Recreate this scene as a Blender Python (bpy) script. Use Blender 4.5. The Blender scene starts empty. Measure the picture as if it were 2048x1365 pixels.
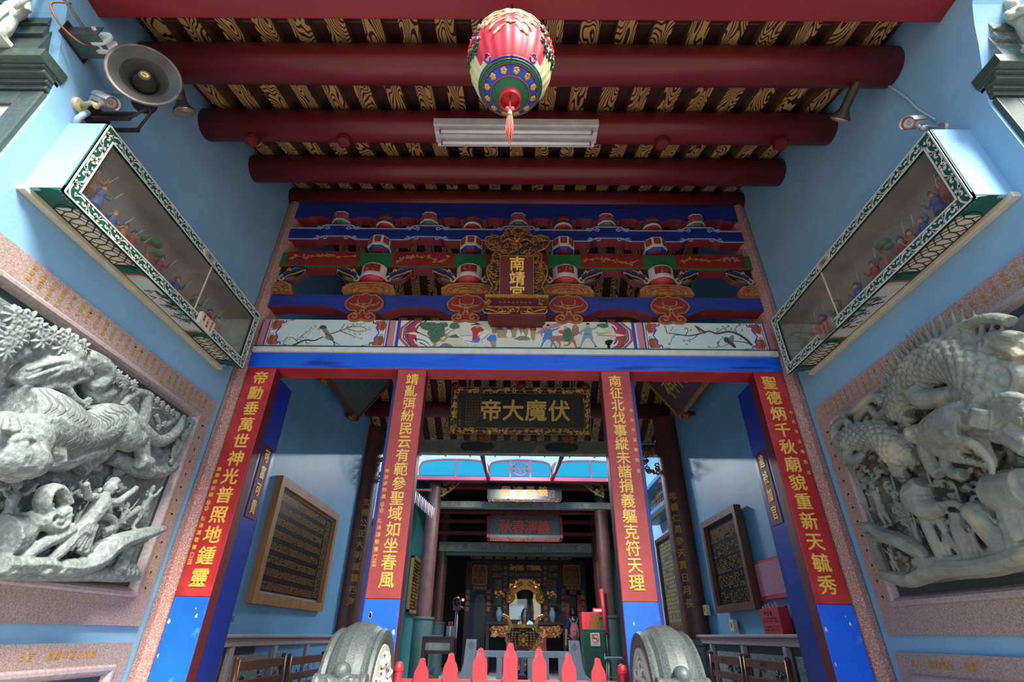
import bpy, bmesh, math, random
from mathutils import Vector, Matrix, Euler
random.seed(11)
S = bpy.context.scene
COL = S.collection
PI = math.pi

# ------------------------------------------------------------------ camera
FPX = 983.38
CAM = Vector((0, 0, .9))
_p, _y, _r = math.radians(30.969), math.radians(-.373), math.radians(.722)
_f = Vector((math.sin(_y)*math.cos(_p), math.cos(_y)*math.cos(_p), math.sin(_p)))
_rt = Vector((math.cos(_y), -math.sin(_y), 0))
_u = _rt.cross(_f)
RT = math.cos(_r)*_rt + math.sin(_r)*_u
UP = -math.sin(_r)*_rt + math.cos(_r)*_u
FW = _f
cd = bpy.data.cameras.new('camera')
cd.sensor_width = 36
cd.lens = FPX/2048*36
cd.clip_start = .05
cam = bpy.data.objects.new('camera', cd)
cam.matrix_world = Matrix((( RT.x, UP.x, -FW.x, CAM.x), (RT.y, UP.y, -FW.y, CAM.y), (RT.z, UP.z, -FW.z, CAM.z), (0, 0, 0, 1)))
COL.objects.link(cam)
S.camera = cam

# ------------------------------------------------------------------ sky, sun, exposure
S.view_settings.view_transform = 'Standard'
S.view_settings.look = 'None'
S.view_settings.gamma = 1
S.view_settings.use_curve_mapping = False
S.view_settings.exposure = 2.75
wd = bpy.data.worlds.new('sky')
S.world = wd
wd.use_nodes = True
nt = wd.node_tree
sky = nt.nodes.new('ShaderNodeTexSky')
sky.sky_type = 'HOSEK_WILKIE'
sky.turbidity = 3.2
sky.ground_albedo = .4
SUN_DIR = Vector((.36, -.62, .70)).normalized()      # towards the sun: in front of the gate, high
sky.sun_direction = SUN_DIR
nt.nodes['Background'].inputs['Strength'].default_value = 1.4
nt.links.new(sky.outputs[0], nt.nodes['Background'].inputs['Color'])
sl = bpy.data.lights.new('sun', 'SUN')
sl.energy = 2.0
sl.angle = .38
sl.color = (1, .95, .87)
so = bpy.data.objects.new('sun', sl)
so.rotation_euler = (-SUN_DIR).to_track_quat('-Z', 'Y').to_euler()
COL.objects.link(so)

# ------------------------------------------------------------------ rays of the photograph
def ray(x, y):
    return (x-1024)/FPX*RT - (y-682.5)/FPX*UP + FW
def onY(x, y, Y):
    d = ray(x, y); return CAM + d*((Y-CAM.y)/d.y)
def onX(x, y, X):
    d = ray(x, y); return CAM + d*((X-CAM.x)/d.x)

# ------------------------------------------------------------------ materials
M = {}
def lin(h):
    h = h.lstrip('#')
    o = []
    for i in (0, 2, 4):
        v = int(h[i:i+2], 16)/255
        o.append(v/12.92 if v <= .04045 else ((v+.055)/1.055)**2.4)
    return (*o, 1)
def mat(name, col, rough=.6, col2=None, scale=6, stretch=(1, 1, 1), mixw=(.35, .65), metal=0, bump=0, bscale=40, spec=.5, detail=4, col3=None, scale3=60, w3=(.55, .62)):
    m = bpy.data.materials.new(name)
    m.use_nodes = True
    n, l = m.node_tree.nodes, m.node_tree.links
    b = n['Principled BSDF']
    b.inputs['Roughness'].default_value = rough
    b.inputs['Metallic'].default_value = metal
    b.inputs['Specular IOR Level'].default_value = spec
    b.inputs['Base Color'].default_value = lin(col)
    if col2 or bump or col3:
        tc = n.new('ShaderNodeTexCoord')
        mp = n.new('ShaderNodeMapping')
        mp.inputs['Scale'].default_value = stretch
        l.new(tc.outputs['Object'], mp.inputs['Vector'])
    out = None
    if col2:
        no = n.new('ShaderNodeTexNoise')
        no.inputs['Scale'].default_value = scale
        no.inputs['Detail'].default_value = detail
        l.new(mp.outputs[0], no.inputs['Vector'])
        cr = n.new('ShaderNodeValToRGB')
        cr.color_ramp.elements[0].position = mixw[0]
        cr.color_ramp.elements[1].position = mixw[1]
        cr.color_ramp.elements[0].color = lin(col)
        cr.color_ramp.elements[1].color = lin(col2)
        l.new(no.outputs[0], cr.inputs[0])
        out = cr.outputs[0]
    if col3:
        no3 = n.new('ShaderNodeTexNoise')
        no3.inputs['Scale'].default_value = scale3
        no3.inputs['Detail'].default_value = 2
        l.new(mp.outputs[0], no3.inputs['Vector'])
        c3 = n.new('ShaderNodeValToRGB')
        c3.color_ramp.elements[0].position = w3[0]
        c3.color_ramp.elements[1].position = w3[1]
        l.new(no3.outputs[0], c3.inputs[0])
        mx = n.new('ShaderNodeMix')
        mx.data_type = 'RGBA'
        l.new(c3.outputs[0], mx.inputs[0])
        if out: l.new(out, mx.inputs[6])
        else: mx.inputs[6].default_value = lin(col)
        mx.inputs[7].default_value = lin(col3)
        out = mx.outputs[2]
    if out: l.new(out, b.inputs['Base Color'])
    if bump:
        nb = n.new('ShaderNodeTexNoise')
        nb.inputs['Scale'].default_value = bscale
        nb.inputs['Detail'].default_value = 3
        l.new(mp.outputs[0], nb.inputs['Vector'])
        bp = n.new('ShaderNodeBump')
        bp.inputs['Strength'].default_value = bump
        bp.inputs['Distance'].default_value = .01
        l.new(nb.outputs[0], bp.inputs['Height'])
        l.new(bp.outputs[0], b.inputs['Normal'])
    M[name] = m
    return m
def node(m, kind, **kw):
    nd = m.node_tree.nodes.new(kind)
    for k, v in kw.items(): nd.inputs[k].default_value = v
    return nd

mat('blue_wall', '#88b4d2', .75, '#7eaac8', 3, mixw=(.3, .7), bump=.25, bscale=14)
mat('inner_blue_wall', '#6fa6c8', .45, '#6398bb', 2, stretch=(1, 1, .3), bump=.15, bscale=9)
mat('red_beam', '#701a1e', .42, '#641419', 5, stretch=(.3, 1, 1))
mat('fascia_red', '#8a1d24', .5, '#7c191f', 4, stretch=(.3, 1, 1))  # brighter than the purlin red: bounced sunlight is put into this colour
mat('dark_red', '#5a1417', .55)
mat('dark_brown', '#2a1512', .6, '#1c0e0e', 8)
mat('tile_maroon', '#4a2422', .8, '#371a1a', 7, bump=.2)
mat('couplet_red', '#b3262b', .5, '#a42126', 5, col3='#c23a3c', scale3=3, w3=(.5, .7))
mat('couplet_faded', '#b2453f', .55, '#a53a36', 3, mixw=(.4, .6))
mat('col_blue', '#0a5ce0', .5, '#0d68ea', 5, col3='#3a7fe2', scale3=14, w3=(.62, .75))
mat('door_blue', '#0b2f96', .35, '#0a2478', 4, stretch=(1, 1, .2))
mat('beam_blue', '#1d3590', .55, '#1a2c78', 6, stretch=(.3, 1, 2), col3='#20244e', scale3=9, w3=(.6, .72))
mat('lintel_blue', '#1054d6', .4, '#1767dd', 5, stretch=(.25, 1, 2.5), col3='#0a3594', scale3=6, w3=(.56, .7))
mat('beam_green', '#1c6a3c', .55, '#195f36', 6)
mat('deco_red', '#8c1f22', .55, '#7a1a1e', 10)
mat('deco_gold', '#a8713a', .5, '#8a5a2e', 20, bump=.3, bscale=60)
mat('gold', '#dcae48', .38, '#c08a2e', 20, metal=.35)
mat('gold_text', '#f0c258', .4, '#e4b048', 30)
mat('gilt_bright', '#ffd873', .35, '#f2c458', 30)
mat('gold_old', '#a8742f', .42, '#7d5220', 30, metal=.35, bump=.4, bscale=70)
mat('gold_ink', '#b98a3c', .7)
mat('white_trim', '#c9c4ba', .6, '#b6b0a6', 8)
mat('white_paint', '#d6d3cb', .6, '#c8c4ba', 12)
mat('cream', '#d8cdb4', .6, '#cbbf a4'.replace(' ', ''), 8)
mat('pale_scroll', '#9fb0d0', .6)
mat('pink', '#b4545c', .6, '#a24850', 15, bump=.4, bscale=30)
mat('pink_red', '#b02838', .55)
mat('teal', '#1a6a5c', .5)
mat('dgreen', '#0d5a45', .5, '#0b4e3c', 10)
mat('black', '#0c0b0c', .35)
mat('black_board', '#101116', .3, '#15161c', 6)
mat('ink', '#16120f', .7)
mat('granite_red', '#b07a70', .75, '#9a6258', 90, col3='#cfa79c', scale3=140, w3=(.5, .6), bump=.3, bscale=120)
mat('granite_pink', '#a68f86', .6, '#907a72', 60, col3='#bba59b', scale3=130, w3=(.52, .6))
mat('granite_rail', '#b0a09e', .5, '#9c8b8a', 50)
mat('stone_dark', '#3d4a4a', .5, '#333f40', 30)
mat('stone_grey', '#7b8481', .75, '#68716e', 14, col3='#8d9591', scale3=40, w3=(.5, .65), bump=.8, bscale=35)
mat('stone_warm', '#88897c', .7, '#6f7268', 10, col3='#a39a80', scale3=5, w3=(.55, .7), bump=.8, bscale=35)
mat('stone_stripe', '#59615f', .75)
mat('stone_pale', '#b4b8ac', .7, '#a2a79c', 14, bump=.3, bscale=50)
mat('stone_green', '#44534d', .4, '#39463f', 40)
mat('drum_stone', '#434b49', .5, '#393f3e', 60, col3='#525a58', scale3=150, w3=(.5, .6))
mat('wood_frame', '#a5743c', .5, '#8e6030', 8, stretch=(1, 1, .2))
mat('wood_dark', '#5c3a26', .45, '#4a2d1e', 6, stretch=(.3, 1, 1))
mat('wood_chair', '#6b3a20', .4, '#552c18', 6, stretch=(.3, 1, 1))
mat('column_brown', '#5c3028', .5, '#48251f', 6)
mat('picket_red', '#c62a30', .5, '#ba242c', 8, col3='#d04a4c', scale3=20, w3=(.62, .75))
mat('rail_grey', '#d3dade', .7, '#c6cdd2', 20)
mat('metal_dark', '#2b2422', .5, '#3a2c26', 12)
mat('horn', '#4c4a45', .45, '#403d38', 9, metal=.3)
mat('horn_rim', '#6e675d', .5, '#4e443c', 14, metal=.4)
mat('alu', '#b9bab8', .35, '#a4a5a4', 20, metal=.5)
mat('ivory', '#cbb98c', .5)
mat('lamp_metal', '#cfcbcd', .5, '#bcb8ba', 12)
mat('tube_white', '#ececee', .3)
mat('lens', '#0a0a0d', .1)
mat('copper', '#a86f48', .35, metal=.6)
mat('bulb', '#c9b8aa', .15, '#a08f86', 5, metal=.5)
mat('grey_pvc', '#9fb8c4', .6)
mat('floor_stone', '#a29e97', .5, '#938f88', 5)
mat('pavement', '#7d766e', .8, '#6f6962', 3)
mat('lantern_red', '#d8343c', .5)
mat('rim_red', '#c81f2c', .4)
mat('tassel', '#d96a56', .7)
mat('paper_white', '#d3d3da', .7)
mat('paper_red', '#b01c2c', .6)
mat('paper_pink', '#b0788c', .7, '#9c6478', 60)
mat('skin', '#b98468', .5)
mat('hair', '#0d0b0c', .5)
mat('navy', '#141a38', .7)
mat('denim', '#1a2440', .8)
mat('backpack', '#a8626a', .7)
mat('green_bag', '#2bc23a', .4)
mat('green_box', '#1c4a34', .5, '#163c2a', 6)
mat('box_red', '#c4343c', .5)
mat('wall_grey', '#86969c', .6)
mat('maroon', '#541a22', .35, '#441218', 8)
mat('burner', '#5a1c22', .3)
mat('teal_wall', '#3d7a78', .6, '#346b6a', 3)
mat('pink_frame', '#b8404c', .5)
mat('violet', '#4a3f78', .6)
mat('orange_text', '#e8903c', .5)
mat('red_text', '#d2452f', .5)
mat('fig_red', '#a8352f', .6)
mat('fig_blue', '#3a59a0', .6)
mat('fig_green', '#4a7a4c', .6)
mat('fig_orange', '#b8713a', .6)
mat('fig_skin', '#c39c80', .6)
mat('rockery', '#8d8170', .8, '#71675a', 10, bump=.4)
mat('scene_back', '#b3aaa2', .8, '#978f87', 3)
mat('p_sky', '#b8cfd0', .6, '#c9d2c6', 2.5)
mat('p_cream', '#d2cfbe', .6, '#c6c2ae', 5)
mat('p_blue', '#1f3fae', .55)
mat('p_red', '#b8323c', .55)
mat('p_orange', '#b0512e', .55)
mat('p_brown', '#4b3a30', .6)
mat('p_tan', '#a08a64', .6)
mat('p_green', '#4f7358', .6, '#3c5c46', 60)
mat('p_lblue', '#2f7fc2', .6)
mat('p_pink', '#c07878', .6)
mat('p_white', '#d5d4cc', .6)
mat('p_grey', '#77796f', .6)
mat('p_steel', '#7595a6', .6)
mat('p_horse', '#9a6650', .6)
mat('p_flower', '#c9a79c', .6)

def rafter_mat():
    m = mat('rafter_grain', '#b58c55', .6)
    n, l = m.node_tree.nodes, m.node_tree.links
    b = n['Principled BSDF']
    tc = n.new('ShaderNodeTexCoord'); oi = n.new('ShaderNodeObjectInfo')
    ml = n.new('ShaderNodeMath'); ml.operation = 'MULTIPLY'; ml.inputs[1].default_value = 97.3
    l.new(oi.outputs['Random'], ml.inputs[0])
    mp = n.new('ShaderNodeMapping'); mp.inputs['Scale'].default_value = (9, 2.6, 0)
    l.new(tc.outputs['Object'], mp.inputs['Vector'])
    cb = n.new('ShaderNodeCombineXYZ'); l.new(ml.outputs[0], cb.inputs['Z']); l.new(ml.outputs[0], cb.inputs['X'])
    va = n.new('ShaderNodeVectorMath'); va.operation = 'ADD'
    l.new(mp.outputs[0], va.inputs[0]); l.new(cb.outputs[0], va.inputs[1])
    no = n.new('ShaderNodeTexNoise'); no.inputs['Scale'].default_value = .95; no.inputs['Detail'].default_value = 1.2
    no.inputs['Roughness'].default_value = .35
    l.new(va.outputs[0], no.inputs['Vector'])
    k = n.new('ShaderNodeMath'); k.operation = 'MULTIPLY'; k.inputs[1].default_value = 125
    l.new(no.outputs[0], k.inputs[0])
    s = n.new('ShaderNodeMath'); s.operation = 'SINE'; l.new(k.outputs[0], s.inputs[0])
    cr = n.new('ShaderNodeValToRGB')
    cr.color_ramp.elements[0].position = .0; cr.color_ramp.elements[0].color = lin('#3a1a16')
    cr.color_ramp.elements[1].position = .10; cr.color_ramp.elements[1].color = lin('#bd945a')
    ad = n.new('ShaderNodeMath'); ad.operation = 'MULTIPLY_ADD'; ad.inputs[1].default_value = .5; ad.inputs[2].default_value = .2
    l.new(s.outputs[0], ad.inputs[0]); l.new(ad.outputs[0], cr.inputs[0])
    l.new(cr.outputs[0], b.inputs['Base Color'])
rafter_mat()
mat('rafter_side', '#6a4c2c', .7)

def glass(name, col, rough, trans=1.0, alpha=None):
    m = mat(name, col, rough)
    b = m.node_tree.nodes['Principled BSDF']
    b.inputs['Transmission Weight'].default_value = trans
    b.inputs['IOR'].default_value = 1.45
    return m
def thin_glass(name, tint, refl_rough=.03, k=.12, haze=(.5, .48, .45), hz=.0):
    m = bpy.data.materials.new(name); m.use_nodes = True
    n, l = m.node_tree.nodes, m.node_tree.links
    n.remove(n['Principled BSDF'])
    t = n.new('ShaderNodeBsdfTransparent'); t.inputs[0].default_value = (*tint, 1)
    g = n.new('ShaderNodeBsdfGlossy'); g.inputs['Roughness'].default_value = refl_rough
    mx = n.new('ShaderNodeMixShader')
    lw = n.new('ShaderNodeLayerWeight'); lw.inputs[0].default_value = .5
    pw = n.new('ShaderNodeMath'); pw.operation = 'POWER'; pw.inputs[1].default_value = 4
    fr = n.new('ShaderNodeMath'); fr.operation = 'MULTIPLY_ADD'; fr.inputs[1].default_value = .5; fr.inputs[2].default_value = .05
    l.new(lw.outputs['Facing'], pw.inputs[0]); l.new(pw.outputs[0], fr.inputs[0])
    l.new(fr.outputs[0], mx.inputs[0]); l.new(t.outputs[0], mx.inputs[1]); l.new(g.outputs[0], mx.inputs[2])
    d = n.new('ShaderNodeBsdfDiffuse'); d.inputs[0].default_value = (*haze, 1)
    m2 = n.new('ShaderNodeMixShader'); m2.inputs[0].default_value = hz
    l.new(mx.outputs[0], m2.inputs[1]); l.new(d.outputs[0], m2.inputs[2])
    l.new(m2.outputs[0], n['Material Output'].inputs[0])
    M[name] = m
thin_glass('dusty_glass', (.95, .95, .93), hz=.05)
thin_glass('clear_glass', (.92, .95, .95), hz=.03)
def translucent(name, col):
    m = bpy.data.materials.new(name); m.use_nodes = True
    n, l = m.node_tree.nodes, m.node_tree.links
    n.remove(n['Principled BSDF'])
    t = n.new('ShaderNodeBsdfTranslucent'); t.inputs[0].default_value = lin(col)
    tp = n.new('ShaderNodeBsdfTransparent'); tp.inputs[0].default_value = lin(col)
    d = n.new('ShaderNodeBsdfDiffuse'); d.inputs[0].default_value = lin(col)
    tc = n.new('ShaderNodeTexCoord'); no = n.new('ShaderNodeTexNoise'); no.inputs['Scale'].default_value = 1.5
    l.new(tc.outputs['Object'], no.inputs['Vector'])
    mx = n.new('ShaderNodeMixShader'); mx.inputs[0].default_value = .08
    l.new(t.outputs[0], mx.inputs[1]); l.new(d.outputs[0], mx.inputs[2])
    m3 = n.new('ShaderNodeMixShader'); m3.inputs[0].default_value = .5
    l.new(mx.outputs[0], m3.inputs[1]); l.new(tp.outputs[0], m3.inputs[2])
    l.new(m3.outputs[0], n['Material Output'].inputs[0])
    M[name] = m
translucent('skylight_blue', '#a8dcff')
translucent('skylight_teal', '#8ae8ec')
def emit(name, col, st):
    m = mat(name, col, .5)
    b = m.node_tree.nodes['Principled BSDF']
    b.inputs['Emission Color'].default_value = lin(col)
    b.inputs['Emission Strength'].default_value = st
emit('lamp_red', '#ff3030', 4)
emit('lamp_warm', '#ffb040', 2.5)
emit('altar_glow', '#a8884a', .12)  # for the niche back panel: no lamp, its surface gives off the light

# ------------------------------------------------------------------ mesh builder
GL = {}
_tc = bpy.data.curves.new('glyphs', 'FONT')
_to = bpy.data.objects.new('glyphs', _tc)
def glyph(ch, bold, ext, res):
    k = (ch, bold, ext, res)
    if k not in GL:
        _tc.body = ch; _tc.size = 1; _tc.extrude = ext; _tc.offset = bold; _tc.resolution_u = res
        me = _to.to_mesh()
        GL[k] = ([tuple(v.co) for v in me.vertices], [tuple(p.vertices) for p in me.polygons])
        _to.to_mesh_clear()
    return GL[k]

class MB:
    def __init__(s): s.v = []; s.f = []; s.m = []; s.sm = []; s.mats = []
    def mi(s, mat):
        if mat not in s.mats: s.mats.append(mat)
        return s.mats.index(mat)
    def add(s, vs, fs, mat, smooth=False):
        o = len(s.v); i = s.mi(mat)
        s.v += [tuple(v) for v in vs]
        for f in fs:
            s.f.append([a+o for a in f]); s.m.append(i); s.sm.append(smooth)
        return s
    def box(s, x0, x1, y0, y1, z0, z1, mat):
        vs = [(x, y, z) for z in (z0, z1) for y in (y0, y1) for x in (x0, x1)]
        return s.add(vs, [(0, 2, 3, 1), (4, 5, 7, 6), (0, 1, 5, 4), (2, 6, 7, 3), (0, 4, 6, 2), (1, 3, 7, 5)], mat)
    def prism(s, poly, y0, y1, mat, side=None):
        """polygon in x,z; front at y0, back at y1"""
        a = sum(poly[i][0]*poly[(i+1) % len(poly)][1]-poly[(i+1) % len(poly)][0]*poly[i][1] for i in range(len(poly)))
        if a < 0: poly = poly[::-1]
        n = len(poly)
        vs = [(p[0], y0, p[1]) for p in poly] + [(p[0], y1, p[1]) for p in poly]
        s.add(vs, [tuple(range(n)), tuple(range(2*n-1, n-1, -1))], mat)
        return s.add(vs, [(i, i+n, (i+1) % n+n, (i+1) % n) for i in range(n)], side or mat)
    def prismx(s, poly, x0, x1, mat):
        """polygon in y,z extruded along x"""
        n = len(poly)
        a = sum(poly[i][0]*poly[(i+1) % n][1]-poly[(i+1) % n][0]*poly[i][1] for i in range(n))
        if a < 0: poly = poly[::-1]
        vs = [(x0, p[0], p[1]) for p in poly] + [(x1, p[0], p[1]) for p in poly]
        return s.add(vs, [tuple(range(n-1, -1, -1)), tuple(range(n, 2*n))] + [(i, (i+1) % n, (i+1) % n+n, i+n) for i in range(n)], mat)
    def tube(s, pts, rad, mat, seg=8, flat=None, caps=True, smooth=True):
        pts = [Vector(p) for p in pts]; n = len(pts)
        if not hasattr(rad, '__len__'): rad = [rad]*n
        vs = []; fs = []; up = None
        for i, p in enumerate(pts):
            t = (pts[min(i+1, n-1)]-pts[max(i-1, 0)])
            if t.length < 1e-9: t = Vector((0, 0, 1))
            t.normalize()
            if up is None:
                up = Vector((0, 1, 0)) if abs(t.y) < .9 else Vector((0, 0, 1))
            a = (up - t*up.dot(t)).normalized(); b = t.cross(a); up = a
            for k in range(seg):
                an = 2*PI*k/seg
                vs.append(p + a*(rad[i]*math.cos(an)*(flat or 1)) + b*(rad[i]*math.sin(an)))
        for i in range(n-1):
            for k in range(seg):
                fs.append((i*seg+k, i*seg+(k+1) % seg, (i+1)*seg+(k+1) % seg, (i+1)*seg+k))
        s.add(vs, fs, mat, smooth)
        if caps:
            o = len(s.v)-len(vs); i = s.mi(mat)
            for f in (list(range(seg))[::-1], list(range((n-1)*seg, n*seg))):
                s.f.append([a+o for a in f]); s.m.append(i); s.sm.append(False)
        return s
    def lathe(s, prof, mat, seg=24, c=(0, 0, 0), M4=None, smooth=True, caps=True, rot=0, mats=None, sx=1, sy=1):
        """profile of (radius, z) turned about z"""
        vs = []
        for r, z in prof:
            for k in range(seg):
                a = 2*PI*(k+.5)/seg + rot
                v = Vector((r*math.cos(a)*sx, r*math.sin(a)*sy, z))
                if M4: v = M4 @ v
                vs.append(v + Vector(c))
        for i in range(len(prof)-1):
            fs = [(i*seg+k, i*seg+(k+1) % seg, (i+1)*seg+(k+1) % seg, (i+1)*seg+k) for k in range(seg)]
            s.add(vs[i*seg:(i+2)*seg], [tuple(a-i*seg for a in f) for f in fs], mats[i] if mats else mat, smooth)
        if caps:
            if prof[0][0] > 1e-6: s.add(vs[:seg], [tuple(range(seg))[::-1]], mats[0] if mats else mat)
            if prof[-1][0] > 1e-6: s.add(vs[-seg:], [tuple(range(seg))], mats[-1] if mats else mat)
        return s
    def ball(s, c, r, mat, seg=12, rings=8, rot=None):
        if not hasattr(r, '__len__'): r = (r, r, r)
        vs = []; fs = []
        for i in range(rings+1):
            th = PI*i/rings
            for k in range(seg):
                a = 2*PI*k/seg
                v = Vector((r[0]*math.sin(th)*math.cos(a), r[1]*math.sin(th)*math.sin(a), r[2]*math.cos(th)))
                if rot: v = rot @ v
                vs.append(v+Vector(c))
        for i in range(rings):
            for k in range(seg):
                fs.append((i*seg+k, (i+1)*seg+k, (i+1)*seg+(k+1) % seg, i*seg+(k+1) % seg))
        return s.add(vs, fs, mat, True)
    def ribbon(s, pts, w, y0, y1, mat, closed=False):
        """flat stroke on the x,z plane between y0 (front) and y1"""
        n = len(pts)
        if not hasattr(w, '__len__'): w = [w]*n
        L = []; R_ = []
        for i in range(n):
            a = pts[(i-1) % n] if closed or i > 0 else pts[0]
            b = pts[(i+1) % n] if closed or i < n-1 else pts[-1]
            dx, dz = b[0]-a[0], b[1]-a[1]
            q = math.hypot(dx, dz) or 1
            nx, nz = -dz/q*w[i]/2, dx/q*w[i]/2
            L.append((pts[i][0]+nx, pts[i][1]+nz)); R_.append((pts[i][0]-nx, pts[i][1]-nz))
        vs = [(p[0], y0, p[1]) for p in L]+[(p[0], y0, p[1]) for p in R_]+[(p[0], y1, p[1]) for p in L]+[(p[0], y1, p[1]) for p in R_]
        fs = []
        for i in range(n if closed else n-1):
            j = (i+1) % n
            fs += [(i, n+i, n+j, j), (i, j, 2*n+j, 2*n+i), (n+i, 3*n+i, 3*n+j, n+j)]
        return s.add(vs, fs, mat)
    def disc(s, x, z, r, y0, y1, mat, seg=12, rz=None):
        return s.prism([(x+r*math.cos(2*PI*k/seg), z+(rz or r)*math.sin(2*PI*k/seg)) for k in range(seg)], y0, y1, mat)
    def text(s, t, x, z, h, y, mat, bold=.0, ext=.03, res=2, vert=True, step=None, sx=1.0, rtl=False, fat=0):
        """characters on the x,z plane, first one centred at x,z"""
        step = step or h*1.05
        for i, ch in enumerate(t):
            if ch != ' ':
                gv, gf = glyph(ch, bold, ext, res)
                cx, cz = (x, z-i*step) if vert else (x+i*step*(-1 if rtl else 1), z)
                for q, (ox, oz) in enumerate(((0, 0), (-fat, 0), (fat, 0), (0, fat), (0, -fat)) if fat else ((0, 0),)):
                    s.add([(cx+(a-.5+ox)*h*sx, y-c*h-.00006*q, cz+(b-.38+oz)*h) for a, b, c in gv], gf, mat)
        return s
    def tf(s, M4, i0=0):
        for i in range(i0, len(s.v)): s.v[i] = tuple(M4 @ Vector(s.v[i]))
        return s
    def merge(s, o, M4=None):
        for mt in o.mats: s.mi(mt)
        b = len(s.v)
        s.v += [tuple(M4 @ Vector(v)) if M4 else v for v in o.v]
        for f, m_, sm in zip(o.f, o.m, o.sm):
            s.f.append([a+b for a in f]); s.m.append(s.mats.index(o.mats[m_])); s.sm.append(sm)
        return s
    def mesh(s, name):
        me = bpy.data.meshes.new(name)
        me.from_pydata(s.v, [], s.f)
        for mt in s.mats: me.materials.append(M[mt])
        me.polygons.foreach_set('material_index', s.m)
        me.polygons.foreach_set('use_smooth', s.sm)
        me.update()
        return me
    def build(s, name, parent=None, bevel=0, loc=None, rz=0):
        o = bpy.data.objects.new(name, s.mesh(name))
        COL.objects.link(o)
        if parent: o.parent = parent
        if loc: o.location = loc
        if rz: o.rotation_euler[2] = rz
        if bevel:
            b = o.modifiers.new('bevel', 'BEVEL'); b.width = bevel; b.segments = 2; b.limit_method = 'ANGLE'; b.angle_limit = .7
        return o

def thing(name, label, cat, loc=(0, 0, 0), rz=0, group=None):
    o = bpy.data.objects.new(name, None)
    o.empty_display_size = .1
    COL.objects.link(o)
    o.location = loc; o.rotation_euler = (0, 0, rz)
    return tag(o, label, cat, group)
def tag(o, label, cat, group=None):
    o['label'] = label; o['category'] = cat
    if group: o['group'] = group
    return o
def struct(o):
    o['kind'] = 'structure'
    return o
def copy_tree(o, parent=None):
    c = o.copy(); COL.objects.link(c)
    if parent: c.parent = parent
    for ch in list(o.children): copy_tree(ch, c)
    return c
ORD = ['first', 'second', 'third', 'fourth', 'fifth', 'sixth', 'seventh', 'eighth', 'ninth', 'tenth', 'eleventh', 'twelfth', 'thirteenth', 'fourteenth', 'fifteenth', 'sixteenth', 'seventeenth', 'eighteenth', 'nineteenth', 'twentieth', 'twenty-first', 'twenty-second', 'twenty-third', 'twenty-fourth']
def spiral(cx, cz, r0, r1, a0, a1, n=12):
    return [(cx+(r0+(r1-r0)*i/(n-1))*math.cos(a0+(a1-a0)*i/(n-1)), cz+(r0+(r1-r0)*i/(n-1))*math.sin(a0+(a1-a0)*i/(n-1))) for i in range(n)]
def smooth_path(pts, k=4):
    """Catmull-Rom through the points (tuples of any length)"""
    out = []; n = len(pts)
    for i in range(n-1):
        p0, p1, p2, p3 = pts[max(i-1, 0)], pts[i], pts[i+1], pts[min(i+2, n-1)]
        for j in range(k):
            t = j/k
            out.append(tuple(.5*(2*b+(c-a)*t+(2*a-5*b+4*c-d)*t*t+(3*b-a-3*c+d)*t**3) for a, b, c, d in zip(p0, p1, p2, p3)))
    out.append(tuple(pts[-1]))
    return out
def carve(mb, name, mat, voxel, parent, smooth=2, matidx=None):
    """fuses overlapping solids into one carved skin"""
    me = mb.mesh(name)
    o = bpy.data.objects.new('carve', me); COL.objects.link(o)
    r = o.modifiers.new('r', 'REMESH'); r.mode = 'VOXEL'; r.voxel_size = voxel; r.use_smooth_shade = True
    if smooth:
        sm = o.modifiers.new('s', 'SMOOTH'); sm.iterations = smooth; sm.factor = .5
    bpy.context.view_layer.update()
    dg = bpy.context.evaluated_depsgraph_get()
    nm = bpy.data.meshes.new_from_object(o.evaluated_get(dg))
    nm.name = name
    nm.materials.clear(); nm.materials.append(M[mat])
    bpy.data.objects.remove(o)
    ob = bpy.data.objects.new(name, nm); COL.objects.link(ob); ob.parent = parent
    return ob
# ================================================================== the setting: ground, walls, roof
WX = 2.6
def sline(p0, p1, n):
    return [tuple(a+(b-a)*i/n for a, b in zip(p0, p1)) for i in range(n+1)]
struct(MB().box(-30, 30, -30, 1.2, -.25, -.13, 'pavement').build('floor_forecourt'))
struct(MB().box(-3.2, 3.2, 1.2, 8.6, -.15, 0, 'floor_stone').build('floor'))
struct(MB().box(-4.2, 4.2, 8.6, 20, -.15, -.002, 'floor_stone').build('floor_hall'))

WALL_FRONT = [(1.65, 0), (1.65, 3.44), (1.62, 3.55), (1.57, 3.66), (1.52, 3.78), (1.47, 3.92), (1.42, 4.03), (1.33, 4.15), (1.18, 4.3), (1.1, 4.4), (1.1, 4.9)]
for sx, side in ((-1, 'left'), (1, 'right')):
    x0, x1 = (-2.95, -WX) if sx < 0 else (WX, 2.95)
    struct(MB().prismx(WALL_FRONT+[(3.0, 5.3), (4.16, 5.8), (4.16, 0)], x0, x1, 'blue_wall').build('wall_'+side))
    xs = .10
    # the inner side wall runs back from the gate to the courtyard, a little out of square
    mb = MB()
    mb.prismx([(4.16, 0), (4.16, 5.8), (5.0, 6.2), (8.75, 4.3), (8.75, 0)], x0, x1, 'inner_blue_wall')
    for i, v in enumerate(mb.v):
        mb.v[i] = (v[0]+(v[1]-4.16)*.012, v[1], v[2])
    struct(mb.build('wall_inner_'+side))

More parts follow.
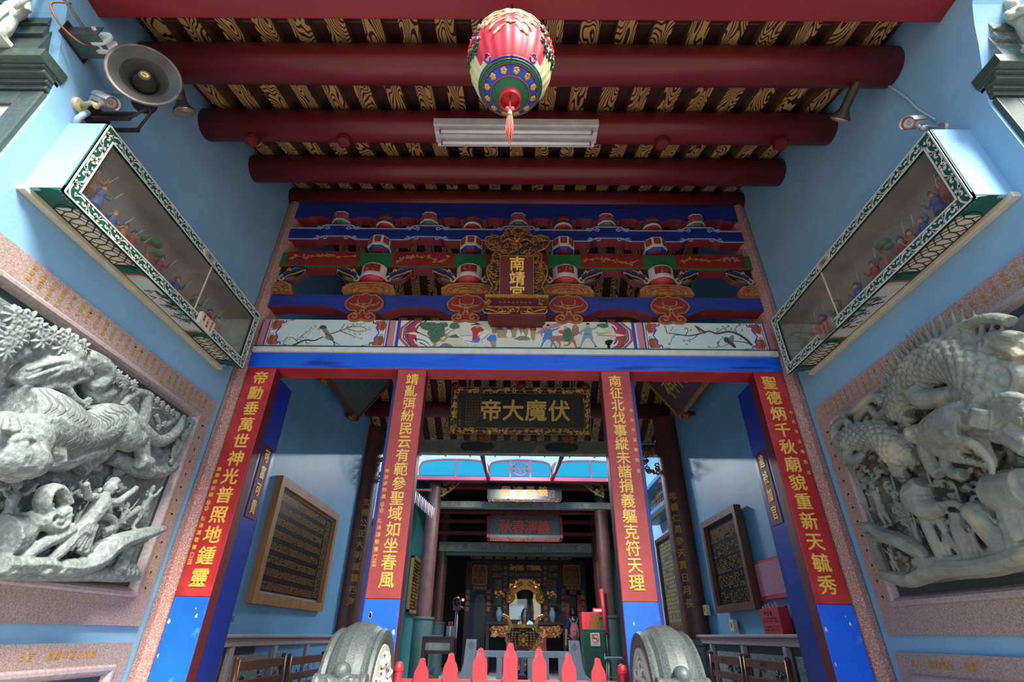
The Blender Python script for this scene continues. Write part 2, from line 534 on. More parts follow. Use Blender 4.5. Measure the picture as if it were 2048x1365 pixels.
# porch ceiling of maroon tiles above the rafters
RP = [(1.05, 4.27), (1.55, 4.36), (1.96, 4.46), (2.61, 4.685), (3.315, 4.99), (4.075, 5.37), (4.9, 5.83)]
RB = [(4.9, 5.83), (6.0, 5.16), (7.0, 4.66), (7.75, 4.31), (8.45, 4.03), (8.95, 3.86)]
def off(poly, d):
    return [(p[0], p[1]+d) for p in poly]
struct(MB().prismx(off(RP, .075)+off(RP, .2)[::-1], -WX, WX, 'tile_maroon').build('ceiling_porch'))
struct(MB().prismx(off(RB, .075)+off(RB, .2)[::-1], -WX, WX, 'tile_maroon').build('ceiling_inner'))
# thin mortar joints are surface relief of the tiles; courses show as pale lines across the gaps
jb = MB()
for (a, b) in zip(RP[1:-1], RP[2:]):
    y, z = (a[0]+b[0])/2, (a[1]+b[1])/2+.072
    jb.box(-WX, WX, y-.004, y+.004, z, z+.006, 'rafter_side')
struct(jb.build('trim_1'))

NR = 21
for k in range(NR):
    x = -2.44 + k*4.88/(NR-1)
    for pts, nm, lab, grp in ((RP, 'rafter', 'flat porch roof rafter painted with tan and dark wood grain, %s from the left wall', 'painted rafters under the porch roof'),
                              (RB, 'inner_rafter', 'painted wood grain rafter behind the gate beams, %s from the left', 'painted rafters behind the gate')):
        mb = MB()
        P = pts
        n = len(P)
        w = .064
        vs = []
        for (y, z) in P:
            vs += [(-w, y, z), (w, y, z), (-w, y, z+.078), (w, y, z+.078)]
        fb = []; fs_ = []
        for i in range(n-1):
            a, b = i*4, i*4+4
            fb.append((a, b, b+1, a+1))
            fs_ += [(a, a+2, b+2, b), (a+1, b+1, b+3, a+3), (a+2, a+3, b+3, b+2)]
        fs_ += [(0, 1, 3, 2), ((n-1)*4, (n-1)*4+2, (n-1)*4+3, (n-1)*4+1)]
        mb.add(vs, fb, 'rafter_grain'); mb.add(vs, fs_, 'rafter_side')
        o = mb.build(nm, loc=(x, 0, 0))
        tag(o, lab % ORD[k], 'rafter', grp)

def purlin(y, z, r, label, x0=-WX-.02, x1=WX+.02, m='red_beam', nm='purlin', grp='round red purlins under the porch roof'):
    mb = MB().tube([(x0, y, z), (-1, y, z), (1, y, z), (x1, y, z)], r, m, 28)
    o = mb.build(nm); tag(o, label, 'roof beam', grp)
    return o
purlin(1.96, 4.33, .132, 'thick round red purlin nearest the eave, behind the paper lantern')
purlin(2.61, 4.555, .128, 'round red purlin carrying the fluorescent lamp, second behind the eave beam')
purlin(3.315, 4.86, .13, 'round red purlin between the lamp purlin and the carved gate beams')
purlin(4.075, 5.24, .13, 'dark red purlin directly over the blue and carved gate beams')
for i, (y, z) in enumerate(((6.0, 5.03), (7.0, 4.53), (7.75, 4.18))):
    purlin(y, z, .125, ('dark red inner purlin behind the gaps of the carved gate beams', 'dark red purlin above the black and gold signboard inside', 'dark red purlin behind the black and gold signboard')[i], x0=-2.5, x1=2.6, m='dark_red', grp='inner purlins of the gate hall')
mb = MB().box(-WX, WX, 1.12, 1.585, 4.165, 4.30, 'fascia_red')
tag(mb.build('eave_beam', bevel=.008), 'broad flat red eave beam across the top above the lantern', 'roof beam')
# plug under the ends of purlins: small red pegs seen beneath the lamp purlin
for x, w in ((-2.2, 'left'), (-1.43, 'left of the lamp'), (1.2, 'right of the lamp'), (2.18, 'right')):
    o = MB().lathe([(.0, -.055), (.05, -.05), (.06, -.02), (.06, .03)], 'red_beam', 16).build('wooden_peg', loc=(x, 2.64, 4.43))
    tag(o, {'left': 'red peg under the lamp purlin near the left wall', 'right': 'red peg under the lamp purlin near the right wall'}.get(w, 'small red peg under the lamp purlin, %s' % w), 'peg', 'pegs under the lamp purlin')

# front piers of the side walls, facing the forecourt
for sx, side in ((-1, 'left'), (1, 'right')):
    def bx(mb, a, b, *r): return mb.box(min(sx*a, sx*b), max(sx*a, sx*b), *r)
    mb = MB()
    bx(mb, 2.62, 5.2, 1.652, 1.95, 0, 3.4, 'blue_wall')
    struct(mb.build('wall_front_'+side))
    mb = MB()
    bx(mb, 2.66, 5.2, 1.50, 1.95, 3.64, 5.2, 'stone_green' if side == 'left' else 'stone_grey')  # right gable lighter than left: sunlight on it put into the colour
    o = struct(mb.build('wall_gable_'+side))
    # brick-like courses of the upper wall, stepping forward
    cb = MB()
    for i in range(12):
        z = 3.78+i*.085
        yy = 1.50-.012*i
        m_ = 'stone_green' if side == 'left' else 'stone_grey'  # same lighter stone for the sunlit right courses
        bx(cb, 2.68, 5.2, yy-.02, 1.52, z, z+.078, m_)
    struct(cb.build('trim_gable_'+side))
# ================================================================== the gate: columns, lintel, painted board
def fx(px, py, Y):
    p = onY(px, py, Y); return (p.x, p.z)
def K5(x, y): return fx(500+x/3.593, 380+y/3.593, 3.985)
def K6(x, y): return fx(1000+x/3.593, 380+y/3.593, 3.985)
def cz(name, parent, mb, **k): return mb.build(name, parent, **k)

# granite corner pilasters
for sx, side in ((-1, 'left'), (1, 'right')):
    t = thing('granite_pilaster', 'speckled pink granite pilaster in the corner beside the %s blue wall' % side, 'pilaster', (sx*2.53, 4.1, 0))
    mb = MB()
    prof = [(-.085, -.03), (-.06, -.085), (0, -.105), (.06, -.09), (.085, -.05), (.085, .18), (-.085, .18)]
    vs = [(p[0]*(-sx), p[1], z) for z in (0, 5.35) for p in prof]
    n = len(prof)
    mb.add(vs, [tuple(range(n)), tuple(range(2*n-1, n-1, -1))]+[(i, i+n, (i+1) % n+n, (i+1) % n) for i in range(n)], 'granite_red')
    if sx > 0:
        mb.f = [f[::-1] for f in mb.f]
    mb.build('shaft', t, bevel=.01)

COUPLET = [(-2.315, '帝勳垂萬世神光普照地鍾靈', '施德都弟獻', '陳泳源敬書', -1, 'couplet_red', 'outermost gate column beside the left granite pilaster'),
           (-.936, '靖亂弭紛民云有範參聖域如坐春風', '朱啟南拜撰', '陳泳源敬書', -1, 'couplet_faded', 'left of the two middle gate columns'),
           (.921, '南征北伐事縱未諧捐義軀克符天理', '辛亥年孟春穀旦', '', 1, 'couplet_faded', 'right of the two middle gate columns'),
           (2.312, '聖德炳千秋廟貌重新天毓秀', '辛亥年孟春穀旦', '', 1, 'couplet_red', 'outermost gate column beside the right granite pilaster')]
for x, txt, s1, s2, sd, rm, where in COUPLET:
    t = thing('gate_column', 'square gate column, red with gold couplet above a bright blue foot, %s' % where, 'column', (x, 4.0, 0))
    w = .128
    shaft = MB().box(-w, w, 0, .12, 1.12, 2.985, rm).build('shaft', t, bevel=.004)
    foot = MB().box(-w, w, 0, .12, 0, 1.118, 'col_blue').build('foot', t, bevel=.004)
    # worn edge chips of bare plaster
    ch = MB()
    rnd = random.Random(int(x*100))
    for i in range(4):
        cx, zz = rnd.choice((-1, 1))*rnd.uniform(.03, .115), rnd.uniform(.55, 1.05)
        r = rnd.uniform(.004, .012)
        ch.prism([(cx+r*rnd.uniform(.5, 1.2)*math.cos(a), zz+1.8*r*rnd.uniform(.5, 1.2)*math.sin(a)) for a in [k*PI/4 for k in range(8)]], -.0012, .001, 'cream')
    ch.build('chipped_paint', foot)
    # dark red edge towards the opening
    MB().box(-w-.003, -w, .004, .118, 0, 2.98, 'dark_red').box(w, w+.003, .004, .118, 0, 2.98, 'dark_red').build('edge_board', t)
    n = len(txt)
    z0, z1 = 2.885, 1.245
    st = (z0-z1)/(n-1)
    mb = MB()
    cx = .0
    for i, c in enumerate(txt):
        mb.text(c, cx + .012*sd*(-1 if sd < 0 else -1), z0-i*st, min(.135, st*1.0), -.003, 'gold_text', bold=.004, ext=.028, fat=.012)
    mb.build('couplet_lettering', shaft)
    mb = MB()
    if sd < 0:
        zs = 2.17 if n == 13 else 2.05
        mb.text(s1, -.098, zs, .036, -.002, 'gold_text', bold=.012, ext=.02, step=.052, res=1)
        for k in range(2):
            z = zs-.052*len(s1)-.01-k*.045
            for (a, b) in (((-.112, -.084), (z-.018, z-.013)), ((-.112, -.084), (z+.013, z+.018)), ((-.112, -.107), (z-.018, z+.018)), ((-.089, -.084), (z-.018, z+.018)), ((-.104, -.092), (z-.004, z+.002)), ((-.1, -.096), (z-.012, z+.01))):
                mb.box(a[0], a[1], -.003, 0, b[0], b[1], 'gold_text')
        z = zs-.052*len(s1)-.13
        mb.text(s2, -.098, z, .036, -.002, 'gold_text', bold=.012, ext=.02, step=.052, res=1)
        for k in range(2):
            zz = z-.052*len(s2)-.005-k*.045
            mb.box(-.112, -.084, -.002, 0, zz-.018, zz+.018, 'gold_text')
            mb.text('印' if k else '源', -.098, zz, .028, -.004, 'couplet_red', bold=.01, res=1)
    else:
        mb.text(s1, .102, 2.60, .034, -.002, 'gold_text', bold=.012, ext=.02, step=.088, res=1)
    mb.build('signature_lettering', shaft)

# opened door leaves behind the columns
for x0, x1, lab, plaque in ((-2.262, -2.205, 'blue opened door leaf with a red plaque behind the left outermost column', '可富可貴'),
                            (2.205, 2.262, 'dark blue opened door leaf with a red plaque behind the right outermost column', '進祿加官'),
                            (-1.125, -1.07, 'narrow blue door leaf folded behind the left middle column', ''),
                            (1.058, 1.112, 'narrow blue door leaf folded behind the right middle column', '')):
    t = thing('door_leaf', lab, 'door', ((x0+x1)/2, 4.13, 0))
    w = (x1-x0)/2
    MB().box(-w, w, 0, .31, 0, 2.955, 'door_blue').build('panel', t, bevel=.004)
    if plaque:
        s = 1 if x0 < 0 else -1
        o = MB().box(-.09, .09, -.006, 0, 0, .62, 'dark_red')
        o.text(plaque, .0, .53, .12, -.007, 'gold_text', bold=.015, res=1, step=.145, sx=.75)
        o.build('red_plaque', t, loc=(s*w, .155, 1.72), rz=s*PI/2)

# lintel
t = thing('lintel', 'long bright blue lintel lying across the four gate columns', 'lintel', (0, 4.0, 3.0))
MB().box(-2.455, 2.455, 0, .16, .0, .152, 'lintel_blue').build('beam', t, bevel=.004)
MB().box(-2.44, 2.44, .004, .2, -.014, 0, 'couplet_red').build('soffit', t)

# painted board above it
t = thing('painted_board', 'long painted board with bird panels and a horseback scene above the blue lintel', 'painted panel', (0, 3.985, 3.152))
PB0 = (0, 3.985, 3.152)
def L(p): return (p[0], p[1]-3.152)
def K5l(x, y): return L(K5(x, y))
def K6l(x, y): return L(K6(x, y))
MB().prism([(-2.45, 0), (2.45, 0), (2.44, .36), (-2.44, .36)], .004, .16, 'white_paint').build('board', t)
MB().box(-2.452, 2.452, -.012, .004, .0, .052, 'white_paint').box(-2.452, 2.452, -.009, .004, .052, .068, 'dgreen').build('moulding', t, bevel=.004)
ly = [0]
def lay(mb, poly, mt):
    ly[0] += .000008
    mb.prism(poly, -.001-ly[0], .004, mt); return mb
def rect(x0, x1, z0, z1): return [(x0, z0), (x1, z0), (x1, z1), (x0, z1)]
def lob(cx, cz, rx, rz, n=40, lobes=10, amp=.05, p=.55):
    o = []
    for k in range(n*2):
        a = 2*PI*k/(n*2)
        c, s = math.cos(a), math.sin(a)
        q = 1-amp*abs(math.sin(lobes*a/2))
        o.append((cx+rx*q*math.copysign(abs(c)**p, c), cz+rz*q*math.copysign(abs(s)**p, s)))
    return o
def fret(mb, x, z, s, mt, fl=1):
    for a in ([(0, 0), (0, 1), (1, 1), (1, .3), (.45, .3), (.45, .65)],):
        mb.ribbon([(x+fl*(p[0]-.5)*s, z+(p[1]-.5)*s) for p in a], s*.16, -.004, 0, mt)
Z0, Z1, ZM = .068, .36, .214
bo = MB()
for x0, x1, mt in ((-2.44, -2.425, 'dgreen'), (2.425, 2.44, 'dgreen')):
    lay(bo, rect(x0, x1, Z0, Z1), mt)
def bird_border(cx, rx):
    for x0, x1, mt in ((cx-rx-.13, cx-rx-.075, 'p_pink'), (cx-rx-.075, cx-rx-.06, 'p_blue'), (cx-rx-.06, cx-rx-.05, 'p_white'), (cx-rx-.05, cx-rx-.04, 'p_red'), (cx-rx-.04, cx+rx+.04, 'p_white'),
                       (cx+rx+.04, cx+rx+.05, 'p_red'), (cx+rx+.05, cx+rx+.06, 'p_white'), (cx+rx+.06, cx+rx+.075, 'p_blue'), (cx+rx+.075, cx+rx+.13, 'p_pink')):
        lay(bo, rect(x0, x1, Z0, Z1), mt)
    for s in (-1, 1):
        for q in (-1, 1):
            lay(bo, lob(cx+s*(rx-.02), ZM+q*.085, .06, .055, lobes=6), 'p_orange')
            for j in range(4):
                fret(bo, cx+s*(rx+.012), ZM+q*(.03+.033*j), .028, 'dgreen', s)
    lay(bo, [(max(cx-rx+.005, min(cx+rx-.005, p[0])), max(Z0, min(Z1, p[1]))) for p in lob(cx, ZM, rx*.98, .175, lobes=18, amp=.06)], 'p_blue')
    lay(bo, [(p[0], max(Z0, min(Z1, p[1]))) for p in lob(cx, ZM, rx*.955, .17, lobes=18, amp=.07)], 'p_white')
    lay(bo, [(p[0], max(Z0+.001, min(Z1-.001, p[1]))) for p in lob(cx, ZM, rx*.935, .162, lobes=18, amp=.04)], 'p_sky')
bird_border(-1.79, .51)
bird_border(1.81, .51)
# middle picture border
lay(bo, rect(-1.13, 1.15, Z0, Z1), 'p_white')
for s, xe in ((-1, -1.13), (1, 1.15)):
    lay(bo, rect(min(xe, xe-s*.03), max(xe, xe-s*.03), Z0, Z1), 'p_blue')
    for q in (-1, 1):
        for w_, mt, o_ in ((.03, 'p_orange', 0), (.012, 'p_white', .02), (.014, 'p_blue', .032)):
            ly[0] += .00002
            bo.ribbon([(xe-s*(.04+o_), ZM), (xe-s*(.04+o_), ZM+q*.05), (xe-s*(.13+o_), ZM+q*.146)], w_, -.001-ly[0], .004, mt)
        lay(bo, [(xe-s*.08, ZM), (xe-s*.21, ZM+q*.02), (xe-s*.17, ZM+q*.07), (xe-s*.19, ZM+q*.11), (xe-s*.25, ZM+q*.146), (xe-s*.17, ZM+q*.146), (xe-s*.085, ZM+q*.05)], 'p_red')
        for j in range(4):
            fret(bo, xe-s*(.1+.012*j), ZM+q*(.02+.034*j), .03, 'dgreen', s)
        ly[0] += .00002
        bo.ribbon(smooth_path([(xe-s*.2, ZM), (xe-s*.215, ZM+q*.03), (xe-s*.19, ZM+q*.06), (xe-s*.21, ZM+q*.09), (xe-s*.25, ZM+q*.12), (xe-s*.27, ZM+q*.146)]), .018, -.001-ly[0], .004, 'p_blue')
lay(bo, [(p[0], max(Z0+.001, min(Z1-.001, p[1]))) for p in lob(.01, ZM, .955, .165, lobes=16, amp=.03, p=.35)], 'p_cream')
bo.build('border_pattern', t)
# bird on a blossoming branch, left
def stroke(mb, f, pts, w, mt, k=4, taper=True):
    ps = smooth_path([f(*p) for p in pts], k)
    n = len(ps)
    ly[0] += .000012
    ws = [w*(1-.75*i/(n-1)) if taper else w for i in range(n)]
    mb.ribbon(ps, ws, -.001-ly[0], .003, mt)
def blob(mb, f, pts, mt, k=3):
    ps = smooth_path([f(*p) for p in pts+[pts[0]]], k)[:-1]
    lay(mb, ps, mt)
def flowers(mb, f, pts, r, mt, mt2):
    for (x, y) in pts:
        c = f(x, y)
        for j in range(5):
            a = 2*PI*j/5+x
            lay(mb, [(c[0]+r*.6*math.cos(a)+r*.5*math.cos(b), c[1]+r*.6*math.sin(a)+r*.5*math.sin(b)) for b in [i*PI/3 for i in range(6)]], mt)
        lay(mb, [(c[0]+r*.3*math.cos(b), c[1]+r*.3*math.sin(b)) for b in [i*PI/3 for i in range(6)]], mt2)
bl = MB()
stroke(bl, K5l, [(245, 1148), (340, 1105), (400, 1080), (460, 1085), (520, 1060), (600, 1030), (700, 995), (750, 975)], .022, 'p_brown')
for b in ([(350, 1100), (300, 1060), (250, 1080)], [(330, 1085), (400, 1030), (480, 985)], [(660, 1010), (720, 985), (800, 965)], [(650, 1015), (740, 1050), (790, 1070)], [(400, 1085), (410, 1110), (440, 1100)],
          [(700, 1000), (780, 1020), (850, 1010)], [(250, 1140), (240, 1100), (265, 1050)], [(640, 1018), (670, 980), (690, 965)], [(740, 985), (790, 985), (840, 1000)]):
    stroke(bl, K5l, b, .009, 'p_brown')
rn = random.Random(4)
flowers(bl, K5l, [(265, 1060), (245, 1090), (285, 1075), (365, 1080), (380, 1060), (420, 1105), (400, 1020), (440, 990), (425, 1010), (470, 980), (490, 1000), (680, 970), (700, 985), (740, 970), (770, 965), (795, 975), (715, 1020), (750, 1030), (745, 1060), (790, 1040), (800, 1070), (850, 1005), (830, 1015), (660, 1000)], .012, 'p_flower', 'p_brown')
for i in range(60):
    x, y = rn.choice([(265, 1070), (380, 1070), (450, 1000), (700, 985), (760, 1040), (790, 975), (840, 1005)])
    x += rn.uniform(-40, 40); y += rn.uniform(-28, 28)
    stroke(bl, K5l, [(x, y), (x+rn.uniform(-12, 12), y+rn.uniform(-10, 10))], .006, 'p_green', 1)
blob(bl, K5l, [(500, 985), (530, 980), (550, 1000), (580, 1040), (605, 1075), (580, 1085), (530, 1060), (500, 1030)], 'p_grey')
blob(bl, K5l, [(505, 1000), (520, 1010), (545, 1055), (520, 1055), (500, 1025)], 'p_white')
blob(bl, K5l, [(500, 985), (520, 975), (545, 980), (550, 998), (525, 1000), (505, 1000)], 'p_brown')
for e in ((645, 1115), (620, 1135), (605, 1125)):
    stroke(bl, K5l, [(575, 1065), (600, 1090), e], .012, 'p_brown')
stroke(bl, K5l, [(545, 1035), (575, 1050), (600, 1075)], .014, 'p_brown')
stroke(bl, K5l, [(540, 985), (555, 995)], .006, 'p_orange', 1)
bl.build('bird_painting', t)
# right: dark plum branch with three birds
br = MB()
stroke(br, K6l, [(1810, 1120), (1760, 1070), (1700, 1035), (1640, 1020), (1560, 1035), (1500, 1018), (1420, 1040), (1350, 1050), (1280, 1040), (1200, 1030)], .026, 'p_brown')
for b in ([(1800, 1110), (1740, 1095), (1680, 1090), (1640, 1110), (1580, 1130), (1510, 1135)], [(1420, 1040), (1390, 1070), (1320, 1090)], [(1310, 1045), (1250, 1050), (1220, 1110)], [(1200, 1030), (1190, 1000), (1185, 985)], [(1550, 1030), (1600, 1000), (1650, 985)], [(1700, 1030), (1690, 1000), (1720, 970)], [(1330, 1050), (1350, 1010), (1330, 985)], [(1580, 1125), (1560, 1100), (1600, 1070)]):
    stroke(br, K6l, b, .009, 'p_brown')
flowers(br, K6l, [(1185, 985), (1240, 995), (1200, 1030), (1230, 1010), (1320, 1085), (1340, 1110), (1360, 1090), (1330, 1000), (1370, 1010), (1245, 1060), (1215, 1110), (1600, 985), (1640, 980), (1660, 1000), (1620, 1005), (1560, 1000), (1700, 985), (1720, 975), (1740, 1010), (1690, 1010), (1570, 1100), (1560, 1130), (1600, 1060), (1500, 1130), (1730, 1070)], .010, 'p_tan', 'p_brown')
blob(br, K6l, [(1395, 975), (1420, 985), (1450, 1005), (1480, 1025), (1465, 1035), (1435, 1025), (1415, 1000)], 'p_brown')
blob(br, K6l, [(1430, 1005), (1460, 1025), (1440, 1030)], 'p_tan')
blob(br, K6l, [(1605, 1070), (1625, 1060), (1660, 1085), (1695, 1130), (1680, 1135), (1640, 1105), (1615, 1095)], 'p_brown')
blob(br, K6l, [(1640, 1070), (1665, 1045), (1680, 1060), (1675, 1090), (1650, 1090)], 'p_grey')
br.build('bird_painting', t)
# middle: tree and rocks, rider on a white horse, servant, banner with writing, three fighters and a brown horse
md = MB()
blob(md, K5l, [(1215, 1010), (1260, 1040), (1330, 1140), (1240, 1145), (1200, 1100)], 'p_white')
for b in ([(1180, 1070), (1260, 1090), (1310, 1140)], [(1190, 1020), (1280, 1060), (1320, 1090)], [(1220, 1100), (1260, 1120), (1300, 1145)]):
    stroke(md, K5l, b, .012, 'ink')
stroke(md, K5l, [(1310, 1145), (1330, 1110), (1310, 1085), (1360, 1070), (1385, 1090), (1420, 1050), (1390, 1030), (1430, 1000)], .034, 'p_tan')
stroke(md, K5l, [(1400, 1055), (1440, 1020), (1480, 1000)], .014, 'p_tan')
for c in ((1290, 980, 70, 35), (1350, 1000, 60, 40), (1330, 1060, 45, 40), (1250, 970, 40, 22), (1390, 970, 40, 22), (1470, 980, 45, 22), (1370, 1035, 40, 28), (1310, 1030, 40, 30)):
    blob(md, K5l, [(c[0]+c[2]*math.cos(a)*(.85+.15*math.sin(5*a)), max(955, c[1]+c[3]*math.sin(a))) for a in [k*PI/6 for k in range(12)]], 'p_green')
blob(md, K5l, [(1350, 1140), (1390, 1105), (1430, 1110), (1480, 1145), (1400, 1150)], 'p_grey')
blob(md, K5l, [(1420, 1060), (1480, 1040), (1530, 1055), (1480, 1065)], 'p_green')
# white horse
hp = [(1520, 1055), (1580, 1050), (1640, 1060), (1665, 1030), (1690, 1005), (1712, 1010), (1725, 1035), (1700, 1040), (1680, 1065), (1690, 1095), (1650, 1095), (1600, 1090), (1545, 1085)]
def horse(mb, f, dx, mt, body):
    blob(mb, f, [(x+dx, y) for x, y in body], mt)
    for l in ([(1545, 1075), (1525, 1100), (1515, 1145)], [(1555, 1080), (1580, 1105), (1575, 1140)], [(1660, 1085), (1640, 1115), (1610, 1120)], [(1680, 1085), (1690, 1115), (1705, 1145)]):
        stroke(mb, f, [(x+dx, y) for x, y in l], .026, mt)
    for l in ([(1520, 1060), (1490, 1040), (1480, 1010)],):
        stroke(mb, f, [(x+dx, y) for x, y in l], .022, mt)
horse(md, K5l, 0, 'p_white', hp)
for pth in ([(1520, 1055), (1580, 1048), (1640, 1058), (1690, 1005), (1725, 1035)], [(1545, 1085), (1600, 1093), (1650, 1097), (1690, 1096)], [(1515, 1145), (1525, 1100)], [(1705, 1145), (1690, 1112)], [(1610, 1122), (1650, 1110)]):
    stroke(md, K5l, pth, .004, 'ink', 3)
stroke(md, K5l, [(1660, 1085), (1680, 1070), (1720, 1035)], .008, 'p_red')
blob(md, K5l, [(1600, 1060), (1640, 1050), (1655, 1085), (1620, 1100), (1595, 1085)], 'p_lblue')
blob(md, K5l, [(1585, 1005), (1610, 985), (1650, 985), (1680, 1010), (1640, 1030), (1630, 1085), (1600, 1075), (1600, 1030)], 'p_red')
blob(md, K5l, [(1618, 965), (1645, 965), (1648, 985), (1630, 995), (1617, 985)], 'fig_skin')
blob(md, K5l, [(1612, 968), (1630, 958), (1650, 966), (1640, 972)], 'ink')
stroke(md, K5l, [(1590, 972), (1630, 968), (1675, 972)], .006, 'ink', 2)
blob(md, K5l, [(1700, 1075), (1730, 1045), (1770, 1050), (1765, 1100), (1740, 1105)], 'p_lblue')
blob(md, K5l, [(1735, 1000), (1770, 995), (1775, 1025), (1745, 1035)], 'p_grey')
blob(md, K5l, [(1728, 1090), (1765, 1090), (1765, 1130), (1735, 1125)], 'p_tan')
# banner
b0, b1, b2, b3 = K5l(1765, 958), K5l(2012, 958), K5l(2012, 1062), K5l(1780, 1065)
lay(md, [K5l(1765, 958), K6l(268, 963), K6l(245, 1090), K6l(215, 1062), K5l(1780, 1065)], 'p_tan')
for (x, y) in ((1860, 1045), (1930, 1060), (1960, 1070)):
    blob(md, K5l, [(x-20, y+10), (x, y-50), (x+22, y+10), (x, y+20)], 'p_white')
for (x, y) in ((130, 1060), (210, 1060)):
    blob(md, K6l, [(x-20, y+20), (x, y-60), (x+14, y+15), (x, y+24)], 'p_white')
blob(md, K6l, [(100, 1075), (140, 1055), (190, 1055), (220, 1080), (150, 1085)], 'p_grey')
ly[0] += .0003
for ch, f, x, y in (('慶', K5l, 1797, 988), ('肇', K5l, 1868, 988), ('祥', K6l, 162, 990), ('吉', K6l, 237, 992)):
    c = f(x, y)
    md.text(ch, c[0], c[1], .075, -.002-ly[0], 'ink', bold=.01, ext=.004, res=1)
# right fighters
blob(md, K6l, [(255, 1035), (330, 985), (400, 965), (490, 958), (400, 990), (330, 1010), (300, 1030)], 'p_pink')
def fighter(f, x, y, mt, mt2, skin='fig_skin', s=1):
    q = lambda a, b: (x+a*s, y+b*s)
    for l in ([(0, 60), (-30, 95), (-55, 150)], [(10, 60), (30, 95), (60, 140)]):
        stroke(md, f, [q(*p) for p in l], .03, mt2)
    for e in ((-60, 152), (62, 142)):
        stroke(md, f, [q(e[0]-12, e[1]), q(e[0]+8, e[1])], .014, 'ink', 1)
    blob(md, f, [q(-25, 15), q(0, 2), q(25, 15), q(32, 60), q(40, 85), q(-5, 80), q(-40, 90), q(-28, 50)], mt)
    stroke(md, f, [q(15, 20), q(55, 10), q(85, -8)], .022, mt)
    stroke(md, f, [q(-20, 20), q(-50, 40), q(-40, 60)], .022, mt)
    stroke(md, f, [q(-26, 55), q(30, 55)], .009, 'p_red', 1)
    blob(md, f, [q(-11, -15), q(8, -18), q(12, 0), q(0, 8), q(-11, 0)], skin)
    blob(md, f, [q(-13, -14), q(-5, -26), q(8, -24), q(12, -14)], 'ink')
fighter(K6l, 345, 995, 'p_lblue', 'p_lblue')
horse(md, K6l, -1150, 'p_horse', [(x, y) for x, y in hp])
blob(md, K6l, [(515, 1040), (520, 990), (540, 970), (560, 985), (565, 1010), (550, 1050)], 'p_horse')
blob(md, K6l, [(455, 1010), (480, 990), (510, 1010), (515, 1080), (470, 1090), (450, 1050)], 'p_green')
blob(md, K6l, [(458, 985), (475, 980), (480, 1000), (462, 1003)], 'fig_skin')
blob(md, K6l, [(415, 1020), (440, 1010), (462, 1022), (440, 1035)], 'p_orange')
fighter(K6l, 630, 985, 'p_steel', 'p_steel')
blob(md, K6l, [(690, 975), (730, 962), (770, 968), (780, 985), (740, 995)], 'p_green')
for b in ([(690, 1030), (740, 1035), (790, 1020)], [(700, 1045), (760, 1050), (840, 1055)], [(750, 1110), (790, 1095), (840, 1075)]):
    stroke(md, K6l, b, .012, 'p_tan')
blob(md, K6l, [(755, 1090), (780, 1080), (810, 1085), (800, 1110), (770, 1140), (790, 1145), (760, 1110)], 'ink')
md.build('rider_painting', t)
# ================================================================== carved beams over the lintel
def mirror(poly): return [(-x, z) for x, z in poly[::-1]]
BY = 4.0
# lowest: blue beam with arched underside
def beam_outline(xe, zt, zb, nodes, zn, rise_w=.28, endz=None):
    """flat top, underside dipping to zn at every node and rising to zb between"""
    o = [(-xe, zt), (xe, zt), (xe, endz or zb-.02)]
    xs = sorted(nodes, reverse=True)
    prev = xe
    for i, x in enumerate(xs):
        o += [(min(prev-.12, x+rise_w*1.9), zb+.0), (x+rise_w*1.2, zb-.012), (x+rise_w*.75, zn+.02), (x+rise_w*.6, zn), (x-rise_w*.6, zn), (x-rise_w*.75, zn+.02), (x-rise_w*1.2, zb-.012)]
        prev = x-rise_w*1.2
        nx = xs[i+1] if i+1 < len(xs) else -xe
    o += [(-xe+.12, zb), (-xe, endz or zb-.02)]
    return o
RU = [fx(p, 620, 3.97)[0] for p in (726, 932, 1137, 1341)]
t = thing('cloud_beam', 'blue beam with red arched underside bearing four red cloud badges, above the painted board', 'carved beam', (0, BY, 0))
MB().prism(beam_outline(2.45, 3.825, 3.69, RU, 3.60), 0, .15, 'beam_blue', side='deco_red').build('beam', t, bevel=.004)
for x in RU:
    mb = MB()
    c = [(0, .16), (.06, .135), (.1, .14), (.15, .10), (.185, .05), (.175, 0), (.13, -.04), (.07, -.05), (.06, -.07), (.1, -.085), (.13, -.12), (.11, -.155), (.06, -.165), (.0, -.15)]
    pl = smooth_path(c, 3)
    pl = pl + [(-a, b) for a, b in pl[::-1][1:-1]]
    mb.prism([(a*.97, b*.97) for a, b in pl], -.03, .0, 'deco_red')
    mb.ribbon(pl, .013, -.036, -.005, 'deco_gold', closed=True)
    for s in (-1, 1):
        mb.ribbon([(s*a, b) for a, b in spiral(.07, -.12, .035, .008, 1.2, 7.2, 14)], [.02]*10+[.012]*4, -.042, -.02, 'deco_gold')
        mb.ribbon([(s*a, b) for a, b in smooth_path([(0, .02), (.05, .03), (.07, .07), (.06, .10)], 4)], [.03, .028, .024, .022, .02, .018, .016, .014, .012, .011, .01, .01, .008], -.042, -.02, 'deco_gold')
        mb.ribbon([(s*a, b) for a, b in smooth_path([(.01, .0), (.07, .015), (.12, .02), (.15, .05)], 4)], [.034, .03, .028, .026, .024, .02, .018, .016, .014, .012, .01, .01, .008], -.042, -.02, 'deco_gold')
        mb.ribbon([(s*a, b) for a, b in smooth_path([(.0, -.02), (.02, -.07), (.03, -.1)], 4)], .02, -.042, -.02, 'deco_gold')
    mb.lathe([(.03, 0), (.022, .012), (0, .018)], 'deco_gold', 12, M4=Matrix.Rotation(PI/2, 4, 'X'), c=(0, -.03, 0))
    mb.build('cloud_badge', t, loc=(x, -.002, 3.66))

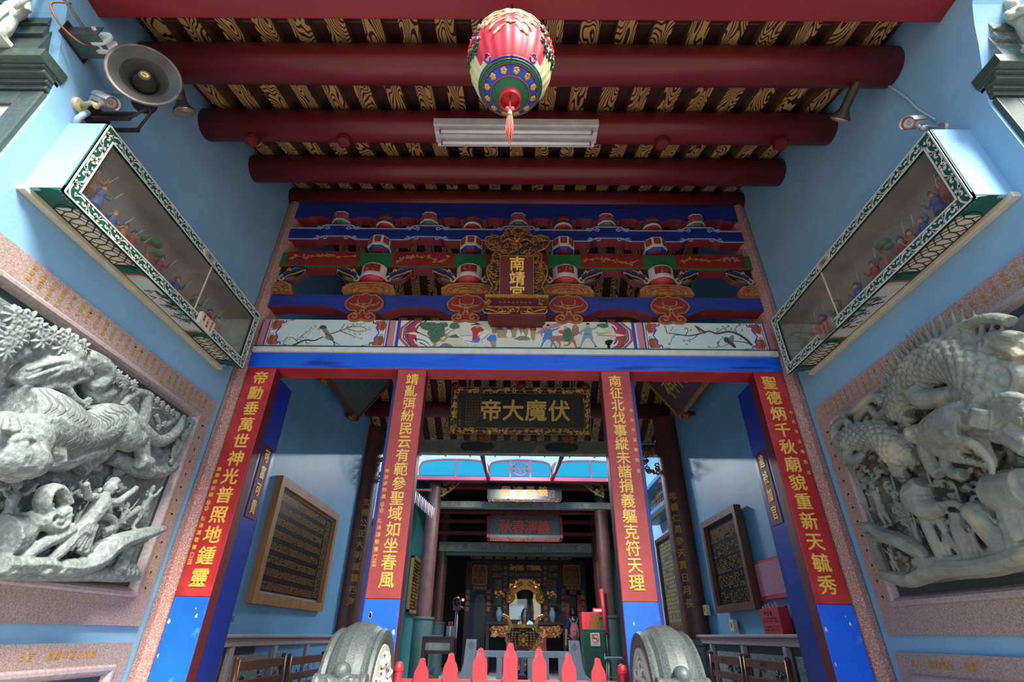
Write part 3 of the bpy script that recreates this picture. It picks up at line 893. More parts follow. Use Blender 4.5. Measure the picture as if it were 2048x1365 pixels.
# gold cloud caps standing on that beam
def cloud_cap(x, w, h, label, half=0):
    t = thing('cloud_cap', label, 'carved bracket', (x, BY, 3.826), 0, 'gold cloud caps on the lower blue beam')
    n = 24
    def out(k, q=1):
        a = PI*k/n
        r = 1-.06*abs(math.sin(5.5*a))
        return (w*q*r*math.copysign(abs(math.cos(a))**.7, math.cos(a)), h*q*r*abs(math.sin(a))**.6)
    pts = [out(k) for k in range(n+1)]
    if half: pts = [p for p in pts if p[0]*half >= -.02]+[(0, 0)] if half < 0 else [(0, 0)]+[p for p in pts if p[0]*half >= -.02]
    MB().prism(pts, -.05, .13, 'deco_gold').build('cap', t, bevel=.008)
    mb = MB()
    for q in (.35, .6, .82):
        pp = [out(k, q) for k in range(n+1)]
        if half: pp = [p for p in pp if p[0]*half >= 0]
        mb.ribbon(pp, .006, -.053, -.045, 'deco_red')
    sc = spiral(0, h*.62, .035, .006, -1.2, 6.5, 14)
    if not half: mb.ribbon(sc, .006, -.053, -.045, 'deco_red')
    for s in (-1, 1):
        if half and s != half: continue
        mb.ribbon([(s*(a+w*.55), b) for a, b in spiral(0, h*.4, .03, .006, -1.2, 5.5, 12)], .006, -.053, -.045, 'deco_red')
    mb.build('cloud_lines', t)
R3 = [fx(p, 550, 3.95)[0] for p in (742, 937, 1132, 1327)]
for x, w in zip(R3, ('first', 'second', 'third', 'fourth')):
    cloud_cap(x, .275, .13, 'gold cloud shaped cap under the %s round bearing block from the left' % w)
cloud_cap(-2.43, .2, .13, 'half gold cloud cap against the left granite pilaster', 1)
cloud_cap(2.43, .2, .13, 'half gold cloud cap against the right granite pilaster', -1)

# bearing blocks
def block(name, kind, x, z, label, group):
    t = thing(name, label, 'bearing block', (x, BY+.065, z), 0, group)
    if kind == 'round':
        MB().lathe([(.095, 0), (.1, .03), (.112, .045)], 'deco_red', 32).build('base', t)
        MB().lathe([(.112, .045), (.122, .065), (.136, .085)], 'pink_red', 32, caps=False).lathe([(.136, .085), (.144, .09), (.146, .105), (.138, .112)], 'white_trim', 32, caps=False).build('rim', t)
        MB().lathe([(.138, .112), (.14, .235), (.13, .245)], 'white_trim', 32).build('drum', t)
        mb = MB()
        for s in (-1, 1):
            vs = []
            N = 9
            for i in range(N):
                a = -PI/2 + s*0 + (-.62+1.24*i/(N-1))
                for zz in (.13, .222):
                    vs.append((.1425*math.cos(a), .1425*math.sin(a)*1, zz))
            mb.add(vs, [(2*i, 2*i+2, 2*i+3, 2*i+1) for i in range(N-1)], 'deco_red')
            break
        rr = random.Random(int(x*1000))
        for i in range(7):
            a = -PI/2+rr.uniform(-.5, .5); zz = rr.uniform(.145, .205)
            mb.tube([(.143*math.cos(a+.5*p), .143*math.sin(a+.5*p), zz+q) for p, q in ((-.12, -.01), (-.03, .012), (.05, -.006), (.12, .01))], .0045, 'deco_gold', 5)
        mb.build('carved_panel', t)
    elif kind == 'small_round':
        MB().lathe([(.075, 0), (.08, .02)], 'deco_red', 28).build('base', t)
        MB().lathe([(.08, .02), (.09, .045)], 'pink_red', 28, caps=False).lathe([(.09, .045), (.106, .055), (.104, .064)], 'white_trim', 28, caps=False).build('rim', t)
        MB().lathe([(.103, .064), (.104, .16)], 'stone_green', 28).build('drum', t)
        mb = MB()
        vs = []
        for i in range(9):
            a = -PI/2-.7+1.4*i/8
            for zz in (.08, .15): vs.append((.1065*math.cos(a), .1065*math.sin(a), zz))
        mb.add(vs, [(2*i, 2*i+2, 2*i+3, 2*i+1) for i in range(8)], 'deco_red')
        for i in range(6):
            a = -PI/2-.55+1.1*i/5
            mb.tube([(.107*math.cos(a-.08), .107*math.sin(a-.08), .1), (.107*math.cos(a), .107*math.sin(a), .125), (.107*math.cos(a+.09), .107*math.sin(a+.09), .105)], .004, 'deco_gold', 5)
        mb.build('carved_panel', t)
    elif kind == 'pink':
        MB().lathe([(.072, 0), (.078, .02)], 'deco_red', 8, smooth=False).build('base', t)
        MB().lathe([(.078, .02), (.1, .045)], 'teal', 8, smooth=False, caps=False).lathe([(.1, .045), (.11, .052), (.108, .062)], 'white_trim', 8, smooth=False, caps=False).build('rim', t)
        MB().lathe([(.106, .062), (.107, .155)], 'pink', 8, smooth=False).lathe([(.107, .155), (.112, .157), (.112, .166), (.1, .168)], 'white_trim', 8, smooth=False).build('drum', t)
        mb = MB()
        rr = random.Random(int(x*777))
        for i in range(5):
            for j in range(3):
                a = -PI/2-.9+1.8*i/4
                z_ = .075+.028*j
                mb.tube([(.104*math.cos(a-.16), .104*math.sin(a-.16), z_+rr.uniform(-.01, .01)), (.106*math.cos(a), .106*math.sin(a), z_+rr.uniform(-.012, .012)), (.104*math.cos(a+.16), .104*math.sin(a+.16), z_+rr.uniform(-.01, .01))], .006, 'pink', 5)
        mb.build('carved_panel', t)
    else:
        MB().lathe([(.085, 0), (.09, .03)], 'deco_red', 8, smooth=False).build('base', t)
        MB().lathe([(.09, .03), (.118, .06)], 'beam_blue', 8, smooth=False, caps=False).lathe([(.118, .06), (.13, .07), (.13, .08)], 'white_trim', 8, smooth=False, caps=False).build('rim', t)
        MB().lathe([(.128, .08), (.128, .19)], 'cream', 8, smooth=False).build('drum', t)
        mb = MB()
        for k in range(8):
            a = 2*PI*k/8
            if math.sin(a) > .3: continue
            ap = .128*math.cos(PI/8)
            m4 = Matrix.Rotation(a+PI/2, 4, 'Z')
            q = MB().prism([(-.03, .095), (.03, .095), (.034, .1), (.034, .17), (.03, .176), (-.03, .176), (-.034, .17), (-.034, .1)], -ap-.003, -ap+.003, 'deco_red')
            for s in range(3):
                q.tube([(-.022, -ap-.003, .11+.024*s), (-.004, -ap-.005, .124+.02*s), (.022, -ap-.003, .112+.024*s)], .004, 'deco_gold', 5)
            mb.merge(q, m4)
        mb.build('carved_panel', t)
ordw = ('first', 'second', 'third', 'fourth', 'fifth')
for x, w in zip(R3, ordw):
    block('bearing_block', 'round', x, 3.95, 'large white rimmed round bearing block on a gold cloud cap, %s from the left' % w, 'large round blocks under the green beam')
for p, w in zip((753, 941, 1128, 1316), ordw):
    block('bearing_block', 'octagon', fx(p, 492, 3.95)[0], 4.398, 'cream and blue octagonal block standing on the green beam, %s from the left' % w, 'octagonal blocks on the green beam')
for p, w in zip((675, 855, 1037, 1216, 1398), ordw):
    block('bearing_block', 'pink', fx(p, 445, 3.95)[0], 4.785, 'small pink carved octagonal block on the scrolled blue beam, %s from the left' % w, 'pink blocks on the scrolled blue beam')
for p, w in zip((766, 944, 1128, 1308), ordw):
    block('bearing_block', 'small_round', fx(p, 445, 3.95)[0], 4.745, 'small round green and red block between pink blocks, %s from the left' % w, 'small round blocks on the scrolled blue beam')

# green beam with red carved panels
t = thing('green_beam', 'green beam with red and gold carved flower panels, behind the upright name plaque', 'carved beam', (0, BY, 0))
o = [(-2.47, 4.17)]
gp = []
nds = [-2.47]+R3+[2.47]
top = []; bot = []
for a, b in zip(nds[:-1], nds[1:]):
    w_ = b-a
    for u, dt in ((.0, 0), (.22, 0), (.3, .018), (.7, .018), (.78, 0)):
        top.append((a+w_*u, 4.395-.018+dt)); bot.append((a+w_*u, 4.192-dt*.8))
    gp.append(((a+.17 if a > -2.4 else a+.06), (b-.17 if b < 2.4 else b-.06)))
poly = bot+[(2.47, 4.192)]+[(2.47, 4.377)]+top[::-1]
MB().prism(poly, 0, .13, 'beam_green', side='deco_red').build('beam', t, bevel=.003)
rr = random.Random(5)
for a, b in gp:
    mb = MB()
    r_ = .03
    mb.prism([(a, 4.21+r_), (a+r_, 4.205), (b-r_, 4.205), (b, 4.21+r_), (b, 4.385-r_), (b-r_, 4.388), (a+r_, 4.388), (a, 4.385-r_)], -.006, .0, 'deco_red')
    N = 5
    st = [(a+.04+(b-a-.08)*i/N, 4.295+rr.uniform(-.045, .045)) for i in range(N+1)]
    ps = smooth_path(st, 5)
    mb.tube([(p[0], -.008, p[1]) for p in ps], .006, 'deco_gold', 6)
    for i in range(26):
        p = rr.choice(ps)
        an = rr.uniform(0, 2*PI); l_ = rr.uniform(.035, .07)
        q = (p[0]+l_*math.cos(an), p[1]+l_*.8*math.sin(an))
        if not (a+.02 < q[0] < b-.02 and 4.22 < q[1] < 4.375): continue
        mb.tube([(p[0], -.008, p[1]), ((p[0]+q[0])/2, -.012, (p[1]+q[1])/2), (q[0], -.007, q[1])], [.004, .016, .002], 'deco_gold', 6, flat=.5)
    for i in range(4):
        p = rr.choice(ps)
        for k in range(5):
            an = 2*PI*k/5
            mb.ball((p[0]+.012*math.cos(an), -.009, p[1]+.012*math.sin(an)), (.009, .006, .009), 'deco_gold', 6, 4)
    mb.build('carved_panel', t)

# blue beam with pale cloud scrolls
PK = [fx(p, 445, 3.95)[0] for p in (675, 855, 1037, 1216, 1398)]
top = []; bot = []
nd = [-2.47]+PK+[2.47]
def bump(x):
    z = 0
    for p in PK:
        d = abs(x-p)
        z = max(z, .05*max(0, min(1, (.2-d)/.05)))
    return z
N = 140
top = [(-2.47+4.94*i/N, 4.735+bump(-2.47+4.94*i/N)) for i in range(N+1)]
bot = [(-2.47+4.94*i/N, 4.56+bump(-2.47+4.94*i/N)*.9 - .0) for i in range(N+1)]
t = thing('scrolled_beam', 'blue beam edged with pale cloud scrolls, carrying the pink blocks', 'carved beam', (0, BY, 0))
MB().prism(bot+top[::-1], 0, .13, 'beam_blue', side='deco_red').build('beam', t)
mb = MB()
mb.ribbon([(x, z-.009) for x, z in top], .016, -.003, 0, 'pale_scroll')
mb.ribbon([(x, z+.008) for x, z in bot], .014, -.003, 0, 'pale_scroll')
for p in PK:
    for s in (-1, 1):
        for zc, q in ((4.735, 1), (4.592, -1)):
            for dx, r_ in ((.10, .032), (.2, .03)):
                sp = spiral(0, 0, r_, .006, -PI/2 if q > 0 else PI/2, (-PI/2-5.4) if q > 0 else (PI/2+5.4), 14)
                mb.ribbon([(p+s*(dx+.02+a), zc+b*.75+q*.002) for a, b in sp], [.014]*9+[.01]*5, -.004, 0, 'pale_scroll')
            mb.ribbon([(p+s*a, b) for a, b in smooth_path([(.12, zc-q*.02), (.16, zc+q*.0), (.2, zc-q*.025)], 4)], .01, -.004, 0, 'pale_scroll')
mb.build('cloud_scrolls', t)

# uppermost blue beam with red scalloped underside
t = thing('dark_blue_beam', 'dusty dark blue beam directly under the innermost red purlin', 'carved beam', (0, BY, 0))
xs = sorted(PK+[fx(p, 445, 3.95)[0] for p in (766, 944, 1128, 1308)])
bot = [(-2.47, 4.875)]
for a, b in zip([-2.47]+xs, xs+[2.47]):
    bot += [(a+(b-a)*u, 4.875+dz) for u, dz in ((.05, 0), (.3, .0), (.33, .018), (.42, .03), (.58, .03), (.67, .018), (.7, 0), (.95, 0))]
bot += [(2.47, 4.875)]
MB().prism(bot+[(2.47, 5.125), (-2.47, 5.125)], 0, .13, 'beam_blue', side='deco_red').build('beam', t)

# leafy scroll brackets under the green beam
def bracket(x, s, label):
    t = thing('scroll_bracket', label, 'carved bracket', (x, BY+.02, 0), 0, 'scroll brackets under the green beam')
    out = smooth_path([(0, 4.185), (.24, 4.187), (.27, 4.16), (.235, 4.11), (.2, 4.06), (.12, 4.02), (.05, 4.0), (0, 3.985)], 3)
    MB().prism([(s*a, b) for a, b in out], .0, .07, 'dark_brown', side='deco_red').build('panel', t)
    mb = MB()
    def rib(pts, w, m_): mb.ribbon([(s*a, b) for a, b in smooth_path(pts, 5)], w, -.008, .002, m_)
    rib([(.02, 4.03), (.06, 4.10), (.14, 4.15), (.24, 4.178)], .03, 'beam_blue')
    rib([(.015, 4.045), (.05, 4.11), (.13, 4.165), (.23, 4.185)], .008, 'white_trim')
    rib([(.05, 4.03), (.1, 4.08), (.17, 4.11), (.245, 4.15)], .012, 'gold')
    rib([(.06, 4.02), (.13, 4.05), (.2, 4.07), (.26, 4.14)], .016, 'pink')
    rib([(.04, 4.005), (.11, 4.022), (.19, 4.06), (.25, 4.12)], .02, 'teal')
    rib([(.26, 4.16), (.235, 4.11), (.2, 4.065)], .009, 'white_trim')
    mb.ribbon([(s*a, b) for a, b in spiral(.045, 4.035, .042, .008, PI*.5, PI*.5+6.2, 16)], .012, -.012, 0, 'white_trim')
    mb.ribbon([(s*a, b) for a, b in spiral(.045, 4.035, .028, .006, PI*.5, PI*.5+6.2, 14)], .007, -.015, 0, 'gold')
    for dx, dz in ((.09, 4.165), (.105, 4.15), (.08, 4.15)):
        mb.ball((s*dx, -.006, dz), (.014, .01, .014), 'gold', 8, 6)
    mb.build('scrollwork', t)
for i, x in enumerate(R3):
    bracket(x-.125, -1, 'blue and gold leaf scroll bracket left of the %s large round block' % ordw[i])
    bracket(x+.125, 1, 'blue and gold leaf scroll bracket right of the %s large round block' % ordw[i])
bracket(-2.45, 1, 'blue and gold leaf scroll bracket against the left granite pilaster')
bracket(2.45, -1, 'blue and gold leaf scroll bracket against the right granite pilaster')

# upright name plaque
def filigree(mb, x0, x1, z0, z1, y, mt, n, seed, r=.006, inside=None, size=(.02, .045)):
    q = random.Random(seed)
    c = 0
    while c < n:
        x, z = q.uniform(x0, x1), q.uniform(z0, z1)
        if inside and not inside(x, z):
            continue
        c += 1
        R0 = q.uniform(*size); a0 = q.uniform(0, 6.28); d = q.choice((-1, 1))
        sp = spiral(x, z, R0, R0*.2, a0, a0+d*q.uniform(3.5, 6), 9)
        mb.tube([(a, y-q.uniform(0, .014)-.008*i/9, b) for i, (a, b) in enumerate(sp)], [r*(1-.05*i) for i in range(9)], mt, 5)
def pip(poly):
    def f(x, z):
        c = False; n = len(poly)
        for i in range(n):
            (x1, z1), (x2, z2) = poly[i], poly[(i+1) % n]
            if (z1 > z) != (z2 > z) and x < (x2-x1)*(z-z1)/(z2-z1)+x1: c = not c
        return c
    return f
zb = onY(1032, 603, 3.83).z
t = thing('name_plaque', 'upright red plaque with three gold characters and gold frame amid the carved beams', 'plaque', (0.0, 3.86, zb))
TL = .20
zt = onY(1032, 458, 3.86-.14).z
H = (zt-zb)/math.cos(TL)
def K4(x, y):   # crop of the plaque to local metres
    p = ray(940+x/6.205, 440+y/6.205)
    # plane through (0,3.80,zb) tilted towards the viewer
    nrm = Vector((0, -math.cos(TL), -math.sin(TL)))
    o_ = Vector((0, 3.83, zb))
    d = p*((o_-CAM).dot(nrm)/p.dot(nrm)) + CAM - o_
    return (d.x, d.dot(Vector((0, -math.sin(TL), math.cos(TL)))))
rot = Euler((TL, 0, 0))
def tilt(o):
    o.rotation_euler = rot; o.location = (0, -.03, 0); return o
half = [(0, 85), (60, 92), (120, 100), (150, 135), (170, 175), (215, 195), (270, 180), (340, 190), (395, 215), (390, 290), (340, 350), (270, 370), (255, 375), (310, 430), (300, 500), (360, 560), (380, 640), (350, 730), (310, 810), (330, 860), (355, 920), (350, 985)]
hp_ = smooth_path([(x, y) for x, y in half], 3)
oR = [K4(585+x, y) for x, y in hp_]
oL = [K4(585-x, y) for x, y in hp_]
outl = oR+oL[::-1]
mb = MB().prism(outl, .02, .05, 'dark_brown')
mb.tube([(x, .018, z) for x, z in outl], .009, 'gold_old', 6)
b0 = K4(380, 455); b1 = K4(785, 985)
inn = pip(outl)
filigree(mb, min(p[0] for p in outl), max(p[0] for p in outl), 0, max(p[1] for p in outl), .018, 'gold_old', 280, 3,
         inside=lambda x, z: inn(x, z) and inn(x-.015, z) and inn(x+.015, z) and not (b0[0]-.01 < x < b1[0]+.01 and z < b0[1]+.005), size=(.014, .034), r=.0058)
# dragon face at the crown
cxx, czz = K4(585, 255)
for s in (-1, 1):
    mb.ball((cxx+s*.022, -.01, czz+.012), .012, 'gold', 8, 6)
    mb.tube([(cxx+s*.015, -.005, czz+.03), (cxx+s*.03, -.01, czz+.07), (cxx+s*.018, -.008, czz+.095)], [.008, .007, .003], 'gold_old', 6)
    mb.tube([(cxx+s*.03, -.005, czz-.01), (cxx+s*.09, -.012, czz+.01), (cxx+s*.14, -.008, czz-.02), (cxx+s*.17, -.005, czz+.02)], [.012, .012, .01, .004], 'gold_old', 7)
mb.ball((cxx, -.012, czz-.012), (.03, .02, .02), 'gold_old', 10, 7)
tilt(mb.build('carved_frame', t))
mb = MB().box(b0[0], b1[0], .004, .022, .0, b0[1], 'dark_red')
for (x0, x1, z0, z1) in ((b0[0]-.008, b0[0], 0, b0[1]+.008), (b1[0], b1[0]+.008, 0, b0[1]+.008), (b0[0]-.008, b1[0]+.008, b0[1], b0[1]+.012)):
    mb.box(x0, x1, -.004, .022, z0, z1, 'gold_old')
tilt(mb.build('board', t))
mb = MB()
for ch, y in (('南', 545), ('靖', 725), ('宮', 905)):
    c = K4(585, y)
    mb.text(ch, c[0], c[1], .158, .0, 'gold_text', bold=.004, ext=.05, fat=.012)
tilt(mb.build('name_lettering', t))
# stepped foot of the plaque
mb = MB()
def footx(px): return onY(px, 620, 3.8).x
x0, x1 = footx(969), footx(1098)
mb.box(x0, x1, -.1, .12, -.005, .03, 'gold_old').box(x0+.05, x1-.05, -.085, .12, -.10, -.005, 'maroon').box(x0+.02, x1-.02, -.095, .12, -.118, -.10, 'gold_old')
mb.prism([(x0+.02, -.118), (x1-.02, -.118), (x1-.03, -.165), (x1-.06, -.19), (x0+.06, -.19), (x0+.03, -.165)], -.09, .12, 'maroon')
mb.box(x0+.05, x1-.05, -.09, .12, -.205, -.188, 'dark_red')
mb.build('foot', t, bevel=.003)
mb = MB()
for s in (-1, 1):
    filigree(mb, s*.25-.03, s*.25+.03, -.085, -.03, -.088, 'gold', 9, 8+s, size=(.008, .018), r=.003)
    mb.ribbon([(s*a, b) for a, b in smooth_path([(.28, -.13), (.22, -.145), (.15, -.17), (.08, -.155)], 4)], .008, -.094, -.088, 'gold')
    mb.ribbon([(s*a, b) for a, b in spiral(.13, -.15, .03, .006, 0, 5.5)], .006, -.094, -.088, 'gold')
    mb.ribbon([(s*a, b) for a, b in smooth_path([(.30, -.13), (.29, -.165), (.25, -.182), (.05, -.182)], 4)], .007, -.094, -.088, 'gold')
filigree(mb, -.07, .07, -.17, -.13, -.09, 'gold', 16, 4, size=(.008, .016), r=.003)
for i in range(8):
    x = -.14+.04*i
    mb.text('歲次辛酉年冬月敬'[i], x, -.052, .028, -.087, 'gold_old', res=1, bold=.01)
for i in range(40):
    x = x0+.008+(x1-x0-.016)*i/39
    mb.box(x-.004, x+.004, -.105, -.098, .0, .026, 'gold')
mb.build('gilt_ornament', t)
# ================================================================== things on the two side walls
YC = 2.8
def wall_thing(side, name, label, cat, yc=YC, z=0, group=None):
    s = -1 if side == 'left' else 1
    return thing(name, label, cat, (s*WX, yc, z), -s*PI/2, group)
def wl(side, px, py, depth, yc=YC):
    """pixel of the photograph -> local x,z on the side wall, at this distance off the wall"""
    s = -1 if side == 'left' else 1
    p = onX(px, py, s*(WX-depth))
    return ((p.y-yc)*(-s), p.z)

# ---- glazed shrine boxes
def frame_scrolls(mb, x0, z0, x1, z1, w, y):
    """white leafy scroll running along the middle of a straight border"""
    Lg = math.hypot(x1-x0, z1-z0)
    ux, uz = (x1-x0)/Lg, (z1-z0)/Lg
    vx, vz = -uz, ux
    n = max(2, int(Lg/(w*1.5)))
    st = Lg/n
    def P(a, b): return (x0+ux*a+vx*b, z0+uz*a+vz*b)
    for i in range(n):
        c = (i+.5)*st
        q = 1 if i % 2 else -1
        sp = spiral(0, 0, w*.3, w*.07, -q*PI/2, -q*PI/2+q*5.2, 12)
        mb.ribbon([P(c+a, b) for a, b in sp], [w*.18]*8+[w*.24]*4, y-.002, y, 'white_paint')
        mb.ribbon([P(c+a, b) for a, b in smooth_path([(-st*.75, q*w*.1), (-st*.4, -q*w*.33), (0, -q*w*.3), (st*.25, q*w*.0), (st*.42, q*w*.33)], 3)], w*.17, y-.002, y, 'white_paint')
        for da, db, ll in ((st*.38, q*.3, .22), (st*.3, -q*.32, .2), (-st*.35, q*.34, .18)):
            mb.prism([P(c+da-w*ll, w*db), P(c+da, w*(db+.13)), P(c+da+w*ll, w*db*.7), P(c+da, w*(db-.13))], y-.002, y, 'white_paint')
def figurine(mbs, x, z, s, robe, hat, rnd):
    b = mbs
    b.lathe([(.28*s, 0), (.24*s, .25*s), (.16*s, .55*s), (.2*s, .75*s), (.1*s, .85*s), (.05*s, .9*s)], robe, 10, c=(x, 0, z))
    return b
def shrine(side):
    t = wall_thing(side, 'glazed_shrine', {'left': 'long glazed box of painted clay figures on the left blue wall, green and white border', 'right': 'long glazed box of dim clay figures on the right blue wall, green and white border'}[side], 'display case')
    X0, X1, Z0, Z1, D = -1.0, .99, 2.865, 3.425, .235
    if side == 'right': X0, X1 = -.99, 1.0
    fl = 1 if side == 'left' else -1          # local +x is farther in on the left, nearer on the right
    mb = MB()
    th = .02
    mb.box(X0+th, X1-th, -D+.02, 0, Z1-th, Z1, 'blue_wall').box(X0+th, X1-th, -D+.02, 0, Z0+.04, Z0+.06, 'blue_wall').box(X0-.003, X0+th, -D+.02, 0, Z0+.028, Z1+.0, 'blue_wall').box(X1-th, X1+.003, -D+.02, 0, Z0+.028, Z1+.0, 'blue_wall')
    mb.build('casing', t)
    MB().box(X0+th, X1-th, -.012, -.002, Z0+th, Z1-th, 'scene_back').build('back_panel', t)
    MB().box(X0+th, X1-th, -D+.025, -.012, Z1-th-.004, Z1-th-.001, 'scene_back').box(X0+th+.001, X0+th+.004, -D+.025, -.012, Z0+.06, Z1-th-.004, 'scene_back').box(X1-th-.004, X1-th-.001, -D+.025, -.012, Z0+.06, Z1-th-.004, 'scene_back').box(X0+th+.004, X1-th-.004, -D+.025, -.012, Z0+.06, Z0+.064, 'scene_back').build('lining', t)
    bw = .076
    fr = MB()
    fr.prism([(X0, Z0), (X1, Z0), (X1-bw, Z0+bw), (X0+bw, Z0+bw)], -D, -D+.02, 'dgreen')
    fr.prism([(X0, Z1), (X1, Z1), (X1-bw, Z1-bw), (X0+bw, Z1-bw)], -D, -D+.02, 'dgreen')
    fr.prism([(X0, Z0), (X0, Z1), (X0+bw, Z1-bw), (X0+bw, Z0+bw)], -D, -D+.02, 'dgreen')
    fr.prism([(X1, Z0), (X1, Z1), (X1-bw, Z1-bw), (X1-bw, Z0+bw)], -D, -D+.02, 'dgreen')
    e = .009
    for (a, b, c, d) in ((X0, X1, Z0, Z0+e), (X0, X1, Z1-e, Z1), (X0, X0+e, Z0, Z1), (X1-e, X1, Z0, Z1), (X0+bw-e, X1-bw+e, Z0+bw-e, Z0+bw), (X0+bw-e, X1-bw+e, Z1-bw, Z1-bw+e), (X0+bw-e, X0+bw, Z0+bw, Z1-bw), (X1-bw, X1-bw+e, Z0+bw, Z1-bw)):
        fr.box(a, b, -D-.004, -D+.01, c, d, 'white_paint')
    iw = bw-2*e
    frame_scrolls(fr, X0+bw, Z1-bw/2, X1-bw, Z1-bw/2, iw, -D)
    frame_scrolls(fr, X0+bw, Z0+bw/2, X1-bw, Z0+bw/2, iw, -D)
    frame_scrolls(fr, X0+bw/2, Z0+.03, X0+bw/2, Z1-.03, iw, -D)
    frame_scrolls(fr, X1-bw/2, Z0+.03, X1-bw/2, Z1-.03, iw, -D)
    # blossom in the near upright and a cartouche on the top rail
    xn = X0+bw/2 if side == 'left' else X1-bw/2
    for k in range(5):
        fr.disc(xn+.014*math.cos(2*PI*k/5), 3.16+.014*math.sin(2*PI*k/5), .012, -D-.004, -D, 'white_paint', 10)
    fr.disc(xn, 3.16, .005, -D-.006, -D, 'ink', 8)
    xm = .12*fl
    fr.prism(lob(xm, Z1-bw/2, .085, .024, lobes=6), -D-.004, -D, 'cream')
    for q in (.8, .5, .25):
        fr.ribbon(lob(xm, Z1-bw/2, .07*q, .019*q, n=12, lobes=4), .0025, -D-.006, -D, 'ink', closed=True)
    fr.build('border_frame', t)
    gx = .2*fl
    MB().box(X0+bw, X1-bw, -D+.012, -D+.015, Z0+bw, Z1-bw, 'dusty_glass').build('glass_pane', t)
    MB().box(gx-.004, gx+.004, -D+.006, -D+.012, Z0+bw, Z1-bw, 'cream').build('glazing_bar', t)
    # concave painted moulding below, then a cream lip
    prof = [(-D+.004, Z0), (-.2, Z0+.014), (-.14, Z0+.026), (-.04, Z0+.03)]
    cv = MB()
    full = prof+[(-.04, Z0+.05), (-D+.004, Z0+.05)]
    cv.prismx(full, X0, X1, 'dgreen')
    cv.build('painted_moulding', t)
    pm = MB()
    def cov(u, w_, e_=.0025):   # u along, w 0..1 down the moulding
        k = w_*(len(prof)-1); i = min(int(k), len(prof)-2); f_ = k-i
        y = prof[i][0]+(prof[i+1][0]-prof[i][0])*f_; z = prof[i][1]+(prof[i+1][1]-prof[i][1])*f_
        return (u, y, z-e_)
    def patch(u0, u1, w0, w1, mt, e_=.0015):
        N = 7
        vs = [cov(u, w0+(w1-w0)*j/(N-1), e_) for j in range(N) for u in (u0, u1)]
        pm.add(vs, [(2*j, 2*j+1, 2*j+3, 2*j+2) for j in range(N-1)], mt)
    def line(pts, r, mt):
        pm.tube([cov(a, b, .003) for a, b in pts], r, mt, 4)
    for a, b in ((-.86, -.38), (.5, .86)):
        a, b = (a, b) if fl > 0 else (-b, -a)
        patch(a, b, .08, .94, 'cream')
        n = int((b-a)/.05)
        for i in range(n+1):
            for q in (0, 1):
                u0 = a+(b-a)*i/n
                for s in (-1, 1):
                    line([(u0+s*.025*math.sin(PI*j/6)-(0), .08+.43*q+.43*j/6) for j in range(7)], .0022, 'ink')
            if i < n:
                for q in (.08, .51, .94):
                    for s in (-1, 1):
                        line([(a+(b-a)*(i+j/6)/n, max(.06, min(.95, q+s*.13*math.sin(PI*j/6)))) for j in range(7)], .0022, 'ink')
    a, b = (-.24, .38) if fl > 0 else (-.38, .24)
    patch(a-.05, b+.05, .05, .95, 'p_orange', .001)
    patch(a-.03, b+.03, .05, .95, 'white_trim', .0014)
    patch(a, b, .05, .95, 'white_paint', .002)
    rr = random.Random(7)
    for i in range(46):
        u = a+.12+(b-a-.24)*rr.random(); w_ = rr.uniform(.3, .9)
        l_ = rr.uniform(.02, .07)
        line([(u, w_), (u+l_*.5*fl, w_-.12), (u+l_*fl, w_-rr.uniform(-.1, .35))], [.004, .003, .001], rr.choice(('ink', 'teal', 'teal', 'p_grey', 'ink')))
    for i in range(5):
        u = a+.2+.07*i
        for k in range(8):
            an = 2*PI*k/8
            line([(u, .4), (u+.018*math.cos(an), .4+.25*math.sin(an))], .0018, 'ink')
    for s_, u in ((1, X0+.03), (-1, X1-.03)):
        for k in range(3):
            c_ = cov(u+s_*.025*k, .25)
            pm.ball(c_, .004, 'white_paint', 6, 4)
    for u in (a-.09, b+.09):
        line([(u+.012*math.cos(j), .5+.22*math.sin(j)) for j in range(6)], .004, 'teal')
    pm.build('moulding_painting', t)
    MB().box(X0-.02, X1+.02, -.045, 0, Z0+.0, Z0+.034, 'cream').build('lip', t, bevel=.004)
    return t, X0, X1, Z0, Z1, D, fl
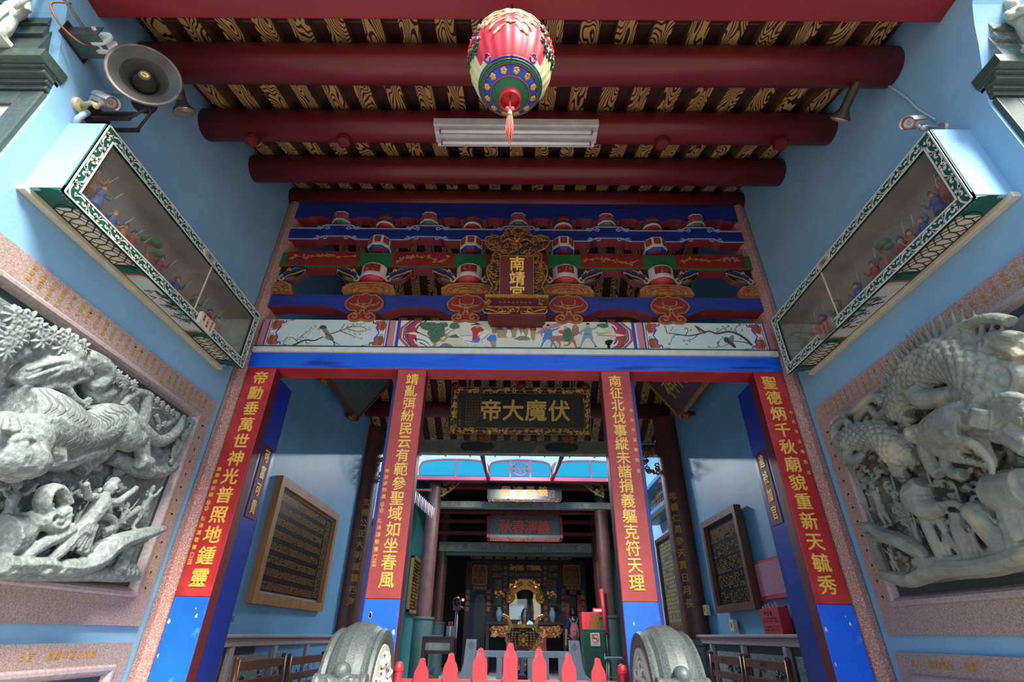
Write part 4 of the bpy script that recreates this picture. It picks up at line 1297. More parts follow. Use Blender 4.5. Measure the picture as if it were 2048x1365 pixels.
for side in ('left', 'right'):
    t, X0, X1, Z0, Z1, D, fl = shrine(side)
    s = -1 if side == 'left' else 1
    rr = random.Random(3)
    # small clay donors' label in front of the glass
    lb = wall_thing(side, 'donor_label', {'left': 'small cream label block with red writing on the left shrine edge', 'right': 'small brown label block with red writing on the right shrine edge'}[side], 'label')
    u = .33*fl
    mb = MB().box(u-.09, u+.09, -D-.032, -D-.004, Z0-.0, Z0+.095, 'cream' if side == 'left' else 'rockery')
    mb.build('block', lb, bevel=.003)
    mb = MB()
    for i, w_ in enumerate(('靖安宮', '三敬獻', '嘉義')):
        mb.text(w_, u+.05-.05*i, Z0+.075, .026, -D-.033, 'p_red', bold=.012, step=.028, res=1)
    mb.build('lettering', lb)
    # rocky scenery and clay figures standing inside
    rk = MB()
    for i in range(11):
        x = X0+.15+.17*i
        rk.ball((x, -.08, Z0+.105), (rr.uniform(.08, .13), .055, rr.uniform(.04, .07)), 'rockery', 10, 7)
    o = wall_thing(side, 'rockery', {'left': 'brown modelled rocks along the floor of the left glazed box', 'right': 'brown modelled rocks along the floor of the right glazed box'}[side], 'rocks')
    carve(rk, 'rocks', 'rockery', .012, o)
    figs = [(-.82, .22, 'fig_orange', 'fig_green', 'rider in orange high at the near end'), (-.74, .17, 'fig_blue', 'fig_red', 'blue robed figure by the near end'), (-.6, .1, 'fig_blue', 'fig_orange', 'blue figure on the near rocks'), (-.5, .09, 'fig_orange', 'fig_red', 'orange figure with raised arms'),
            (-.42, .10, 'fig_red', 'fig_blue', 'red figure beside the orange one'), (-.15, .13, 'fig_red', 'fig_blue', 'red robed figure beside the small pine'), (.06, .10, 'fig_blue', 'fig_red', 'blue and red figure at the glazing bar'), (.3, .12, 'fig_green', 'fig_red', 'green figure in a red hat behind the label'),
            (.5, .12, 'fig_red', 'fig_blue', 'red figure in a blue hat with a sword'), (.62, .12, 'fig_orange', 'fig_green', 'bearded figure at the wall end')]
    dim = side == 'right'
    for i, (x, h, r1, r2, d) in enumerate(figs):
        x *= fl
        f = wall_thing(side, 'clay_figure', '%s clay %s in the %s glazed box' % ('faded' if dim else 'painted', d, side), 'figurine', yc=YC, group='clay figures in the %s shrine' % side)
        z = Z0+h
        sc = .105
        y = -.125
        mb = MB().lathe([(.38*sc, 0), (.34*sc, .3*sc), (.22*sc, .7*sc), (.27*sc, 1.0*sc), (.1*sc, 1.15*sc)], r1, 10, c=(x, y, z))
        mb.tube([(x-.2*sc, y, z+sc), (x-.5*sc, y-.1*sc, z+.75*sc), (x-.45*sc, y-.4*sc, z+1.0*sc)], [.1*sc, .09*sc, .06*sc], r1, 6)
        mb.tube([(x+.2*sc, y, z+sc), (x+.55*sc, y-.1*sc, z+1.0*sc), (x+.6*sc, y-.2*sc, z+1.4*sc)], [.1*sc, .09*sc, .06*sc], r1, 6)
        mb.build('robe', f)
        MB().ball((x, y-.02*sc, z+1.32*sc), (.17*sc, .17*sc, .2*sc), 'fig_skin', 10, 8).build('head', f)
        MB().lathe([(.2*sc, 0), (.21*sc, .06*sc), (.13*sc, .2*sc), (.03*sc, .3*sc)], r2, 10, c=(x, y, z+1.4*sc)).build('hat', f)
        MB().tube([(x+.62*sc, y-.22*sc, z+1.2*sc), (x+.9*sc, y-.3*sc, z+2.0*sc)], .035*sc, 'white_trim', 5).build('weapon', f)
        MB().lathe([(.10, -h+.062), (.07, -h*.4), (.045, 0)] if h > .15 else [(.06, -h+.062), (.045, 0)], 'rockery', 8, c=(x, y+.04, z), sy=.55).build('stand', f)
    f = wall_thing(side, 'model_pine', 'small model pine with a yellow trunk in the %s glazed box' % side, 'model tree')
    x = -.28*fl
    MB().tube([(x, -.12, Z0+.08), (x+.02*fl, -.13, Z0+.18), (x-.01, -.12, Z0+.26), (x+.03*fl, -.13, Z0+.3)], [.014, .012, .01, .006], 'fig_orange', 7).tube([(x, -.12, Z0+.2), (x+.07*fl, -.13, Z0+.25)], [.009, .006], 'fig_orange', 6).build('trunk', f)
    MB().ball((x+.02, -.13, Z0+.32), (.06, .04, .025), 'fig_green', 10, 6).ball((x+.08*fl, -.13, Z0+.265), (.04, .03, .018), 'fig_green', 10, 6).ball((x-.04*fl, -.12, Z0+.285), (.04, .03, .02), 'fig_green', 10, 6).build('foliage', f)
    MB().tube([(x, -.12, Z0+.062), (x, -.12, Z0+.1)], [.05, .02], 'rockery', 8).build('mound', f)
    f = wall_thing(side, 'model_wall', 'crenellated model fortress wall at the far end of the %s glazed box' % side, 'model building')
    mb = MB()
    a = .42*fl; b = .8*fl
    lo, hi = min(a, b), max(a, b)
    mb.box(lo, hi, -.09, -.04, Z0+.062, Z0+.15, 'rockery')
    for k in range(8):
        xx = lo+(hi-lo)*k/8
        mb.box(xx, xx+(hi-lo)/16, -.09, -.04, Z0+.15, Z0+.175, 'rockery')
    mb.build('rampart', f)

# ---- big carved stone panels
NAMES = '陳林王張李黃吳蔡劉許郭鄭洪謝楊廖曾邱葉蘇周呂江何蕭羅高潘簡朱'
GIV = '文明德福金水木火土春秋成英美玉清國家建志榮華富貴安順發財天地'
def stone_frame(side, t, top_text=True, z0=.93, z1=2.6, xa=-1.08, xb=1.12, band=.165, rows=True):
    fl = 1 if side == 'left' else -1
    if fl < 0: xa, xb = -xb, -xa
    mb = MB()
    w = band
    mb.prism([(xa, z0), (xb, z0), (xb-w, z0+w), (xa+w, z0+w)], -.03, 0, 'granite_pink')
    mb.prism([(xa, z1), (xb, z1), (xb-w, z1-w), (xa+w, z1-w)], -.03, 0, 'granite_pink')
    mb.prism([(xa, z0), (xa, z1), (xa+w, z1-w), (xa+w, z0+w)], -.03, 0, 'granite_pink')
    mb.prism([(xb, z0), (xb, z1), (xb-w, z1-w), (xb-w, z0+w)], -.03, 0, 'granite_pink')
    mb.build('granite_frame', t)
    a, b, c, d = xa+w, xb-w, z0+w, z1-w
    mo = MB()
    m_ = .06
    for (p, q) in (((a, c), (b, c)), ((b, c), (b, d)), ((b, d), (a, d)), ((a, d), (a, c))):
        ux, uz = (q[0]-p[0]), (q[1]-p[1]); L_ = math.hypot(ux, uz); ux /= L_; uz /= L_
        nx, nz = -uz, ux
        sec = [(0, -.03), (.0, -.048), (.012, -.058), (.03, -.058), (.045, -.045), (m_, -.015), (m_, 0), (0, 0)]
        vs = []
        for (o_, y) in sec: vs.append((p[0]+ux*o_+nx*o_, y, p[1]+uz*o_+nz*o_))
        for (o_, y) in sec: vs.append((q[0]-ux*o_+nx*o_, y, q[1]-uz*o_+nz*o_))
        n = len(sec)
        mo.add(vs, [(i, (i+1) % n, (i+1) % n+n, i+n) for i in range(n)], 'granite_rail')
    mo.build('moulding', t)
    MB().box(a+m_-.01, b-m_+.01, -.012, 0, c+m_-.01, d-m_+.01, 'stone_dark').build('slab', t)
    e = .05
    MB().box(a+m_+e, b-m_-e, -.03, -.01, c+m_+e, d-m_-e, 'stone_grey' if side == 'left' else 'stone_warm').build('ground_slab', t, bevel=.004)
    return a, b, c, d
def inscription(side, t, z1, xa, xb, n, seed):
    fl = 1 if side == 'left' else -1
    rr = random.Random(seed)
    mb = MB()
    for i in range(n):
        u = (xa+(xb-xa)*(i+.5)/n)
        k = 3 if rr.random() < .8 else 4
        tx = rr.choice(NAMES)+''.join(rr.choice(GIV) for _ in range(k-1))
        mb.text(tx, u, z1-.038, .03, -.032, 'gold_ink', bold=.008, ext=.01, res=1, step=.034)
    mb.build('gold_inscription', t)
for side in ('left', 'right'):
    fl = 1 if side == 'left' else -1
    t = wall_thing(side, 'carved_stone_panel', {'left': 'large granite framed stone carving of a tiger under pines on the left wall', 'right': 'large granite framed stone carving of a dragon in clouds on the right wall'}[side], 'stone carving')
    if side == 'left': T_TIGER = t
    else: T_DRAGON = t
    stone_frame(side, t)
    lo, hi = (-.78, 1.0) if fl > 0 else (-1.0, .86)
    inscription(side, t, 2.6, lo, hi, 26, 5 if fl > 0 else 9)
    # faint gold leaf marks down the far upright
    rr = random.Random(2)
    mb = MB()
    for i in range(13):
        z = 2.36-.1*i
        u = 1.04*fl
        for k in range(3):
            a = rr.uniform(0, 6.28)
            mb.prism([(u+.02*math.cos(a), z+.02*math.sin(a)), (u+.008*math.cos(a+1.5), z+.008*math.sin(a+1.5)), (u-.02*math.cos(a+.4), z-.02*math.sin(a+.4)), (u-.006*math.cos(a+1.5), z-.006*math.sin(a+1.5))], -.0315, -.029, 'gold_ink')
    mb.build('gold_leaf_marks', t)
    # lower framed panel at the foot of the wall
    t2 = wall_thing(side, 'lower_stone_panel', 'low granite framed stone panel at the foot of the %s wall' % side, 'stone carving')
    stone_frame(side, t2, z0=.12, z1=.835, band=.12)
    mb = MB()
    if fl > 0:
        mb.text('歲次乙酉年重修', .78, .778, .046, -.032, 'gold_ink', bold=.012, ext=.01, res=1, vert=False, step=.055, rtl=True)
        mb.text('吉日', .32, .778, .046, -.032, 'gold_ink', bold=.012, ext=.01, res=1, vert=False, step=.055, rtl=True)
    else:
        mb.text('歲次', -.96, .778, .046, -.032, 'gold_ink', bold=.012, ext=.01, res=1, vert=False, step=.05)
        mb.text('鳳凰來儀', -.8, .778, .046, -.032, 'gold_ink', bold=.012, ext=.01, res=1, vert=False, step=.05)
        mb.text('敬獻', -.52, .778, .046, -.032, 'gold_ink', bold=.012, ext=.01, res=1, vert=False, step=.05)
    mb.build('gold_inscription', t2)
    rl = MB()
    rr = random.Random(12)
    for i in range(14):
        u = -.7+.11*i; z = .3+.25*rr.random()
        sp = spiral(u, z, .06, .012, rr.uniform(0, 6), rr.uniform(6, 10), 10)
        rl.tube([(a, -.03, b) for a, b in sp], .014, 'stone_grey', 6)
        rl.tube([(u+.05*k, -.03, z-.06+.015*math.sin(k*2)) for k in range(4)], .012, 'stone_grey', 6)
    rl.build('low_relief', t2)
# ---- the tiger carving (left) and the dragon carving (right)
class Rel:
    def __init__(s, side): s.side = side; s.mb = MB()
    def P(s, p, y):
        if s.side == 'left':
            if len(p) > 2: px, py = p[0]/3.37, 960+p[1]/3.37      # lower crop
            else: px, py = p[0]/3.413, 560+p[1]/3.413
        else:
            if len(p) > 2: px, py = 1588+p[0]/3.37, 960+p[1]/3.37
            else: px, py = 1588+p[0]/3.413, 560+p[1]/3.413
        a, b = wl(s.side, px, py, y)
        return (a, -y, b)
    def cap(s, pts, r, y, seg=8, k=3, flat=None):
        n = len(pts)
        if not hasattr(r, '__len__'): r = [r]*n
        if not hasattr(y, '__len__'): y = [y]*n
        p3 = [(*s.P(p, d), rr) for p, d, rr in zip(pts, y, r)]
        p3 = smooth_path(p3, k) if k > 1 else p3
        s.mb.tube([q[:3] for q in p3], [max(q[3], .004) for q in p3], 'stone_grey', seg, flat=flat)
        s.last = p3
        return s
    def ball(s, p, r, y, seg=10):
        s.mb.ball(s.P(p, y), r, 'stone_grey', seg, 7); return s
    def clump(s, p, r, y):
        """pine needle cluster: a low disc with raised spokes"""
        c = Vector(s.P(p, y))
        s.mb.ball(c+Vector((0, r*.15, 0)), (r*.75, r*.3, r*.75), 'stone_grey', 10, 6)
        for k in range(8):
            a = 2*PI*k/8+p[0]
            s.mb.ball(c+Vector((r*.56*math.cos(a), -r*.12, r*.56*math.sin(a))), (r*.5, r*.34, r*.16), 'stone_grey', 8, 6, rot=Matrix.Rotation(-a, 3, 'Y'))
        s.mb.ball(c+Vector((0, -r*.3, 0)), r*.16, 'stone_grey', 7, 5)
        return s
    def surf(s, t, ang):
        """point on the front of the last tube at fraction t and angle"""
        q = s.last; f = t*(len(q)-1); i = min(int(f), len(q)-2); f -= i
        c = Vector(q[i][:3]).lerp(Vector(q[i+1][:3]), f); r = q[i][3]+(q[i+1][3]-q[i][3])*f
        d = (Vector(q[i+1][:3])-Vector(q[i][:3])).normalized()
        fw = Vector((0, -1, 0)); fw = (fw-d*fw.dot(d)).normalized(); sd = d.cross(fw)
        return c+(fw*math.cos(ang)+sd*math.sin(ang))*r, r
    def scales(s, n, m, k=.32, a0=-1.3, a1=1.3):
        for i in range(n):
            for j in range(m):
                a = a0+(a1-a0)*(j+.5*(i % 2))/(m-.5)
                p, r = s.surf((i+.5)/n, a)
                s.mb.ball(p, r*k, 'stone_grey', 7, 5)
    def man(s, p, h, y, lean=0, armL=(-.2, .1), armR=(.3, .35), legL=(-.12, 0), legR=(.16, 0), skirt=True):
        """standing figure: p is the head, h its height in metres"""
        c = Vector(s.P(p, y))
        def q(a, b, d=0): return (c.x+a*h+lean*(-b)*h, c.y-d*h, c.z+b*h)
        m = s.mb; g = 'stone_grey'
        m.ball(q(0, 0), (.075*h, .075*h, .09*h), g, 10, 8)
        m.ball(q(0, .08), (.06*h, .06*h, .05*h), g, 8, 6)
        m.ball(q(0, -.01, .075), .02*h, g, 6, 4)
        m.tube([q(0, -.08), q(0, -.16), q(0, -.3), q(0, -.42), q(0, -.52)], [.045*h, .115*h, .1*h, .085*h, .11*h], g, 9)
        for a, (ex, ez) in ((-1, armL), (1, armR)):
            m.tube([q(a*.1, -.14), q(a*.1+(ex-a*.1)*.5, -.2+(ez+.14)*.4, .05), q(ex, ez, .09)], [.05*h, .045*h, .03*h], g, 7)
            m.ball(q(ex, ez, .09), .035*h, g, 7, 5)
        for lx, lz in (legL, legR):
            m.tube([q(lx*.3, -.5), q(lx*.8, -.72, .05), q(lx, -.95+lz)], [.085*h, .06*h, .042*h], g, 8)
            m.ball(q(lx+.02, -.98+lz, .04), (.07*h, .07*h, .035*h), g, 7, 5)
        if skirt:
            for k in range(7):
                a = -.13+.26*k/6
                m.tube([q(a*.6, -.42, .06), q(a*1.25, -.7+.04*(k % 2), .06)], [.02*h, .03*h], g, 6)
        m.tube([q(-.1, -.42, .06), q(.1, -.42, .06)], .02*h, g, 6)
        return s

R = Rel('left')
# tree: trunks and boughs
R.cap([(0, 555), (90, 530), (200, 480), (330, 460), (430, 455), (510, 520), (520, 575)], [.035, .035, .04, .04, .05, .055, .04], [.10, .1, .11, .12, .13, .14, .13])
R.cap([(100, 720), (200, 660), (330, 610), (450, 580), (540, 640), (600, 620)], [.06, .10, .11, .10, .07, .04], [.06, .08, .09, .1, .1, .08])
R.cap([(530, 520), (600, 540), (690, 590), (720, 650), (660, 720), (610, 710)], [.05, .06, .06, .055, .05, .03], [.1, .12, .13, .13, .12, .1])
R.cap([(600, 690), (640, 780), (700, 780), (790, 720)], [.05, .07, .07, .05], .08)
R.cap([(830, 860), (870, 810), (930, 770), (1010, 785)], [.022, .026, .03, .03], .13)
R.cap([(1000, 800), (990, 900), (970, 980), (930, 1020)], [.035, .04, .04, .03], .13)
R.cap([(1060, 920), (1080, 980), (1100, 1010), (1180, 960), (1200, 900)], .02, .12)
R.cap([(290, 760), (370, 720), (450, 745), (500, 810), (570, 850)], [.02, .025, .025, .024, .02], .15)
R.cap([(440, 740), (520, 690), (590, 670)], [.02, .02, .02], .15)
R.cap([(1030, 880), (1100, 880), (1150, 930), (1200, 960)], .018, .12)
R.cap([(1290, 960), (1260, 1050), (1220, 1120), (1190, 1180), (1120, 1290)], [.03, .035, .035, .035, .03], .1)
R.cap([(760, 1210), (850, 1250), (960, 1300), (1100, 1310), (1190, 1270)], [.05, .05, .055, .05, .04], .1)
R.cap([(980, 1120), (1040, 1140), (1100, 1190), (1160, 1170)], .03, .1)
R.cap([(1010, 1200), (1080, 1230), (1150, 1220)], .035, .09)
for dx in (-1, 1):
    R.cap([(180, 650+dx*30), (330, 600+dx*26), (470, 575+dx*20), (540, 620+dx*14)], .012, .185)
carve(R.mb, 'pine_trunk', 'stone_grey', .008, T_TIGER, 1)
R = Rel('left')
for c in ((120, 260), (190, 275), (65, 370), (140, 340), (250, 330), (345, 380), (270, 415), (440, 395), (495, 440), (550, 465), (45, 450), (410, 455), (75, 245), (20, 400), (20, 490), (110, 400)):
    R.clump(c, .058, .15)
for c in ((760, 620), (800, 655), (850, 690), (905, 720), (770, 670), (830, 700), (735, 660)):
    R.clump(c, .042, .15)
for i, c in enumerate(((1030, 800), (1070, 825), (1105, 850), (1140, 880), (1175, 905), (1210, 930), (1250, 945), (1290, 955), (1315, 975), (1300, 1010), (1275, 1040), (1250, 1070), (1210, 1110), (1190, 1150), (1180, 1190), (1170, 1240), (1190, 1270), (575, 850), (600, 830), (1120, 990), (1080, 1010))):
    R.clump(c, .030, .14)
carve(R.mb, 'pine_needles', 'stone_grey', .005, T_TIGER, 0)
# tiger
R = Rel('left')
R.cap([(60, 930), (200, 960), (350, 1010), (480, 1050), (600, 1030), (700, 985), (800, 970)], [.16, .18, .165, .13, .125, .13, .105], [.10, .11, .12, .12, .12, .12, .1], seg=18)
body = R.last
R.cap([(800, 960), (830, 1040), (890, 1100), (950, 1080), (965, 1150), (975, 1220)], [.11, .1, .075, .06, .05, .045], [.14, .16, .17, .16, .16, .16], seg=12)
R.cap([(950, 1240), (1010, 1250), (1030, 1260)], [.05, .045, .03], .18)
for i in range(3): R.cap([(985+18*i, 1245), (1010+18*i, 1275)], .018, .2)
R.cap([(700, 1080), (690, 1160), (620, 1230), (540, 1300)], [.1, .07, .055, .05], .1, seg=12)
R.cap([(300, 1200), (420, 1240), (520, 1200), (700, 1150)], [.06, .06, .06, .05], .15)
# head, low and facing out
R.ball((140, 1100), (.15, .12, .13), .21, 18)
R.ball((30, 1090), (.15, .12, .13), .2, 18)
R.cap([(110, 1190), (190, 1240), (265, 1255)], [.085, .09, .06], [.27, .28, .26], seg=14)
R.cap([(-20, 1190), (60, 1215), (120, 1200)], [.08, .085, .07], [.27, .29, .28], seg=14)
R.cap([(20, 1290), (110, 1310), (210, 1310)], [.05, .055, .03], .24)
R.cap([(230, 1265), (262, 1255), (285, 1240)], [.02, .03, .018], .31)
R.cap([(300, 1010), (345, 945), (360, 905)], [.05, .05, .012], [.2, .24, .25], flat=.5)
R.cap([(310, 1000), (340, 955)], [.018, .012], .27)
R.ball((150, 1128), (.03, .025, .024), .335, 10)
R.cap([(120, 1150), (150, 1155), (185, 1145)], .011, .34, k=2)
R.cap([(70, 1120), (115, 1085), (180, 1085), (240, 1110)], .022, [.31, .33, .33, .30])
R.cap([(215, 1115), (290, 1105), (330, 1150)], .024, [.31, .27, .23])
R.cap([(215, 1130), (245, 1190), (275, 1240)], [.03, .034, .034], [.31, .32, .31])
for k in range(4):
    R.cap([(60, 1185+26*k), (130, 1198+24*k), (215, 1235+14*k)], .011, [.31, .355, .35])
for k in range(7):
    R.cap([(30+16*k, 1050-6*abs(k-3)), (45+9*k, 985-14*abs(k-3))], .013, [.325, .29])
for k in range(9):
    R.cap([(290+16*k, 1140+14*k), (380-4*k, 1185+10*k)], .016, .215)
for k in range(5):
    R.cap([(330+6*k, 1060+30*k), (400+8*k, 1070+34*k), (440, 1110+34*k)], .014, .24)
# tail
R.cap([(830, 870), (880, 930), (940, 990), (1000, 1050), (1080, 1105), (1170, 1070), (1230, 1000), (1240, 950)], [.045, .046, .046, .045, .042, .036, .03, .02], [.14, .17, .18, .18, .17, .16, .15, .14], seg=12)
carve(R.mb, 'tiger', 'stone_grey', .0065, T_TIGER, 0)
st = MB()
R.last = body
rr = random.Random(1)
for i in range(22):
    tt = .05+.92*i/22
    for sgn in (-1, 1):
        a0 = rr.uniform(.05, .3)*sgn; a1 = a0+sgn*rr.uniform(.7, 1.1)
        pts = []
        for j in range(7):
            tj = min(.99, max(0, tt+.03*math.sin(j*.9)+.006*j))
            p, r = R.surf(tj, a0+(a1-a0)*j/6)
            q = R.last; fi = tj*(len(q)-1); i_ = min(int(fi), len(q)-2)
            c_ = Vector(q[i_][:3]).lerp(Vector(q[i_+1][:3]), fi-i_)
            pts.append(c_+(p-c_)*.985)
        st.tube(pts, [.002, .005, .007, .007, .006, .005, .002], 'stone_stripe', 6)
for i in range(9):
    R.cap([(870+32*i, 905+32*i-max(0, i-6)*40), (878+32*i, 912+32*i-max(0, i-6)*40)], .049, .175, seg=12, k=1) if False else None
st.build('tiger_stripes', T_TIGER)
# figures, beasts and rocks below
R = Rel('left')
R.man((745, 55, 0), .52, .2, lean=-.28, armL=(-.42, -.08), armR=(.25, .06), legL=(-.52, .02), legR=(-.18, .06))
R.man((1025, 70, 0), .26, .16, lean=-.1, armL=(-.25, -.1), armR=(.2, .12), legL=(-.5, .05), legR=(-.1, 0))
R.man((560, 180, 0), .2, .08, lean=.1)
R.man((120, 40, 0), .26, .12, lean=.2, armL=(-.3, -.2), armR=(.3, .1), skirt=False)
R.man((935, 430, 0), .16, .14, lean=-.05)
R.man((700, 520, 0), .1, .16)
R.cap([(440, 160, 0), (380, 60, 0), (310, 80, 0), (285, 180, 0), (360, 240, 0), (430, 190, 0)], .026, .2, flat=2)
R.cap([(430, 190, 0), (420, 290, 0), (350, 330, 0), (290, 290, 0), (320, 230, 0), (380, 250, 0), (365, 290, 0), (330, 280, 0)], .024, .21, flat=2)
R.cap([(300, 340, 0), (310, 400, 0), (230, 430, 0), (250, 480, 0), (340, 510, 0)], .03, .15)
R.cap([(680, 240, 0), (750, 260, 0), (770, 320, 0), (700, 350, 0)], .024, .18)
R.cap([(540, 440, 0), (580, 480, 0), (590, 540, 0)], [.045, .035, .02], .2)
# beast on the left
R.cap([(0, 390, 0), (80, 370, 0), (150, 330, 0), (200, 300, 0)], [.11, .1, .08, .06], .15, seg=12)
R.cap([(200, 310, 0), (240, 270, 0), (265, 285, 0)], [.065, .05, .035], .17)
R.cap([(105, 400, 0), (110, 460, 0), (150, 520, 0)], [.05, .04, .035], .17)
R.cap([(20, 430, 0), (30, 490, 0)], .05, .15)
R.ball((185, 255, 0), .03, .16)
# ledges
R.cap([(0, 570, 0), (120, 575, 0), (260, 570, 0), (390, 590, 0)], [.045, .045, .04, .03], .2, flat=1.4)
R.cap([(390, 590, 0), (520, 590, 0), (640, 540, 0), (740, 450, 0), (860, 400, 0), (1000, 360, 0), (1105, 330, 0)], [.04, .05, .06, .06, .05, .04, .02], .21, flat=1.3)
R.cap([(0, 600, 0), (200, 610, 0), (400, 620, 0), (640, 630, 0), (800, 640, 0), (920, 655, 0)], [.05, .05, .05, .045, .045, .03], .12, flat=1.3)
R.cap([(870, 450, 0), (840, 520, 0), (800, 610, 0)], [.045, .04, .045], .16)
R.cap([(870, 460, 0), (930, 430, 0), (990, 400, 0)], .02, .15)
R.cap([(840, 580, 0), (900, 590, 0), (920, 650, 0)], .022, .15)
for i in range(9):
    R.cap([(660+30*i, 640, 0), (680+30*i, 615, 0)], .03, .15)
rr = random.Random(6)
for i in range(46):   # cloud and leaf lumps filling the ground between
    x, y = rr.uniform(0, 980), rr.uniform(0, 560)
    if x > 900 and y < 200: continue
    if x+y*1.0 > 1300: continue
    a0 = rr.uniform(0, 6)
    R.cap([(x+38*math.cos(a0+k*.9)*(1-.12*k), y+38*math.sin(a0+k*.9)*(1-.12*k), 0) for k in range(5)], .02, .06)
for i in range(12):
    x, y = rr.uniform(560, 1150), rr.uniform(1180, 1340)
    R.ball((x, y), (.05, .04, .035), .06)
for i in range(60):
    x, y = rr.uniform(0, 1040), rr.uniform(0, 600)
    if x > 880 and y > 330 or x > 960: continue
    a0 = rr.uniform(0, 6)
    R.cap([(x+26*math.cos(a0+k*1.0)*(1-.12*k), y+26*math.sin(a0+k*1.0)*(1-.12*k), 0) for k in range(5)], [.013, .013, .011, .009, .006], rr.uniform(.10, .15))
for (x, y, h, d) in ((480, 60, .2, .1), (860, 180, .18, .1), (250, 470, .1, .17), (610, 420, .16, .12), (330, 40, .16, .09)):
    R.man((x, y, 0), h, d)
carve(R.mb, 'figures_and_rocks', 'stone_grey', .006, T_TIGER, 0)

# dragon
R = Rel('right')
R.cap([(1480, 1000), (1420, 800), (1370, 700), (1260, 600), (1110, 545), (970, 590), (860, 680), (780, 800), (750, 930)], [.14, .14, .13, .125, .12, .115, .11, .10, .085], [.12, .14, .16, .17, .17, .16, .15, .14, .12], seg=16)
R.scales(34, 7, .24)
sp_ = list(R.last)
for i in range(20):      # spines along the outer curve
    p, r = R.surf(.34+.6*i/20, 1.45)
    c = Vector(sp_[int((.34+.6*i/20)*(len(sp_)-1))][:3])
    d = (p-c).normalized()
    up_ = Vector((0, 0, 1))
    R.mb.tube([c+d*r*.7, c+d*(r+.05), c+d*(r+.13)+Vector((.03, -.02, .02))], [.03, .02, .004], 'stone_warm', 6)
# head
R.cap([(1240, 1010), (1120, 1000), (1010, 1020), (900, 1050), (830, 1045)], [.14, .13, .10, .065, .05], [.22, .24, .26, .27, .27], seg=14)
R.cap([(820, 1030), (815, 1060), (860, 1080)], [.045, .05, .04], .29)
R.cap([(1200, 1150), (1080, 1160), (980, 1145), (910, 1120)], [.09, .07, .05, .035], [.2, .22, .24, .25], seg=12)
R.cap([(880, 1085), (980, 1080), (1080, 1075), (1180, 1100)], [.03, .035, .035, .03], .3)
R.ball((1120, 945), (.12, .09, .09), .27, 14)
for k in range(4):
    R.cap([(1030+k*26, 930-k*12), (1120, 890-k*4), (1200-k*12, 930+k*4), (1180-k*10, 990-k*8)], .014, .33-.005*k)
R.ball((1050, 1040), (.03, .03, .026), .34, 8)
for k in range(7):
    R.cap([(890+30*k, 985+k*6), (900+34*k, 1005+k*6)], [.02, .026], .31)
R.cap([(1210, 960), (1245, 860), (1275, 790)], [.045, .038, .03], [.27, .28, .28])
R.cap([(1255, 1000), (1270, 930), (1275, 880)], [.05, .045, .04], .31)
for pts in ([(1290, 900), (1380, 830), (1480, 800), (1600, 820)], [(1310, 950), (1420, 880), (1540, 880), (1640, 930)], [(1300, 1010), (1420, 1000), (1530, 930), (1570, 880)], [(1320, 930), (1440, 850), (1600, 870)],
            [(1270, 1040), (1400, 1050), (1500, 1010), (1570, 930)], [(1420, 1010), (1520, 1050), (1620, 1130)], [(1380, 1080), (1480, 1100), (1600, 1180)]):
    R.cap(pts, [.028, .03, .028, .02][:len(pts)], .25, flat=1.5)
R.cap([(1040, 1085), (1130, 1090), (1220, 1120), (1300, 1190), (1345, 1260), (1350, 1330)], [.03, .028, .026, .022, .018, .012], .32)
for k in range(9):
    R.cap([(1000+40*k, 1170+10*k), (1020+40*k, 1215+10*k)], [.03, .012], .24)
# fore leg and claws
R.cap([(830, 770), (900, 815), (1020, 800), (1110, 775)], [.07, .065, .055, .05], .24, seg=10)
for e in ((1200, 800), (1180, 760), (1160, 730), (1150, 830)):
    R.cap([(1100, 780), (1150, (780+e[1])/2), e], [.035, .025, .008], [.25, .27, .25])
R.cap([(1020, 810), (1090, 850), (1160, 890)], [.04, .03, .02], .22)
for k in range(7):
    R.cap([(820+45*k, 860-k*3), (830+45*k, 885-k*3)], .03, .2)
R.cap([(770, 930), (720, 900), (690, 910)], [.05, .03, .01], .2); R.cap([(790, 930), (780, 980), (800, 990)], [.05, .03, .01], .2); R.cap([(740, 880), (690, 860), (670, 830)], [.04, .03, .01], .2)
# flowing ribbons at the top right
for pts in ([(1040, 400), (1110, 350), (1200, 310), (1280, 275), (1380, 265), (1480, 285)], [(1270, 540), (1310, 480), (1360, 430), (1350, 390), (1430, 380), (1540, 395)], [(1290, 540), (1380, 560), (1450, 610), (1480, 690), (1450, 780)],
            [(1430, 575), (1510, 590), (1550, 660), (1530, 740), (1480, 800)], [(1100, 390), (1180, 400), (1260, 460), (1320, 440)], [(1380, 440), (1480, 470), (1560, 540)], [(1180, 370), (1230, 420), (1240, 470)]):
    R.cap(pts, [.03]*len(pts), .2, flat=1.4)
for c in ((1180, 390), (1120, 370), (1240, 440), (1440, 470), (1500, 500), (1560, 460), (1330, 520)):
    R.ball(c, .045, .17)
for k in range(5):     # tooth rows, nostril, brow tufts and cheek fins
    R.cap([(900+50*k, 1100+4*k), (905+50*k, 1125+4*k)], [.016, .005], .31)
R.ball((840, 1025), (.02, .02, .016), .33, 8)
for k in range(6):
    R.cap([(1190+14*k, 1060+22*k), (1270+14*k, 1075+26*k), (1340+8*k, 1110+34*k)], [.028, .024, .006], .25)
for k in range(5):
    R.cap([(1040+22*k, 900-6*k), (1030+24*k, 865-10*k)], [.02, .008], .31)
for c in ((1330, 860), (1420, 905), (1480, 960), (1400, 960)):
    for k in range(3):
        R.cap([(c[0]-60, c[1]+18*k-20), (c[0], c[1]+14*k-30), (c[0]+80, c[1]+20*k-10)], .009, .285)
carve(R.mb, 'dragon', 'stone_warm', .0065, T_DRAGON, 0)
R = Rel('right')
